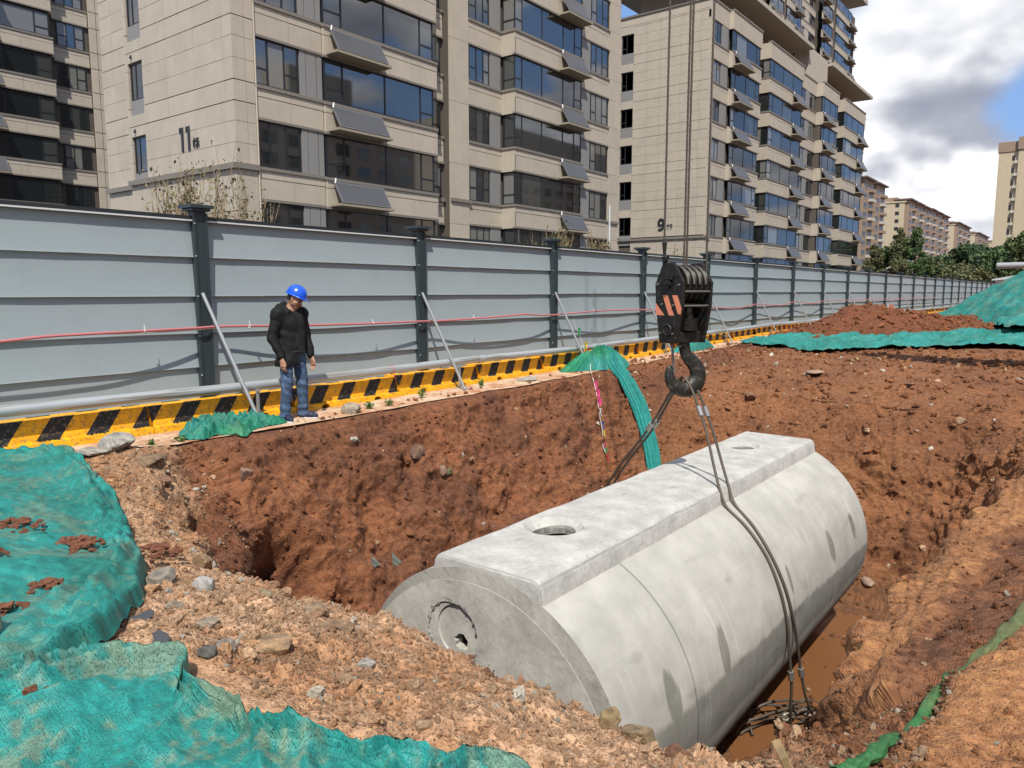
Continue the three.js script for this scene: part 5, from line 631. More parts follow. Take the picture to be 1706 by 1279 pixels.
function building(name, label, u, v) {
  const b = thing(name, label, 'building', null, [u, 0, v]); b.userData.n = 0; const off = (g) => g.translate(-u, 0, v);
  const B = { b, off, count: 0, extra: [], core: [] };
  B.clad = clads; B.glass = glass; B.panel = (g) => { if (B.count < 300) { B.count++; part('cladding_panel', off(g), B.clad[Math.floor(RB() * 4)], b); } else B.extra.push(g); };
  B.part = (n, g, m, p = b) => part(n, off(g), m, p);
  B.finish = () => { if (B.core.length) B.part('wall', merge(B.core), coreMat); if (B.extra.length) tag(B.part('far_cladding', merge(B.extra), B.clad[0]), null, null, null, 'stuff'); };
  // front = facing the viewer's street (-v); side = facing -u. Both are drawn in (s, y) on a plane.
  B.face = (front, plane) => ({
    box: (s0, y0, s1, y1, d0, d1) => front ? bx(s0, y0, plane + d0, s1, y1, plane + d1) : bx(plane + d0, y0, s0, plane + d1, y1, s1),
  });
  B.panels = (front, plane, ss, ys, gap = 0.014, depth = 0.13) => { const f = B.face(front, plane); for (let i = 0; i < ss.length - 1; i++) for (let j = 0; j < ys.length - 1; j++) { const g0 = Array.isArray(ys[j]) ? ys[j][1] : gap, g1 = Array.isArray(ys[j + 1]) ? ys[j + 1][1] : gap, y0 = Array.isArray(ys[j]) ? ys[j][0] : ys[j], y1 = Array.isArray(ys[j + 1]) ? ys[j + 1][0] : ys[j + 1]; if (y1 - y0 > 0.08 && ss[i + 1] - ss[i] > 0.08) B.panel(f.box(ss[i] + gap / 2, y0 + g0 / 2, ss[i + 1] - gap / 2, y1 - g1 / 2, 0.004 * ((i * 7 + j * 3) % 2), depth)); } };
  // a window: outer frame, mullions, panes; lights = fractions, with a transom in those listed
  B.window = (front, plane, s0, s1, y0, y1, lights, transoms = [], fw = 0.05, dark = 0.15, mullY = 0.3) => {
    const f = B.face(front, plane + 0.055), w = grp('window', b), bars = []; const L = [0, ...lights, 1], W = s1 - s0;
    bars.push(f.box(s0, y0, s1, y0 + fw, 0, 0.06), f.box(s0, y1 - fw, s1, y1, 0, 0.06)); for (const l of L) { const c = clamp(s0 + l * W, s0 + fw / 2, s1 - fw / 2); bars.push(f.box(c - fw / 2, y0 + fw, c + fw / 2, y1 - fw, 0.001, 0.061)); }
    for (let i = 0; i < L.length - 1; i++) { const a = s0 + L[i] * W + fw / 2, c = s0 + L[i + 1] * W - fw / 2; const r = RB(), m = r < dark ? curtain : B.glass[Math.floor(RB() * 2.4)];
      if (transoms.includes(i)) { const ym = y0 + (y1 - y0) * mullY; bars.push(f.box(a, ym - fw / 2, c, ym + fw / 2, 0.002, 0.059)); B.part('pane', f.box(a, y0 + fw, c, ym - fw / 2, 0.025, 0.04), m, w); B.part('pane', f.box(a, ym + fw / 2, c, y1 - fw, 0.025, 0.04), m, w); } else B.part('pane', f.box(a, y0 + fw, c, y1 - fw, 0.025, 0.04), m, w); }
    B.part('frame', merge(bars), frameMat, w); return w;
  };
  B.solar = (s0, s1, yTop, plane, h = 0.84) => { // tilted collector standing on a small ledge
    const g = grp('solar_panel', b), t = 0.5; const q = (d) => { const k = gridGeo(1, 1, (a, c) => [lerp(s0, s1, a), yTop - h * c + d * 0.5, plane - 0.06 - t * c - d * 0.8]); return k; };
    const sh = new THREE.Shape([[0, 0], [-t, -h], [-t - 0.05, -h], [-0.05, 0.02]].map(([x, y]) => new THREE.Vector2(x, y)));
    const slab = new THREE.ExtrudeGeometry(sh, { depth: s1 - s0, bevelEnabled: false }).rotateY(-Math.PI / 2).rotateY(Math.PI).rotateY(0); // x -> z
    slab.rotateX(0); const p = slab.attributes.position; for (let i = 0; i < p.count; i++) { const z = p.getZ(i), x = p.getX(i); } slab.dispose();
    const fr = new THREE.BufferGeometry(); const A = [[0, 0], [-t, -h], [-t - 0.06, -h + 0.02], [-0.06, 0.03]], P = [], I = []; for (const s of [s0, s1]) for (const [d, y] of A) P.push(s, yTop + y, -(plane - 0.06 + d)); for (let k = 0; k < 4; k++) { const n = (k + 1) % 4; I.push(k, n, k + 4, n, n + 4, k + 4); } I.push(0, 2, 1, 0, 3, 2, 4, 5, 6, 4, 6, 7); fr.setAttribute('position', new THREE.Float32BufferAttribute(P, 3)); fr.setAttribute('uv', new THREE.Float32BufferAttribute(new Float32Array(16), 2)); fr.setIndex(I); const frn = fr.toNonIndexed(); frn.computeVertexNormals();
    B.part('frame', frn, alu, g);
    const e = 0.06, gl = new THREE.BufferGeometry(), at2 = (s, c) => { const y = yTop + lerp(0.03, -h + 0.02, c), d = lerp(-0.06, -t - 0.06, c); return [s, y + 0.004, -(plane - 0.06 + d - 0.008)]; }; gl.setAttribute('position', new THREE.Float32BufferAttribute([...at2(s0 + e, 0.06), ...at2(s0 + e, 0.94), ...at2(s1 - e, 0.06), ...at2(s1 - e, 0.94)], 3)); gl.setAttribute('uv', new THREE.Float32BufferAttribute([0, 0, 0, 1, 1, 0, 1, 1], 2)); gl.setIndex([0, 1, 2, 2, 1, 3]); gl.computeVertexNormals(); B.part('collector', gl, solarMat, g);
    B.part('ledge', bx(s0 - 0.12, yTop - h - 0.12, plane - t - 0.16, s1 + 0.12, yTop - h - 0.03, plane), soffit, g);
    B.part('pipe', merge([bar([s0 + 0.1, yTop + 0.16, plane - 0.1], [s0 + 0.02, yTop - 0.05, plane - 0.16], 0.035, 8)]), paleTrim, g);
  };
  return B;
}
// the repeating flat fronts of the block: window, glazed balcony with a collector, recess, bay
function strip(B, plane, s0, s1, yS, pitch, H, cols, proud = 0) { // spandrel below a row of glazing: sill, two courses of panels, head trim
  const f = B.face(true, plane), yT = yS, yB = yS - (pitch - H);
  B.part('sill', f.box(s0 - 0.02, yT - 0.12, s1 + 0.02, yT, -0.05, 0.14), trimMat);
  const ss = [s0]; const n = Math.max(1, Math.round((s1 - s0) / cols)); for (let i = 1; i <= n; i++) ss.push(s0 + (s1 - s0) * i / n);
  B.panels(true, plane, ss, [yB + 0.09, [yT - 0.42, 0.03], yT - 0.12]);
  B.part('head_trim', f.box(s0 - 0.015, yB, s1 + 0.015, yB + 0.085, -0.025, 0.14), trimMat);
}
function sideReturn(B, u, v0, v1, y0, y1, name = 'side_return', m = B.clad[1]) { B.part(name, bx(u, y0, v0, u + 0.06, y1, v1), m); }
{ // ------------ nearest building, numbered 11
  const V = 24.8, S0 = 6.27, PT = 2.93, H = 1.68, B = building('apartment_building', 'nearest beige panel-clad apartment building, numbered 11 on its end wall', 15.9, V);
  B.core.push(bx(16.08, 0, V + 0.13, 26.3, 27, 32.62), bx(26.3, 0, V + 1.15, 32, 27, 34.6), bx(31.6, 0, V + 0.76, 44.3, 27, 34.6), bx(27.97, 0, V + 0.68, 29.32, 27, V + 1.3), bx(32.3, 0, V - 0.05, 38.5, 27, V + 0.7), bx(16.6, 0, 32.6, 43, 27, 35.9));
  for (let k = -1; k < 6; k++) {
    const y = S0 + PT * k, yt = y + H;
    // unit with window and glazed balcony
    B.window(true, V, 16.85, 18.75, y, yt, [0.28, 0.66], [0, 2], 0.06, 0.22, 0.36);
    const f = B.face(true, V); for (const [a, b] of [[18.8, 19.06], [19.09, 19.56], [19.6, 19.84]]) B.part('infill_panel', f.box(a, y, b, yt, 0.02, 0.13), infill);
    B.window(true, V - 0.08, 19.9, 26.15, y - 0.03, yt, [0.15, 0.52, 0.865], [0, 3], 0.07, 0.05, 0.33);
    strip(B, V, 16.8, 19.85, y, PT, H, 1.55); strip(B, V - 0.12, 19.86, 26.3, y - 0.04, PT, H, 1.65);
    sideReturn(B, 26.24, V - 0.11, V + 1.2, y - PT + H, y - 0.05); B.solar(20.1, 22.75, y - 0.22, V - 0.12);
    // recessed narrow window and panels
    B.window(true, V + 1.0, 26.55, 27.75, y - 0.02, yt + 0.05, [0.5], [1], 0.06, 0.3); strip(B, V + 1.0, 26.4, 27.9, y, PT, H - 0.05, 1.5);
    // pier
    B.panels(true, V + 0.55, [27.95, 28.75, 29.3], [y - PT + H, yt]);
    // second unit: window, infill, bay
    B.window(true, V + 0.58, 29.4, 31.0, y, yt, [0.36, 0.7], [0, 2], 0.06, 0.35, 0.4); strip(B, V + 0.6, 29.35, 31.0, y, PT, H, 1.6);
    const f2 = B.face(true, V + 0.6); B.part('infill_panel', f2.box(31.05, y, 31.9, yt, 0.02, 0.13), infill); strip(B, V + 0.6, 31.02, 31.98, y, PT, H, 1.6);
    B.window(false, 32.0, V - 0.2, V + 0.6, y, yt, [], [0], 0.06, 0.15); B.window(true, V - 0.26, 32.05, 38.45, y, yt, [0.1, 0.38, 0.7, 0.88], [0, 4], 0.06, 0.04, 0.33);
    strip(B, V - 0.28, 31.98, 38.55, y, PT, H, 1.6); sideReturn(B, 31.97, V - 0.28, V + 0.6, y - PT + H, y - 0.02); B.part('sill', bx(31.92, y - 0.12, V - 0.3, 32.02, y, V + 0.6), trimMat); sideReturn(B, 38.5, V - 0.28, V + 0.6, y - PT + H, y - 0.02);
    B.solar(36.1, 38.3, y - 0.22, V - 0.3);
    B.part('infill_panel', f2.box(39.5, y, 40.7, yt, 0.02, 0.13), infill); B.window(true, V + 0.58, 40.8, 42.8, y, yt, [0.3, 0.66], [0, 2], 0.06, 0.3, 0.35); strip(B, V + 0.6, 38.6, 42.9, y, PT, H, 1.7);
    B.panels(true, V + 0.55, [42.95, 43.6, 44.2], [y - PT + H, y, yt]);
    // end wall
    const rows = [[y - PT + 0.73 + H - 0.2, 0.035], [y, 0.035], y + 0.75, y + 1.5, [y + 2.2, 0.035]]; if (k >= 0) {
      const q = [[y, 0.035], y + 0.75, y + 1.5, [y + 2.2, 0.035], [y + PT, 0.035]];
      B.panels(false, 15.9, [24.82, 25.35, 27.3, 29.3, 31.2], q); B.panels(false, 15.9, [32.36, 32.6], q); B.panels(false, 16.5, [32.62, 33.7, 34.9, 35.95], q);
      B.panels(false, 15.9, [31.2, 32.36], [[y + 1.78, 0.03], [y + 2.2, 0.035], y + 2.64]);
      B.window(false, 15.93, 31.22, 32.34, y + 0.32, y + 1.78, [0.62], [], 0.06, 0.15); B.part('infill_panel', B.face(false, 15.95).box(31.22, y - 0.28, 32.34, y + 0.32, 0.02, 0.1), infill);
      B.part('wall_lamp', merge([new THREE.SphereGeometry(0.05, 8, 6).translate(15.85, y + 1.98, -32.0), bx(15.84, y + 1.98, 31.98, 15.9, y + 2.08, 32.02)]), frameMat);
      B.panels(true, V, [15.9, 16.42, 16.78], q);
    } else { B.panels(false, 15.9, [24.82, 27.3, 29.3, 31.2, 32.6], [0.5, [2.2, 0.035], 3.6, [4.6, 0.035], 6.1]); B.panels(false, 16.5, [32.62, 34.3, 35.95], [0.5, 2.2, 3.6, 4.6, 6.1]); B.panels(true, V, [15.9, 16.78], [0.5, 2.2, 3.6, 4.6, 6.1]); }
  }
  for (const g of [bx(15.78, 6.1, V - 0.10, 16.8, 6.30, V + 0.2), bx(15.78, 6.1, V + 0.2, 15.9, 6.30, 32.65), bx(16.38, 6.1, 32.66, 16.5, 6.30, 35.95), bx(26.4, 6.08, V + 0.9, 27.9, 6.24, V + 1.0), bx(27.9, 6.1, V + 0.46, 29.4, 6.26, V + 0.55), bx(42.9, 6.1, V + 0.46, 44.2, 6.26, V + 0.55)]) B.part('cornice', g, trimMat);
  B.part('downpipe', bar([16.81, 0, V - 0.02], [16.81, 27, V - 0.02], 0.035, 8), clads[2]);
  // the number: 11 and a small character after it
  const g = []; const one = (v) => { g.push(bx(15.86, 7.05, v - 0.06, 15.9, 7.95, v + 0.07)); g.push(bx(15.861, 7.87, v + 0.07, 15.899, 7.95, v + 0.2), bx(15.861, 7.76, v + 0.14, 15.899, 7.87, v + 0.2)); }; one(28.35); one(27.88);
  for (const [v0, y0, v1, y1] of [[27.50, 7.08, 27.53, 7.48], [27.42, 7.36, 27.62, 7.40], [27.56, 7.16, 27.60, 7.34], [27.2, 7.42, 27.40, 7.45], [27.29, 7.08, 27.33, 7.42], [27.18, 7.30, 27.40, 7.33], [27.18, 7.12, 27.24, 7.24], [27.36, 7.12, 27.41, 7.24]]) g.push(bx(15.862, y0, v0, 15.897, y1, v1)); B.part('house_number', merge(g), frameMat);
  B.finish();
}
{ // ------------ second building, numbered 9
  const V = 24.8, S0 = 6.2, PT = 2.95, H = 1.62, B = building('apartment_building', 'beige apartment building with wide roof canopies, numbered 9, right of the nearest one', 57, V);
  B.glass = glass9; B.core.push(bx(57.13, 0, V + 0.13, 67.2, 23.8, 33.4), bx(67.2, 0, V + 1.3, 108, 23.8, 33.4), bx(70.2, 0, V + 0.15, 79.6, 23.8, V + 1.4), bx(80, 0, V + 0.73, 94, 23.8, V + 1.4), bx(86.6, 0, V + 0.1, 92.8, 23.8, V + 1.4), bx(95.5, 0, V + 0.1, 104.8, 23.8, V + 1.4), bx(105, 0, V + 0.7, 108, 23.8, V + 1.4));
  for (let k = -1; k < 6; k++) {
    const y = S0 + PT * k, yt = y + H, f = B.face(true, V);
    B.window(true, V, 57.75, 59.1, y, yt, [0.5], [], 0.07, 0.3); B.part('infill_panel', f.box(59.2, y, 60.5, yt, 0.02, 0.13), infill); strip(B, V, 57.7, 60.6, y, PT, H, 1.5);
    B.window(true, V - 0.3, 60.7, 67.0, y, yt, [0.14, 0.5, 0.86], [0, 3], 0.08, 0.12, 0.33); strip(B, V - 0.34, 60.62, 67.15, y, PT, H, 2.1); sideReturn(B, 67.1, V - 0.33, V + 1.3, y - PT + H, y - 0.02); sideReturn(B, 60.6, V - 0.33, V, y - PT + H, y - 0.02); B.solar(60.9, 63.9, y - 0.2, V - 0.34);
    B.window(true, V + 1.2, 67.7, 69.2, y, yt, [0.5], [], 0.07, 0.4); strip(B, V + 1.2, 67.2, 70.0, y, PT, H, 1.4);
    B.window(false, 70.05, V - 0.05, V + 1.2, y, yt, [0.5], [0], 0.07, 0.1); B.window(true, V - 0.1, 70.1, 79.5, y, yt, [0.12, 0.4, 0.7], [0], 0.08, 0.06, 0.33); strip(B, V - 0.13, 70.02, 79.7, y, PT, H, 2.4); sideReturn(B, 70.0, V - 0.12, V + 1.2, y - PT + H, y - 0.02); B.part('sill', bx(69.96, y - 0.12, V - 0.14, 70.04, y, V + 1.2), trimMat); B.solar(76.4, 79.5, y - 0.2, V - 0.13);
    B.window(true, V + 0.6, 81.0, 82.8, y, yt, [0.5], [], 0.07, 0.3); B.window(true, V + 0.6, 84.3, 86.1, y, yt, [0.5], [], 0.07, 0.3); B.part('infill_panel', B.face(true, V + 0.6).box(82.9, y, 84.2, yt, 0.02, 0.13), infill); strip(B, V + 0.6, 79.8, 86.5, y, PT, H, 2.2); B.panels(true, V + 0.6, [79.85, 80.9], [y, yt]);
    B.window(true, V - 0.1, 86.6, 92.6, y, yt, [0.14, 0.5, 0.86], [0, 3], 0.08, 0.12, 0.33); strip(B, V - 0.13, 86.55, 92.75, y, PT, H, 2.1); sideReturn(B, 86.52, V - 0.12, V + 0.6, y - PT + H, y - 0.02); B.solar(86.8, 89.8, y - 0.2, V - 0.13);
    B.window(true, V + 1.2, 93.2, 94.6, y, yt, [0.5], [], 0.07, 0.4); strip(B, V + 1.2, 92.8, 95.2, y, PT, H, 2.4);
    B.window(false, 95.3, V - 0.05, V + 1.2, y, yt, [0.5], [0], 0.08, 0.1); B.window(true, V - 0.1, 95.4, 104.7, y, yt, [0.12, 0.4, 0.7], [0], 0.09, 0.06, 0.33); strip(B, V - 0.13, 95.3, 104.9, y, PT, H, 3.2); sideReturn(B, 95.25, V - 0.12, V + 1.2, y - PT + H, y - 0.02); B.solar(101.5, 104.6, y - 0.2, V - 0.13);
    B.window(true, V + 0.6, 105.4, 107.1, y, yt, [0.5], [], 0.08, 0.3); strip(B, V + 0.6, 105, 107.9, y, PT, H, 2.9);
    // end wall
    const q = [[y, 0.03], y + 0.75, y + 1.5, [y + 2.2, 0.03], [y + PT, 0.03]]; if (k < 0) q.splice(0, 2, 4.0);
    B.panels(false, 57, [24.82, 25.6, 27.3, 29.0, 30.2, 31.45], k < 0 ? [3.3, 4.2, 5.2, [6.0, 0.03]] : q); B.panels(false, 57, [32.6, 33.45], k < 0 ? [3.3, 4.2, 5.2, 6.0] : q);
    if (k >= 0) { B.window(false, 57.05, 31.47, 32.58, y + 0.2, y + 1.7, [0.6], [1], 0.07, 0.1); B.part('infill_panel', B.face(false, 57).box(31.47, y - 0.62, 32.58, y + 0.2, 0.02, 0.13), infill); B.panels(false, 57, [31.45, 32.6], [[y + 1.7, 0.02], y + PT - 0.62]); }
    B.panels(true, V, [57.0, 57.7], [y - PT + H, y, yt]);
  }
  const yp = S0 + PT * 6; // parapet course and roof storey
  for (const [a, b, v] of [[57.0, 60.6, V], [60.62, 67.15, V - 0.34], [67.15, 70, V + 1.2], [70.02, 79.7, V - 0.13], [79.7, 86.5, V + 0.6], [86.55, 92.75, V - 0.13], [92.75, 95.3, V + 1.2], [95.3, 104.9, V - 0.13], [104.9, 108, V + 0.6]]) { B.part('parapet', bx(a, yp - PT + H, v, b, yp + 0.02, v + 0.2), clads[1]); B.part('coping', bx(a - 0.03, yp + 0.02, v - 0.06, b + 0.03, yp + 0.16, v + 0.28), trimMat); }
  for (const [u, v0, v1] of [[60.6, V - 0.33, V + 0.1], [70.0, V - 0.12, V + 1.3], [86.52, V - 0.12, V + 0.7], [95.27, V - 0.12, V + 1.3]]) B.part('parapet', bx(u, yp - PT + H, v0, u + 0.1, yp + 0.015, v1), clads[2]);
  B.part('parapet', bx(56.99, yp - 0.6, 24.85, 57.15, yp + 0.01, 33.4), clads[2]); B.part('coping', bx(56.9, yp + 0.01, 24.8, 57.2, yp + 0.14, 33.45), trimMat);
  B.part('penthouse', merge([bx(60, yp, 28.2, 83.6, yp + 2.7, 32.5), bx(92, yp, 28.2, 107, yp + 2.7, 32.5)]), clads[1]); B.part('roof_wall', bx(83.6, yp - 0.2, 25.5, 90.5, yp + 3.2, 27), clads[0]);
  for (const [a, b] of [[55.4, 83.5], [90.5, 109.2]]) { const rf = B.part('roof_canopy', bx(a, yp + 2.72, 25.0, b, yp + 3.0, 34.6), canopyMat); B.part('fascia', bx(a - 0.04, yp + 2.70, 24.93, b + 0.04, yp + 3.06, 25.0), canopyMat, rf); }
  for (const u of [61.5, 66, 71, 76, 94, 99, 104]) B.part('balcony_door', bx(u, yp + 0.1, 28.14, u + 2.2, yp + 2.3, 28.2), glass[0]);
  B.part('handrail', merge([bx(57.5, yp + 0.5, 33.0, 57.55, yp + 2.6, 33.05), bx(57.5, yp + 0.5, 25.6, 57.55, yp + 0.9, 25.65)]), frameMat);
  B.part('cornice', bx(56.88, 5.95, 24.7, 57.0, 6.13, 33.45), trimMat); B.part('cornice', bx(57.0, 5.95, 24.66, 57.72, 6.13, 24.8), trimMat);
  // number 9 and its small character
  const font = await new FontLoader().loadAsync('fonts/droid/droid_sans_bold.typeface.json'); const tg = new TextGeometry('9', { font, size: 0.95, depth: 0.04, curveSegments: 6 }); tg.rotateY(-Math.PI / 2).translate(56.97, 6.7, -28.95); tg.deleteAttribute('uv'); tg.setAttribute('uv', new THREE.Float32BufferAttribute(new Float32Array(tg.attributes.position.count * 2), 2)); B.part('house_number', tg, frameMat);
  const g9 = []; for (const [v0, y0, v1, y1] of [[27.98, 6.72, 28.02, 7.2], [27.88, 7.05, 28.12, 7.1], [27.62, 7.12, 27.84, 7.16], [27.7, 6.72, 27.75, 7.12], [27.6, 6.96, 27.84, 7.0]]) g9.push(bx(56.962, y0, v0, 56.998, y1, v1)); B.part('number_suffix', merge(g9), frameMat);
  B.finish();
}
{ // ------------ building at the far left, standing further back
  const V = 61, S0 = 5.05, PT = 2.93, H = 1.75, B = building('apartment_building', 'darker beige apartment building at the left edge behind the nearest one', 14, V);
  B.core.push(bx(12, 0, V + 0.13, 24.6, 36, 74), bx(24.6, 0, V + 0.93, 34, 36, 74));
  for (let k = -1; k < 9; k++) { const y = S0 + PT * k, yt = y + H;
    B.window(true, V - 0.3, 20.0, 24.4, y + 0.1, yt, [0.28, 0.78], [2], 0.09, 0.15, 0.34); strip(B, V - 0.34, 14, 24.55, y + 0.1, PT, H, 2.1); sideReturn(B, 24.5, V - 0.33, V + 0.9, y - PT + H, y + 0.05); if (k % 1 === 0) B.solar(17.2, 20.95, y - 0.1, V - 0.34); B.window(true, V - 0.3, 14, 20, y + 0.1, yt, [0.3, 0.65], [], 0.09, 0.15);
    B.window(true, V + 0.8, 25.3, 27.2, y, yt, [0.36, 0.66], [0, 2], 0.08, 0.4, 0.45); strip(B, V + 0.8, 25.0, 27.5, y, PT, H, 2.5); B.panels(true, V + 0.6, [27.5, 28.05, 28.6, 29.2], [y - PT + H, y, yt], 0.05); B.window(true, V + 0.8, 29.4, 31.2, y, yt, [0.4], [], 0.08, 0.3); strip(B, V + 0.8, 29.3, 33, y, PT, H, 2.2); }
  B.finish();
}
{ // ------------ tall block rising behind number 9
  const V = 39, S0 = 4, PT = 2.9, H = 1.65, B = building('apartment_tower', 'tall apartment tower showing above the roof of number 9', 106, V);
  B.core.push(bx(104, 0, V + 1, 156, 52, 52), bx(115, 0, V + 0.1, 123.5, 52, V + 1), bx(140.5, 0, V + 0.1, 154.5, 52, V + 1));
  for (let k = 6; k < 17; k++) { const y = S0 + PT * k, yt = y + H; let st = 3;
    B.window(true, V + 0.8, 106, 108, y, yt, [0.5], [], 0.1, 0.3); strip(B, V + 0.8, 104, 109, y, PT, H, 5);
    B.window(true, V - 0.1, 109.2, 114.8, y, yt, [0.2, 0.6], [0], 0.1, 0.1); strip(B, V - 0.13, 109.1, 115, y, PT, H, 3); B.solar(109.5, 112.2, y - 0.2, V - 0.13);
    B.window(true, V - 0.1, 116.4, 123, y, yt, [0.2, 0.5, 0.8], [0], 0.1, 0.1); B.window(false, 116.3, V, V + 0.9, y, yt, [], [], 0.1, 0.1); strip(B, V - 0.13, 116.2, 123.4, y, PT, H, 3.6); B.solar(119.8, 122.8, y - 0.2, V - 0.13);
    B.panels(true, V + 0.5, [115, 116.1], [y - PT + H, yt]); B.panels(true, V + 0.5, [123.6, 125], [y - PT + H, yt]);
    B.window(true, V + 0.8, 125.5, 127.3, y, yt, [0.5], [], 0.1, 0.3); B.window(true, V + 0.8, 129.6, 131.4, y, yt, [0.5], [], 0.1, 0.3); strip(B, V + 0.8, 125, 133, y, PT, H, 4); B.panels(true, V + 0.8, [127.4, 129.5], [y, yt]);
    B.window(true, V - 0.1, 134, 139.6, y, yt, [0.3, 0.7], [0], 0.1, 0.1); strip(B, V - 0.13, 133.6, 140, y, PT, H, 3.2); B.solar(134.2, 137, y - 0.2, V - 0.13);
    B.window(true, V - 0.1, 142, 152, y, yt, [0.15, 0.45, 0.75], [0], 0.1, 0.1); B.window(false, 141.9, V, V + 0.9, y, yt, [], [], 0.1, 0.1); strip(B, V - 0.13, 141.8, 154.8, y, PT, H, 4.2); B.solar(150, 153.4, y - 0.2, V - 0.13); }
  const rf = B.part('roof_canopy', bx(100, 55.4, V - 0.8, 159, 55.9, 52), canopyMat); B.part('fascia', bx(99.9, 55.3, V - 0.9, 159.1, 56.1, V - 0.8), canopyMat, rf); B.part('penthouse', bx(106, 52, V + 3, 154, 55.4, 50), clads[1]); B.finish();
}
// ------------ long row of older pinkish blocks far down the street, and a cream slab at the right edge
const pinkM = std(lin(0.36, 0.265, 0.20), 0.85, { map: cladMap }), creamM = std(lin(0.60, 0.51, 0.36), 0.85, { map: cladMap }), hatM = std(lin(0.14, 0.09, 0.08), 0.8), whiteM = std(lin(0.5, 0.46, 0.40), 0.8), winM = std(lin(0.035, 0.035, 0.04), 0.35);
function slab(name, label, u0, u1, v0, v1, h, n, opt = {}) {
  const b = thing(name, label, 'building', null, [u0, 0, v0]), T = (g) => g.translate(-u0, 0, v0), PT = (h - 1.2) / n;
  part('wall', T(merge([bx(u0, 0, v0 + 0.6, u1, h, v1)])), pinkM, b); part('end_wall', T(bx(u0 - 0.12, 0, v0 + 0.6, u0, h - 0.5, v1)), opt.end ?? creamM, b);
  const L = u1 - u0, m = opt.bays ?? 3;
  for (let q = 0; q < m; q++) { const a = u0 + L * (q + 0.12) / m, c = u0 + L * (q + 0.88) / m; part('bay', T(bx(a, 0, v0 - 0.6, c, h + 0.6, v0 + 0.6)), pinkM, b); const hat = part('roof', T(bx(a - 1.0, h + 0.6, v0 - 1.6, c + 1.0, h + 1.1, v0 + 5)), hatM, b); part('roof_room', T(bx(a + 1, h + 0.3, v0 + 4, c - 1, h + (q % 2 ? 3.2 : 2.0), v0 + 9)), pinkM, b);
    for (let k = 0; k < n; k++) { const y = 1.0 + PT * k; if (y < 6) continue; const w = part('window', T(bx(a + 0.6, y + 0.8, v0 - 0.66, a + (c - a) * 0.38, y + 2.3, v0 - 0.6)), winM, b); part('frame', T(bx(a + 0.5, y + 0.68, v0 - 0.69, a + (c - a) * 0.4, y + 0.8, v0 - 0.6)), whiteM, w); part('window', T(bx(a + (c - a) * 0.55, y + 0.6, v0 - 0.66, c - 0.5, y + 2.4, v0 - 0.6)), winM, b); const bl = part('balcony', T(bx(a + (c - a) * 0.5, y + 0.0, v0 - 1.7, c - 0.2, y + 0.9, v0 - 0.61)), k % 2 ? pinkM : whiteM, b); } }
  for (let k = 0; k < n; k++) { const y = 1.0 + PT * k; if (y < 6) continue; if (opt.endWin) { part('window', T(bx(u0 - 0.16, y + 0.9, v0 + 2.5, u0 - 0.12, y + 2.3, v0 + 3.9)), winM, b); const w = part('window', T(bx(u0 - 0.16, y + 0.8, v1 - 6.5, u0 - 0.12, y + 2.4, v1 - 1.2)), winM, b); part('frame', T(bx(u0 - 0.2, y + 0.62, v1 - 6.7, u0 - 0.12, y + 0.78, v1 - 1.0)), whiteM, w); part('frame', T(bx(u0 - 0.18, y + 0.8, v1 - 3.9, u0 - 0.15, y + 2.4, v1 - 3.7)), whiteM, w); } else if (opt.endSmall) part('window', T(bx(u0 - 0.16, y + 0.9, v0 + 3.5, u0 - 0.12, y + 2.3, v0 + 5.0)), winM, b); }
  part('roof_edge', T(bx(u0 - 0.4, h - 0.5, v0 + 0.2, u1 + 0.3, h + 0.05, v1 + 0.3)), opt.end ? hatM : creamM, b); return b;
}
slab('apartment_block', 'pinkish brown apartment block first in the far row, beside number 9', 262, 296, 62, 78, 37.5, 12, { bays: 2, end: pinkM });
slab('apartment_block', 'cream-ended apartment block with windows on its end, second in the far row', 330, 380, 61, 88, 37, 12, { bays: 3, endWin: 1 });
slab('apartment_block', 'brown stepped apartment block in the middle of the far row', 384, 440, 62, 76, 38, 12, { bays: 3, end: pinkM });
slab('apartment_block', 'cream-ended apartment block, fourth in the far row', 468, 520, 62, 78, 38, 12, { bays: 3, endSmall: 1 });
slab('apartment_block', 'small cream-ended apartment block, fifth in the far row', 555, 615, 62, 79, 38, 12, { bays: 3, endSmall: 1 });
slab('apartment_block', 'farthest and smallest apartment block at the end of the row', 650, 740, 62, 76, 38, 12, { bays: 3, endSmall: 1 });
{ const b = thing('apartment_block', 'tall cream apartment slab cut off by the right picture edge', 'building', null, [226, 0, 14]), T = (g) => g.translate(-226, 0, 14);
  part('wall', T(bx(226, 0, 2, 262, 36.5, 17.6)), creamM, b, 'broad blank cream end wall'); part('side_wing', T(bx(226.7, 0, 17.6, 262, 36.2, 21.8)), creamM, b); part('roof_edge', T(merge([bx(225.7, 36.5, 1.8, 262, 39.4, 17.8), bx(226.5, 36.2, 17.8, 262, 38.6, 22)])), std(lin(0.30, 0.22, 0.16), 0.9), b);
  for (let k = 1; k < 12; k++) { part('window', T(bx(226.63, 1 + 3 * k, 18.3, 226.7, 2.2 + 3 * k, 18.9)), winM, b); part('ac_unit', T(bx(226.0, 0.2 + 3 * k, 17.7, 226.65, 0.9 + 3 * k, 18.4)), whiteM, b); } }
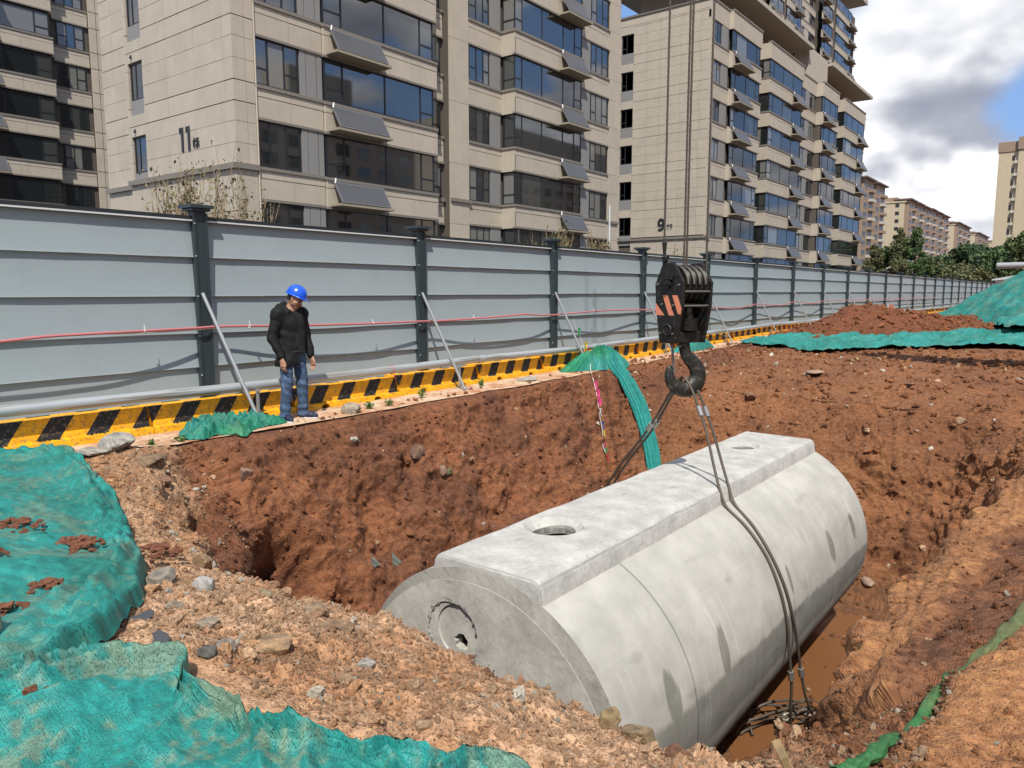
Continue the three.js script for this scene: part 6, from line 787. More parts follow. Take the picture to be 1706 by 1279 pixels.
// ------------ blocks across the street behind the viewer, seen only as reflections in the glass
for (const [u0, u1, v, h, lb] of [[24, 96, -46, 31, 'plain apartment block across the street, left of two, seen only in window reflections'], [112, 200, -50, 36, 'plain apartment block across the street, right of two, seen only in window reflections']]) { const b = thing('apartment_block', lb, 'building', null, [u0, 0, v]), T = (g) => g.translate(-u0, 0, v); part('wall', T(bx(u0, 0, v - 14, u1, h, v)), clads[1], b); part('roof_room', T(merge([bx(u0 + 6, h, v - 9, u0 + 18, h + 4.5, v - 2), bx(u1 - 24, h, v - 9, u1 - 12, h + 4.5, v - 2)])), clads[0], b); const l = []; for (let k = 0; k < 10; k++) for (let u = u0 + 2; u < u1 - 3; u += 4.4) l.push(bx(u, 2 + k * 3, v, u + 2.6, 3.8 + k * 3, v + 0.05)); tag(part('windows', T(merge(l)), glass[1], b), null, null, null, 'stuff'); }

// ---------------------------------------------------------------- trees, shrubs and weeds
const bark = std(lin(0.13, 0.10, 0.07), 0.95), twigM = std(lin(0.34, 0.26, 0.16), 0.95);
const leafMat = (c) => new THREE.MeshPhysicalMaterial({ color: lin(...c), roughness: 0.75, side: THREE.DoubleSide, vertexColors: true });
const leafM = leafMat([1, 1, 1]);
function leaves(pts, size, cols, r, jit = 1) { // pts: [x,y,z] in local three coordinates -> merged diamond leaves
  const n = pts.length, P = new Float32Array(n * 12), C = new Float32Array(n * 12), N = new Float32Array(n * 12), I = [], a = new THREE.Vector3(), b = new THREE.Vector3(), nn = new THREE.Vector3();
  pts.forEach((p, i) => { a.set(r() - 0.5, r() - 0.6, r() - 0.5).normalize(); b.set(r() - 0.5, r() - 0.5, r() - 0.5).cross(a).normalize(); const s = size * (0.6 + 0.8 * r()), w = s * 0.5; nn.crossVectors(a, b).normalize(); const fl = nn.y < 0; if (fl) nn.negate(); const q = [[-a.x * s, -a.y * s, -a.z * s], [b.x * w, b.y * w, b.z * w], [a.x * s, a.y * s, a.z * s], [-b.x * w, -b.y * w, -b.z * w]]; const c = mix3(cols[0], cols[1], r()), k = 0.75 + 0.5 * r(); for (let j = 0; j < 4; j++) { const o = i * 12 + j * 3; for (let m = 0; m < 3; m++) { P[o + m] = p[m] + q[j][m]; C[o + m] = c[m] * k; } N[o] = nn.x; N[o + 1] = nn.y; N[o + 2] = nn.z; } const v = i * 4; if (!fl) I.push(v, v + 2, v + 1, v, v + 3, v + 2); else I.push(v, v + 1, v + 2, v, v + 2, v + 3); });
  const g = new THREE.BufferGeometry(); g.setAttribute('position', new THREE.BufferAttribute(P, 3)); g.setAttribute('normal', new THREE.BufferAttribute(N, 3)); g.setAttribute('color', new THREE.BufferAttribute(C, 3)); g.setIndex(I); return g;
}
function branches(r, h, spread, n, up) { // list of tapered limbs from the base; returns geometry and tips
  const l = [], tips = []; const V = (x, y, z) => new THREE.Vector3(x, y, z);
  const limb = (p, d, len, rad, depth) => { const pts = [p.clone()]; let q = p.clone(), dd = d.clone(); for (let i = 0; i < 4; i++) { dd.x += (r() - 0.5) * 0.25; dd.z += (r() - 0.5) * 0.25; dd.y += up * 0.08; dd.normalize(); q = q.clone().addScaledVector(dd, len / 4); pts.push(q); } const cv = new THREE.CatmullRomCurve3(pts), g = new THREE.TubeGeometry(cv, depth > 1 ? 5 : 8, rad, 5), P = g.attributes.position; const segs = depth > 1 ? 5 : 8; for (let i = 0; i <= segs; i++) { const c = cv.getPointAt(i / segs), k = 1 - 0.7 * i / segs; for (let j = 0; j <= 5; j++) { const o = i * 6 + j; P.setXYZ(o, c.x + (P.getX(o) - c.x) * k, c.y + (P.getY(o) - c.y) * k, c.z + (P.getZ(o) - c.z) * k); } } l.push(g); if (depth < 3) { const m = depth === 0 ? n : 4; for (let i = 0; i < m; i++) { const t = 0.25 + 0.75 * (i + r()) / m, c = cv.getPointAt(Math.min(t, 1)), e = dd.clone().add(V((r() - 0.5) * 1.7 * spread, 0.25 + 0.5 * r() * up, (r() - 0.5) * 1.7 * spread)).normalize(); limb(c, e, len * (0.5 + 0.25 * r()), Math.max(rad * 0.5, 0.014), depth + 1); } } else { tips.push(q); tips.push(cv.getPointAt(0.6)); } };
  return { limb, l, tips, V };
}
function shrub(label, u, v, h, w, stems, seed, cols, leafN, size, cat = 'shrub', name = 'bare_shrub') {
  const r = rng(seed), t = thing(name, label, cat, null, [u, 0, v]); const bb = branches(r, h, 0.55, 5, 1); for (let i = 0; i < stems; i++) { const a = r() * 6.283; bb.limb(bb.V(Math.cos(a) * w * 0.14, 0, Math.sin(a) * w * 0.14), bb.V(Math.cos(a) * w / h * 0.75 * r(), 1, Math.sin(a) * w / h * 0.75 * r()).normalize(), h * (0.46 + 0.12 * r()), 0.055, 0); }
  const sg = merge(bb.l); sg.computeBoundingBox(); const bbx = sg.boundingBox, kx = w / (bbx.max.x - bbx.min.x), ky = h / bbx.max.y; sg.scale(kx, ky, kx); bb.tips.forEach((c) => { c.x *= kx; c.y *= ky; c.z *= kx; }); part('stems', sg, twigM, t); const pts = []; for (let i = 0; i < leafN; i++) { const c = bb.tips[Math.floor(r() * bb.tips.length)]; pts.push([c.x + (r() - 0.5) * 0.3, c.y + (r() - 0.5) * 0.3, c.z + (r() - 0.5) * 0.3]); } part('foliage', leaves(pts, size, cols, r), leafM, t); return t;
}
shrub('bare leggy shrub with a few olive leaves before the end of building 11', 13.0, 21.9, 5.9, 3.7, 11, 11, [[0.10, 0.085, 0.03], [0.16, 0.14, 0.05]], 2200, 0.06);
shrub('sparse olive hedge shrub before building 11, nearest the white pole', 32.0, 20.3, 4.75, 3.2, 6, 12, [[0.09, 0.09, 0.03], [0.17, 0.13, 0.06]], 1400, 0.07);
shrub('sparse olive hedge shrub before building 11, left of its neighbour', 28.6, 20.5, 4.8, 3.0, 6, 13, [[0.08, 0.085, 0.03], [0.15, 0.12, 0.05]], 1400, 0.07);
shrub('twiggy low shrub between buildings 11 and 9', 42.4, 21.2, 4.75, 3.4, 7, 14, [[0.12, 0.12, 0.05], [0.2, 0.16, 0.08]], 900, 0.07);
function tree(label, u, v, h, w, seed, cols, kind, group) { // crown of leaf clumps along limbs, uneven outline
  const r = rng(seed), t = thing(kind === 'tall' ? 'poplar_tree' : 'broadleaf_tree', label, 'tree', group, [u, 0, v]); const tr = []; tr.push(new THREE.CylinderGeometry(w * 0.02, w * 0.045, h * 0.75, 8).translate(0, h * 0.375, 0)); const cl = [], n = kind === 'tall' ? 26 : 34;
  for (let i = 0; i < n; i++) { const f = (i + r()) / n, y = kind === 'tall' ? h * (0.16 + 0.82 * f) : h * (0.3 + 0.66 * f), prof = kind === 'tall' ? Math.pow(1 - f, 0.75) * 0.9 + 0.06 : Math.sqrt(Math.max(0.02, 1 - (2 * f - 0.85) ** 2 * 0.8)), a = r() * 6.283, q = (0.35 + 0.65 * r()) * prof * w * 0.5, x = Math.cos(a) * q, z = Math.sin(a) * q; cl.push([x, y, z, w * (kind === 'tall' ? 0.13 : 0.17) * (0.6 + 0.7 * r())]); const A = new THREE.Vector3(0, Math.max(y - q * 0.8, h * 0.12), 0), B2 = new THREE.Vector3(x, y, z); tr.push(bar([A.x, A.y, -A.z], [B2.x, B2.y, -B2.z], w * 0.012, 5, w * 0.004)); }
  part('trunk', merge(tr), bark, t); const pts = []; const N = kind === 'tall' ? 5200 : 6000; for (let i = 0; i < N; i++) { const c = cl[Math.floor(r() * cl.length)], a = r() * 6.283, y = 2 * r() - 1, s = Math.sqrt(1 - y * y), q = c[3] * (0.55 + 0.55 * Math.cbrt(r())); pts.push([c[0] + Math.cos(a) * s * q, c[1] + y * q * 0.8, c[2] + Math.sin(a) * s * q]); } part('crown', leaves(pts, w * 0.036, cols.map((c) => c.map((q) => q * 1.5)), r), leafM, t);
}
const GA = [[0.045, 0.075, 0.022], [0.085, 0.11, 0.04]], GB = [[0.03, 0.06, 0.02], [0.06, 0.10, 0.03]], GC2 = [[0.065, 0.075, 0.03], [0.09, 0.09, 0.038]], GD = [[0.02, 0.042, 0.018], [0.045, 0.075, 0.025]];
{ const spot = (px, d) => { const q = (px - 853) / 1250 * d; return [d * Math.cos(TH) + q * Math.sin(TH), d * Math.sin(TH) - q * Math.cos(TH)]; };
  const list = [[1448, 150, 9.5, 6, GC2, 'tall', 'brownish slim tree close against the corner of number 9'], [1466, 155, 9.6, 7, GA, 'tall', 'green slim tree second from number 9'], [1488, 150, 13.0, 5, GC2, 'tall', 'narrow rust-tipped tree standing tallest among the slim trees'], [1499, 160, 11.6, 7, GA, 'tall', 'pale green feathery tree beside the tallest slim one'], [1516, 152, 12.6, 6, GB, 'tall', 'bright green pointed tree right of the pale feathery one'], [1535, 170, 8.6, 7, GA, 'tall', 'low green tree right of the bright green pointed one'], [1556, 175, 7.6, 8, GC2, 'round', 'brown-green thin tree before the far row of blocks'], [1572, 180, 8.2, 9, GA, 'round', 'olive round tree left of the dark evergreens'], [1598, 170, 10.4, 12, GD, 'round', 'dark green dense tree, left one of the dark group'], [1626, 175, 9.6, 12, GD, 'round', 'dark green dense tree in the middle of the dark group'], [1650, 165, 8.8, 11, GB, 'round', 'mid green tree below the cream slab'], [1680, 150, 9.4, 11, GB, 'round', 'green tree before the cream slab near the picture edge'], [1704, 135, 10.8, 9, GA, 'round', 'loose-topped tree at the right picture edge'], [1610, 140, 5.0, 8, GC2, 'round', 'low reddish bare bush before the dark trees'], [1588, 150, 5.6, 8, GC2, 'round', 'low brown bush left of the reddish bare bush']];
  list.forEach(([px, d, h, w, c, k, lb], i) => { const [u, v] = spot(px, d); tree(lb, u, v, h * 1.12, w * 1.05, 300 + i, c, k); }); }
// weeds on the strip
function weed(label, u, v, h, n, seed, grass) { const r = rng(seed), t = thing('weed', label, 'weed', null, [u, groundY(u, v), v]); const st = [], pts = []; for (let i = 0; i < n; i++) { const a = r() * 6.283, q = h * (grass ? 0.9 : 0.35) * r(), x = Math.cos(a) * q, z = Math.sin(a) * q, y = h * (0.5 + 0.5 * r()); st.push(bar([x * 0.1, 0, -z * 0.1], [x, y, -z], 0.004, 4, 0.002)); for (let k = 0; k < (grass ? 6 : 16); k++) { const f = 0.25 + 0.75 * r(); pts.push([x * f + (r() - 0.5) * h * 0.25, y * f + (r() - 0.5) * 0.03, z * f + (r() - 0.5) * h * 0.25]); } } part('stem', merge(st), std(lin(0.10, 0.13, 0.04), 0.9), t); part('leaves', leaves(pts, 0.02, [[0.06, 0.13, 0.025], [0.14, 0.22, 0.05]], r), leafM, t); }
weed('upright green weed on the strip right of the worker', 8.3, 8.2, 0.24, 5, 1); weed('smaller upright weed further along the strip', 9.85, 8.28, 0.22, 5, 2); weed('low spreading weed patch beside the pale tan boulder', 7.15, 8.1, 0.13, 16, 3, 1); weed('low green tuft at the pit edge beyond the weed patch', 7.55, 8.14, 0.12, 12, 4, 1); weed('thin grass tuft on the strip by the white broken stone', 3.95, 8.0, 0.08, 14, 5, 1); weed('low grass patch between the white stone and the green net heap', 4.3, 8.05, 0.07, 16, 6, 1);
// white pole by building 11 and the long pipe and hut roof at the far right
{ const p = thing('flag_pole', 'thin white pole standing behind the fence at the end of building 11', 'pole', null, [36.6, 0, 21.5]); part('shaft', new THREE.CylinderGeometry(0.045, 0.06, 6.4, 10).translate(0, 3.2, 0), paleTrim, p); part('base', new THREE.CylinderGeometry(0.14, 0.16, 0.12, 12).translate(0, 0.06, 0), paleTrim, p);
  const h = thing('site_hut', 'low white site hut with a long grey duct on its roof behind the net heap', 'hut', null, [62, 0, 6.5]), T = (g) => g.translate(-62, 0, 6.5); const wm = std(lin(0.55, 0.57, 0.60), 0.6), gm = std(lin(0.30, 0.31, 0.34), 0.5);
  part('wall', T(bx(62, 0, 0.5, 72, 2.5, 5.6)), wm, h); const sh = new THREE.Shape([[0, 2.48], [-5.6, 2.48], [-5.6, 2.55], [-2.8, 3.1], [0, 2.55]].map(([x, y]) => new THREE.Vector2(x, y))); part('roof', T(new THREE.ExtrudeGeometry(sh, { depth: 10.4, bevelEnabled: false }).rotateY(Math.PI / 2).translate(61.8, 0, -5.8)).translate(0, 0, 0), wm, h); part('duct', T(merge([bar([61, 3.45, 5.5], [61.4, 3.55, -3], 0.2, 16)])), gm, h); for (let k = 0; k < 4; k++) part('cladding_strip', T(bx(61.96, 0.3 + k * 0.55, 0.6, 62, 0.9 + k * 0.55, 5.5)), wm, h);
  const s = thing('barrier_sign', 'small red and white barrier board standing far along the kerb', 'barrier', null, [42, RISE(42), 8.2]); part('board', bx(-0.6, 0.55, -0.02, 0.6, 0.8, 0.02), whiteM, s); for (let k = 0; k < 3; k++) part('red_band', bx(-0.5 + k * 0.4, 0.555, -0.026, -0.3 + k * 0.4, 0.795, -0.02), std(lin(0.5, 0.04, 0.05), 0.6), s); for (const x of [-0.5, 0.5]) part('leg', bx(x - 0.02, 0, -0.02, x + 0.02, 0.55, 0.02), whiteM, s); }

// mobile crane standing outside the picture on the right; its shadow falls over the red ground
{ const c = thing('mobile_crane', 'mobile crane with raised boom outside the right picture edge, shading the red ground', 'crane', null, [20, 0, -2]), T = (g) => g.translate(-20, 0, -2), ym = std(lin(0.55, 0.36, 0.03), 0.5), dk = std(lin(0.03, 0.03, 0.03), 0.6);
  part('chassis', T(bx(13.5, 0.75, -4.0, 24, 1.5, -1.5)), ym, c); part('cab', T(new RoundedBoxGeometry(2.0, 1.7, 1.1, 2, 0.1).translate(19.0, 2.4, 1.9)), ym, c); part('engine_house', T(new RoundedBoxGeometry(3.4, 1.6, 2.3, 2, 0.1).translate(21.2, 2.35, 2.7)), ym, c);
  for (const u of [14.6, 16.2, 21.2, 22.8]) for (const v of [-3.8, -1.7]) part('wheel', T(new THREE.CylinderGeometry(0.55, 0.55, 0.4, 24).rotateX(Math.PI / 2).translate(u, 0.55, -v)), dk, c);
  const boom = part('boom', T(bar([18.2, 2.2, -1.9], [15.5, 6.8, -0.05], 0.75, 4, 0.6)), ym, c); part('boom_section', T(bar([15.9, 6.1, -0.25], [14.3, 10.0, 0.3], 0.56, 4, 0.3)), ym, boom); part('cylinder', T(bar([19.4, 1.9, -1.9], [16.5, 4.8, -0.8], 0.14, 12)), dk, c); part('outrigger', T(bx(17.2, 0.2, -1.5, 17.5, 1.0, -0.4)), dk, c); part('outrigger', T(bx(22.2, 0.2, -1.5, 22.5, 1.0, -0.4)), dk, c); }

// ---------------------------------------------------------------- the worker, one continuous body with clothes over it
function sdfMesh(f, lo, hi, h) { // naive surface nets on a grid
  const n = [0, 1, 2].map((k) => Math.ceil((hi[k] - lo[k]) / h) + 1), [nx, ny, nz] = n, F = new Float32Array(nx * ny * nz), id = new Int32Array(nx * ny * nz).fill(-1), P = [], I = [];
  for (let z = 0, q = 0; z < nz; z++) for (let y = 0; y < ny; y++) for (let x = 0; x < nx; x++, q++) F[q] = f(lo[0] + x * h, lo[1] + y * h, lo[2] + z * h);
  const sx = 1, sy = nx, sz = nx * ny, off = [0, sx, sy, sx + sy, sz, sz + sx, sz + sy, sz + sx + sy], E = [[0, 1], [2, 3], [4, 5], [6, 7], [0, 2], [1, 3], [4, 6], [5, 7], [0, 4], [1, 5], [2, 6], [3, 7]];
  for (let z = 0; z < nz - 1; z++) for (let y = 0; y < ny - 1; y++) for (let x = 0; x < nx - 1; x++) { const q = x + y * sy + z * sz; let m = 0; for (let k = 0; k < 8; k++) if (F[q + off[k]] < 0) m |= 1 << k; if (m === 0 || m === 255) continue; let c = 0, px = 0, py = 0, pz = 0; for (const [a, b] of E) { const A = F[q + off[a]], B = F[q + off[b]]; if ((A < 0) === (B < 0)) continue; const t = A / (A - B); px += (a & 1) + ((b & 1) - (a & 1)) * t; py += ((a >> 1) & 1) + (((b >> 1) & 1) - ((a >> 1) & 1)) * t; pz += (a >> 2) + ((b >> 2) - (a >> 2)) * t; c++; } id[q] = P.length / 3; P.push(lo[0] + (x + px / c) * h, lo[1] + (y + py / c) * h, lo[2] + (z + pz / c) * h); }
  for (let z = 1; z < nz - 1; z++) for (let y = 1; y < ny - 1; y++) for (let x = 1; x < nx - 1; x++) { const q = x + y * sy + z * sz, A = F[q] < 0; for (const [d, e, g] of [[sx, sy, sz], [sy, sz, sx], [sz, sx, sy]]) { const B = F[q + d] < 0; if (A === B) continue; const a = id[q], b = id[q - e], c = id[q - e - g], dd = id[q - g]; if (a < 0 || b < 0 || c < 0 || dd < 0) continue; if (A) I.push(a, b, c, a, c, dd); else I.push(a, c, b, a, dd, c); } }
  const g = new THREE.BufferGeometry(); g.setAttribute('position', new THREE.Float32BufferAttribute(P, 3)); g.setIndex(I); const N = new Float32Array(P.length), e = h * 0.5; for (let i = 0; i < P.length; i += 3) { const [x, y, z] = [P[i], P[i + 1], P[i + 2]]; let a = f(x + e, y, z) - f(x - e, y, z), b = f(x, y + e, z) - f(x, y - e, z), c = f(x, y, z + e) - f(x, y, z - e); const l = Math.hypot(a, b, c) || 1; N[i] = a / l; N[i + 1] = b / l; N[i + 2] = c / l; } g.setAttribute('normal', new THREE.BufferAttribute(N, 3)); g.setAttribute('uv', new THREE.Float32BufferAttribute(new Float32Array(P.length / 3 * 2).map((_, i) => (i % 2 ? P[(i >> 1) * 3 + 1] : P[(i >> 1) * 3] + P[(i >> 1) * 3 + 2])), 2)); return g;
}
const cap = (p, a, b, ra, rb, sx = 1, sz = 1) => { const [x, y, z] = p, dx = (b[0] - a[0]), dy = b[1] - a[1], dz = (b[2] - a[2]), ex = x - a[0], ey = y - a[1], ez = z - a[2]; const t = clamp((ex * dx + ey * dy + ez * dz) / (dx * dx + dy * dy + dz * dz || 1)); return Math.hypot((ex - dx * t) * sx, ey - dy * t, (ez - dz * t) * sz) - lerp(ra, rb, t); };
const smin = (a, b, k) => { const h = clamp(0.5 + 0.5 * (b - a) / k); return lerp(b, a, h) - k * h * (1 - h); };
{
  const J = { pel: [0, 0.93, 0], hipR: [-0.09, 0.9, 0], hipL: [0.09, 0.9, 0], kneR: [-0.125, 0.5, 0.035], kneL: [0.125, 0.5, 0.03], ankR: [-0.135, 0.085, -0.01], ankL: [0.155, 0.09, 0.0], chest: [0, 1.27, -0.015], neck: [0.0, 1.45, -0.01], shR: [-0.185, 1.39, -0.015], shL: [0.185, 1.39, -0.01], elR: [-0.265, 1.10, -0.05], elL: [0.255, 1.10, -0.03], wrR: [-0.225, 0.86, 0.06], wrL: [0.265, 0.85, 0.06] };
  const w = thing('person', 'person in a blue hard hat, black jacket and jeans looking down by the fence', 'person', null, [5.97, groundY(5.97, 8.24) - 0.01, 8.24]); w.rotation.y = 0.06;
  // head frame: turned to the viewer's right and bent down
  const HQ = new THREE.Quaternion().setFromEuler(new THREE.Euler(0.50, 0.50, -0.10, 'YXZ')), HI = HQ.clone().invert(), HC = new THREE.Vector3(0.035, 1.585, 0.055), hv = new THREE.Vector3();
  const headL = (x, y, z) => { hv.set(x - HC.x, y - HC.y, z - HC.z).applyQuaternion(HI); return [hv.x, hv.y, hv.z]; };
  const head = (x, y, z) => { const p = headL(x, y, z); let d = Math.hypot(p[0] / 0.95, p[1] * 0.86 - 0.012, (p[2] + 0.012) * 0.9) - 0.088; d = smin(d, cap(p, [0, -0.06, 0.03], [0, -0.092, 0.058], 0.05, 0.032, 0.8), 0.05); d = smin(d, cap(p, [0, 0.0, 0.088], [0, -0.036, 0.108], 0.011, 0.017), 0.02); d = smin(d, cap(p, [-0.045, 0.022, 0.078], [0.045, 0.022, 0.078], 0.012, 0.012), 0.02); for (const s of [-1, 1]) { d = smin(d, cap(p, [s * 0.05, -0.03, 0.055], [s * 0.04, -0.05, 0.06], 0.022, 0.018), 0.03); d = Math.min(d, cap(p, [s * 0.086, 0.012, -0.01], [s * 0.084, -0.032, 0.0], 0.018, 0.012, 1.7)); } d = smin(d, cap(p, [-0.022, -0.066, 0.088], [0.022, -0.066, 0.088], 0.009, 0.009), 0.012); return d; };
  const hand = (W, s) => (x, y, z) => { const p = [x, y, z]; const at = (a, b, c) => [W[0] + a * s, W[1] + b, W[2] + c]; let d = cap(p, at(0, 0.02, 0), at(0.0, -0.03, 0.005), 0.027, 0.03, 1.35, 1); d = smin(d, cap(p, at(0, -0.035, 0.0), at(0.004, -0.085, 0.014), 0.034, 0.036, 1.75, 1.0), 0.02); const fz = [0.036, 0.013, -0.011, -0.032], fl = [0.9, 1, 0.95, 0.78]; fz.forEach((q, i) => { const a = at(0.002, -0.09, 0.012 + q), b = at(0.002, -0.09 - 0.038 * fl[i], 0.016 + q * 1.02), c = at(-0.014, -0.09 - 0.066 * fl[i], 0.02 + q), e = at(-0.03, -0.09 - 0.08 * fl[i], 0.02 + q); d = smin(d, Math.min(cap(p, a, b, 0.0105, 0.0098), cap(p, b, c, 0.0098, 0.009), cap(p, c, e, 0.009, 0.0075)), 0.006); }); d = smin(d, Math.min(cap(p, at(0, -0.035, 0.03), at(-0.006, -0.062, 0.058), 0.0145, 0.0125), cap(p, at(-0.006, -0.062, 0.058), at(-0.012, -0.095, 0.062), 0.012, 0.0095)), 0.012); return d; };
  const trunk = (x, y, z) => { const p = [x, y, z]; let d = cap(p, J.pel, J.chest, 0.125, 0.14, 0.85, 1.15); d = smin(d, cap(p, J.shR, J.shL, 0.07, 0.07), 0.06); d = smin(d, cap(p, J.neck, [0.02, 1.53, 0.02], 0.062, 0.055), 0.04); for (const s of ['R', 'L']) { d = smin(d, cap(p, J['sh' + s], J['el' + s], 0.052, 0.04), 0.03); d = smin(d, cap(p, J['el' + s], J['wr' + s], 0.04, 0.028), 0.02); d = smin(d, cap(p, J['hip' + s], J['kne' + s], 0.08, 0.055), 0.04); d = smin(d, cap(p, J['kne' + s], J['ank' + s], 0.052, 0.036), 0.02); d = smin(d, cap(p, J['ank' + s], [J['ank' + s][0] + 0.004, 0.05, J['ank' + s][2] + 0.04], 0.036, 0.03), 0.02); } return d; };
  const SK = [0.38, 0.20, 0.13], paint = (g, fn) => { const p = g.attributes.position, C = new Float32Array(p.count * 3); for (let i = 0; i < p.count; i++) C.set(fn(p.getX(i), p.getY(i), p.getZ(i)), i * 3); g.setAttribute('color', new THREE.BufferAttribute(C, 3)); return g.toNonIndexed(); };
  const gT = paint(sdfMesh(trunk, [-0.42, -0.02, -0.25], [0.42, 1.62, 0.3], 0.016), () => SK), gH = paint(sdfMesh(head, [-0.12, 1.42, -0.12], [0.2, 1.74, 0.24], 0.006), (x, y, z) => { const p = headL(x, y, z); const eye = Math.min(Math.hypot(p[0] - 0.033, p[1] + 0.002, p[2] - 0.08), Math.hypot(p[0] + 0.033, p[1] + 0.002, p[2] - 0.08)), brow = p[2] > 0.06 && Math.abs(p[1] - 0.02) < 0.007 && Math.abs(Math.abs(p[0]) - 0.034) < 0.022, lip = Math.hypot(p[0] / 2.6, p[1] + 0.066, p[2] - 0.095) < 0.012, hair = p[2] < 0.0 && p[1] > -0.045 && Math.abs(p[0]) < 0.083 || p[1] > 0.055; return eye < 0.012 ? [0.03, 0.02, 0.016] : brow || hair ? [0.016, 0.013, 0.012] : lip ? [0.25, 0.09, 0.07] : SK; }), gR = paint(sdfMesh(hand([J.wrR[0] - 0.0, J.wrR[1] - 0.03, J.wrR[2] + 0.015], -1), [-0.31, 0.62, -0.02], [-0.14, 0.9, 0.17], 0.0045), () => SK), gL = paint(sdfMesh(hand([J.wrL[0], J.wrL[1] - 0.03, J.wrL[2] + 0.015], 1), [0.18, 0.62, -0.02], [0.35, 0.9, 0.17], 0.0045), () => SK);
  const all = mergeGeometries([gT, gH, gR, gL]); part('body', all, std(0xffffff, 0.55, { vertexColors: true }), w);
  const fold = (x, y, z, k) => 0.006 * noise(x * 11 + k, y * 9, z * 11) + 0.005 * noise(x * 6 + y * 14, y * 5 + k, z * 7);
  const V2 = (x, y, z) => [x, y, z];
  // jacket: sleeves, body open at the front, folded hood behind the neck
  const jacket = (x, y, z) => { const p = [x, y, z]; let d = cap(p, [0, 0.80, 0.0], [0, 1.28, -0.01], 0.165, 0.16, 0.88, 1.15); d = smin(d, cap(p, [J.shR[0], 1.395, -0.02], [J.shL[0], 1.395, -0.02], 0.085, 0.085), 0.06); d = smin(d, cap(p, [-0.02, 0.84, 0.0], [-0.06, 0.76, 0.0], 0.152, 0.172, 0.9, 1.15), 0.05); for (const s of ['R', 'L']) { d = smin(d, cap(p, J['sh' + s], J['el' + s], 0.078, 0.066), 0.05); d = smin(d, cap(p, J['el' + s], J['wr' + s], 0.066, 0.05), 0.03); } d = smin(d, cap(p, [-0.12, 1.47, -0.06], [0.0, 1.485, -0.12], 0.055, 0.06), 0.04); d = smin(d, cap(p, [0.0, 1.485, -0.12], [0.12, 1.47, -0.05], 0.06, 0.05), 0.04); d = smin(d, cap(p, [-0.12, 1.47, -0.06], [-0.09, 1.42, 0.06], 0.045, 0.03), 0.03); d = smin(d, cap(p, [0.12, 1.47, -0.05], [0.10, 1.42, 0.06], 0.045, 0.03), 0.03); d += fold(x, y, z, 3) * 1.7;
    d = Math.max(d, Math.max(0.735 + 0.06 * x - y + (x > 0.02 ? 0.05 : 0), -d - 0.05)); // hem
    const gap = Math.max(Math.abs(x - 0.075) - lerp(0.085, 0.05, clamp((y - 0.8) / 0.6)) - (y > 1.3 ? (y - 1.3) * 0.25 : 0), 0.04 - z); d = Math.max(d, -gap); d = Math.max(d, -(Math.hypot(x - 0.02, (y - 1.5) * 0.8, z - 0.03) - 0.085)); return d; };
  part('jacket', sdfMesh(jacket, [-0.46, 0.55, -0.34], [0.46, 1.62, 0.34], 0.0135), new THREE.MeshPhysicalMaterial({ color: lin(0.009, 0.0093, 0.010), roughness: 0.75, specularIntensity: 0.5 }), w);
  const shirt = (x, y, z) => { const p = [x, y, z]; let d = cap(p, [0.02, 0.93, 0.012], [0.02, 1.28, 0.0], 0.145, 0.142, 0.88, 1.08); d = smin(d, cap(p, [-0.13, 1.39, -0.01], [0.15, 1.39, -0.01], 0.075, 0.075), 0.05); d += fold(x, y, z, 9); return Math.max(d, 0.915 - y, y - 1.475); };
  part('shirt', sdfMesh(shirt, [-0.25, 0.8, -0.22], [0.28, 1.52, 0.24], 0.013), new THREE.MeshPhysicalMaterial({ color: lin(0.018, 0.0185, 0.02), roughness: 0.9, specularIntensity: 0.5 }), w);
  const jeanMap = tex(256, 256, (x, y) => { const n = tfbm(x * 5, y * 5, 5, 5, 3, 0.6), s = tnoise(x * 80, y * 10, 80, 4); const f = sstep(0.0, 0.5, n + 0.2 * s); return mix3([0.24, 0.32, 0.43], [0.33, 0.42, 0.53], f); }, true, 2.2, 2.2);
  const jeans = (x, y, z) => { const p = [x, y, z]; let d = cap(p, [-0.06, 0.93, 0], [0.06, 0.93, 0], 0.125, 0.125, 1, 1.05); for (const s of ['R', 'L']) { d = smin(d, cap(p, J['hip' + s], J['kne' + s], 0.096, 0.074), 0.035); d = smin(d, cap(p, J['kne' + s], [J['ank' + s][0], 0.07, J['ank' + s][2]], 0.073, 0.070), 0.03); } d += fold(x, y, z, 5) * 1.5 + 0.007 * Math.sin(y * 62 + 3 * noise(x * 5, y * 3, z * 5)) * (1 - sstep(0.12, 0.32, y)) + 0.005 * Math.sin(y * 48 + x * 20) * Math.exp(-(((y - 0.5) / 0.1) ** 2)); return Math.max(d, 0.035 - y, y - 0.965); };
  part('jeans', sdfMesh(jeans, [-0.34, 0.0, -0.2], [0.34, 1.05, 0.24], 0.012), std(0xffffff, 0.85, { map: jeanMap }), w);
  part('belt', new THREE.TorusGeometry(0.135, 0.018, 8, 32).scale(1.12, 1, 1).rotateX(Math.PI / 2).translate(0.01, 0.905, 0.005), std(lin(0.008, 0.008, 0.008), 0.5), w);
  const shoeM = std(lin(0.012, 0.018, 0.05), 0.6), soleM = std(lin(0.55, 0.55, 0.56), 0.6);
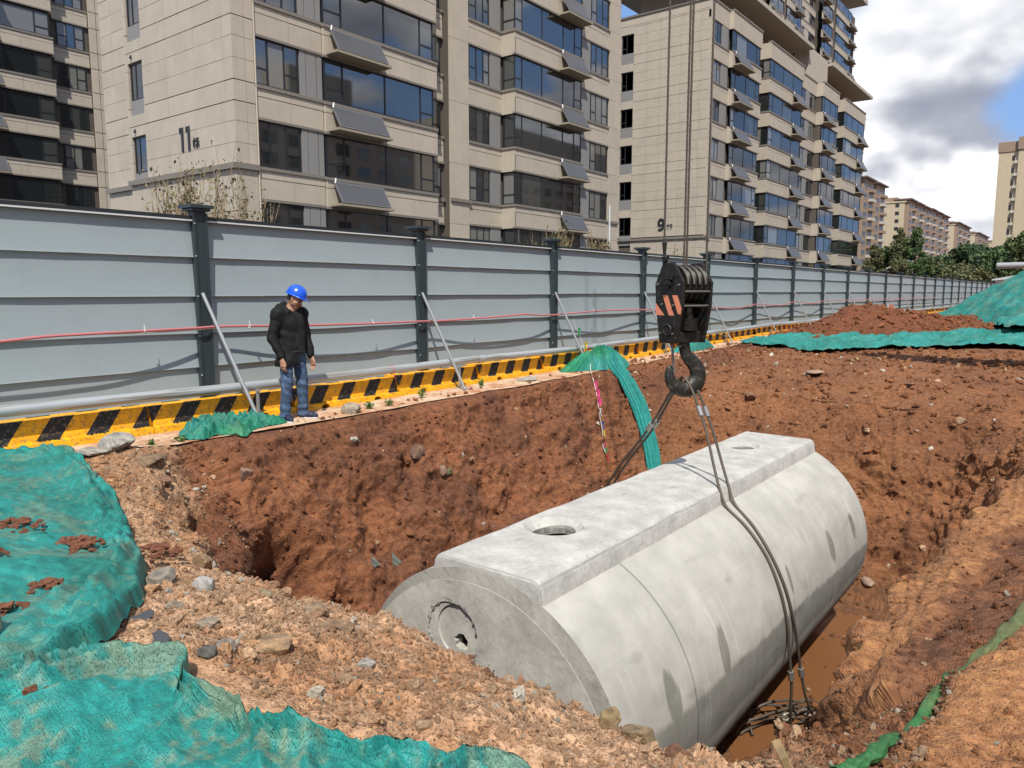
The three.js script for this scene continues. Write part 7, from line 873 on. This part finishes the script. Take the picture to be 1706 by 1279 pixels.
  for (const [s, a] of [['R', -0.25], ['L', 0.55]]) { const k = J['ank' + s], f = (x, y, z) => { const p = [x, y, z]; let d = cap(p, [0, 0.075, -0.035], [0, 0.055, 0.10], 0.052, 0.045, 1.05, 1); d = smin(d, cap(p, [0, 0.05, 0.10], [0.0, 0.045, 0.165], 0.046, 0.034), 0.03); return Math.max(d, 0.022 - y); }; const sh = part('shoe', sdfMesh(f, [-0.08, -0.01, -0.12], [0.08, 0.16, 0.24], 0.007), shoeM, w); sh.position.set(k[0], -0.005, k[2]); sh.rotation.y = a; const so = (x, y, z) => Math.max(cap([x, 0, z], [0, 0, -0.04], [0, 0, 0.155], 0.054, 0.042), Math.abs(y - 0.014) - 0.014); part('sole', sdfMesh(so, [-0.08, -0.01, -0.12], [0.08, 0.04, 0.24], 0.007), soleM, sh); }
  // hard hat: ridged dome, brim longer over the face
  const hatM = new THREE.MeshPhysicalMaterial({ color: lin(0.005, 0.085, 0.62), roughness: 0.28, clearcoat: 0.5, clearcoatRoughness: 0.2 }), dome = gridGeo(64, 26, (s, t) => { const a = s * Math.PI * 2, e = t * Math.PI / 2, r = 0.122 * Math.pow(Math.cos(e), 0.82); const rid = 0.006 * sstep(0.03, 0.012, Math.abs(r * Math.sin(a))) + 0.003 * sstep(0.012, 0.005, Math.abs(Math.abs(r * Math.sin(a)) - 0.045)); return [r * Math.sin(a) * 0.93, 0.128 * Math.sin(e) + rid * (t > 0.12 ? 1 : 0), -(r * Math.cos(a) * 1.1)]; });
  const brim = gridGeo(64, 6, (s, t) => { const a = s * Math.PI * 2, c = Math.cos(a), ext = 0.010 + 0.05 * sstep(0.25, 1, c), r0 = 0.118 + (ext + 0.003) * Math.min(t * 1.5, 1), y = t < 0.67 ? -0.012 * t - 0.012 * sstep(0.3, 1, c) * t : -0.012 * 0.67 - (t - 0.67) * 0.03; return [r0 * Math.sin(a) * 0.93, y, -(r0 * c * 1.1)]; });
  const hat = part('hard_hat', dome, hatM, w); hat.material.side = THREE.DoubleSide; hat.position.copy(HC).add(new THREE.Vector3(0, 0.052, -0.008).applyQuaternion(HQ)); hat.quaternion.copy(HQ).multiply(new THREE.Quaternion().setFromEuler(new THREE.Euler(-0.12, 0, 0))); part('brim', brim, hatM, hat);
}

renderer.render(scene, camera);
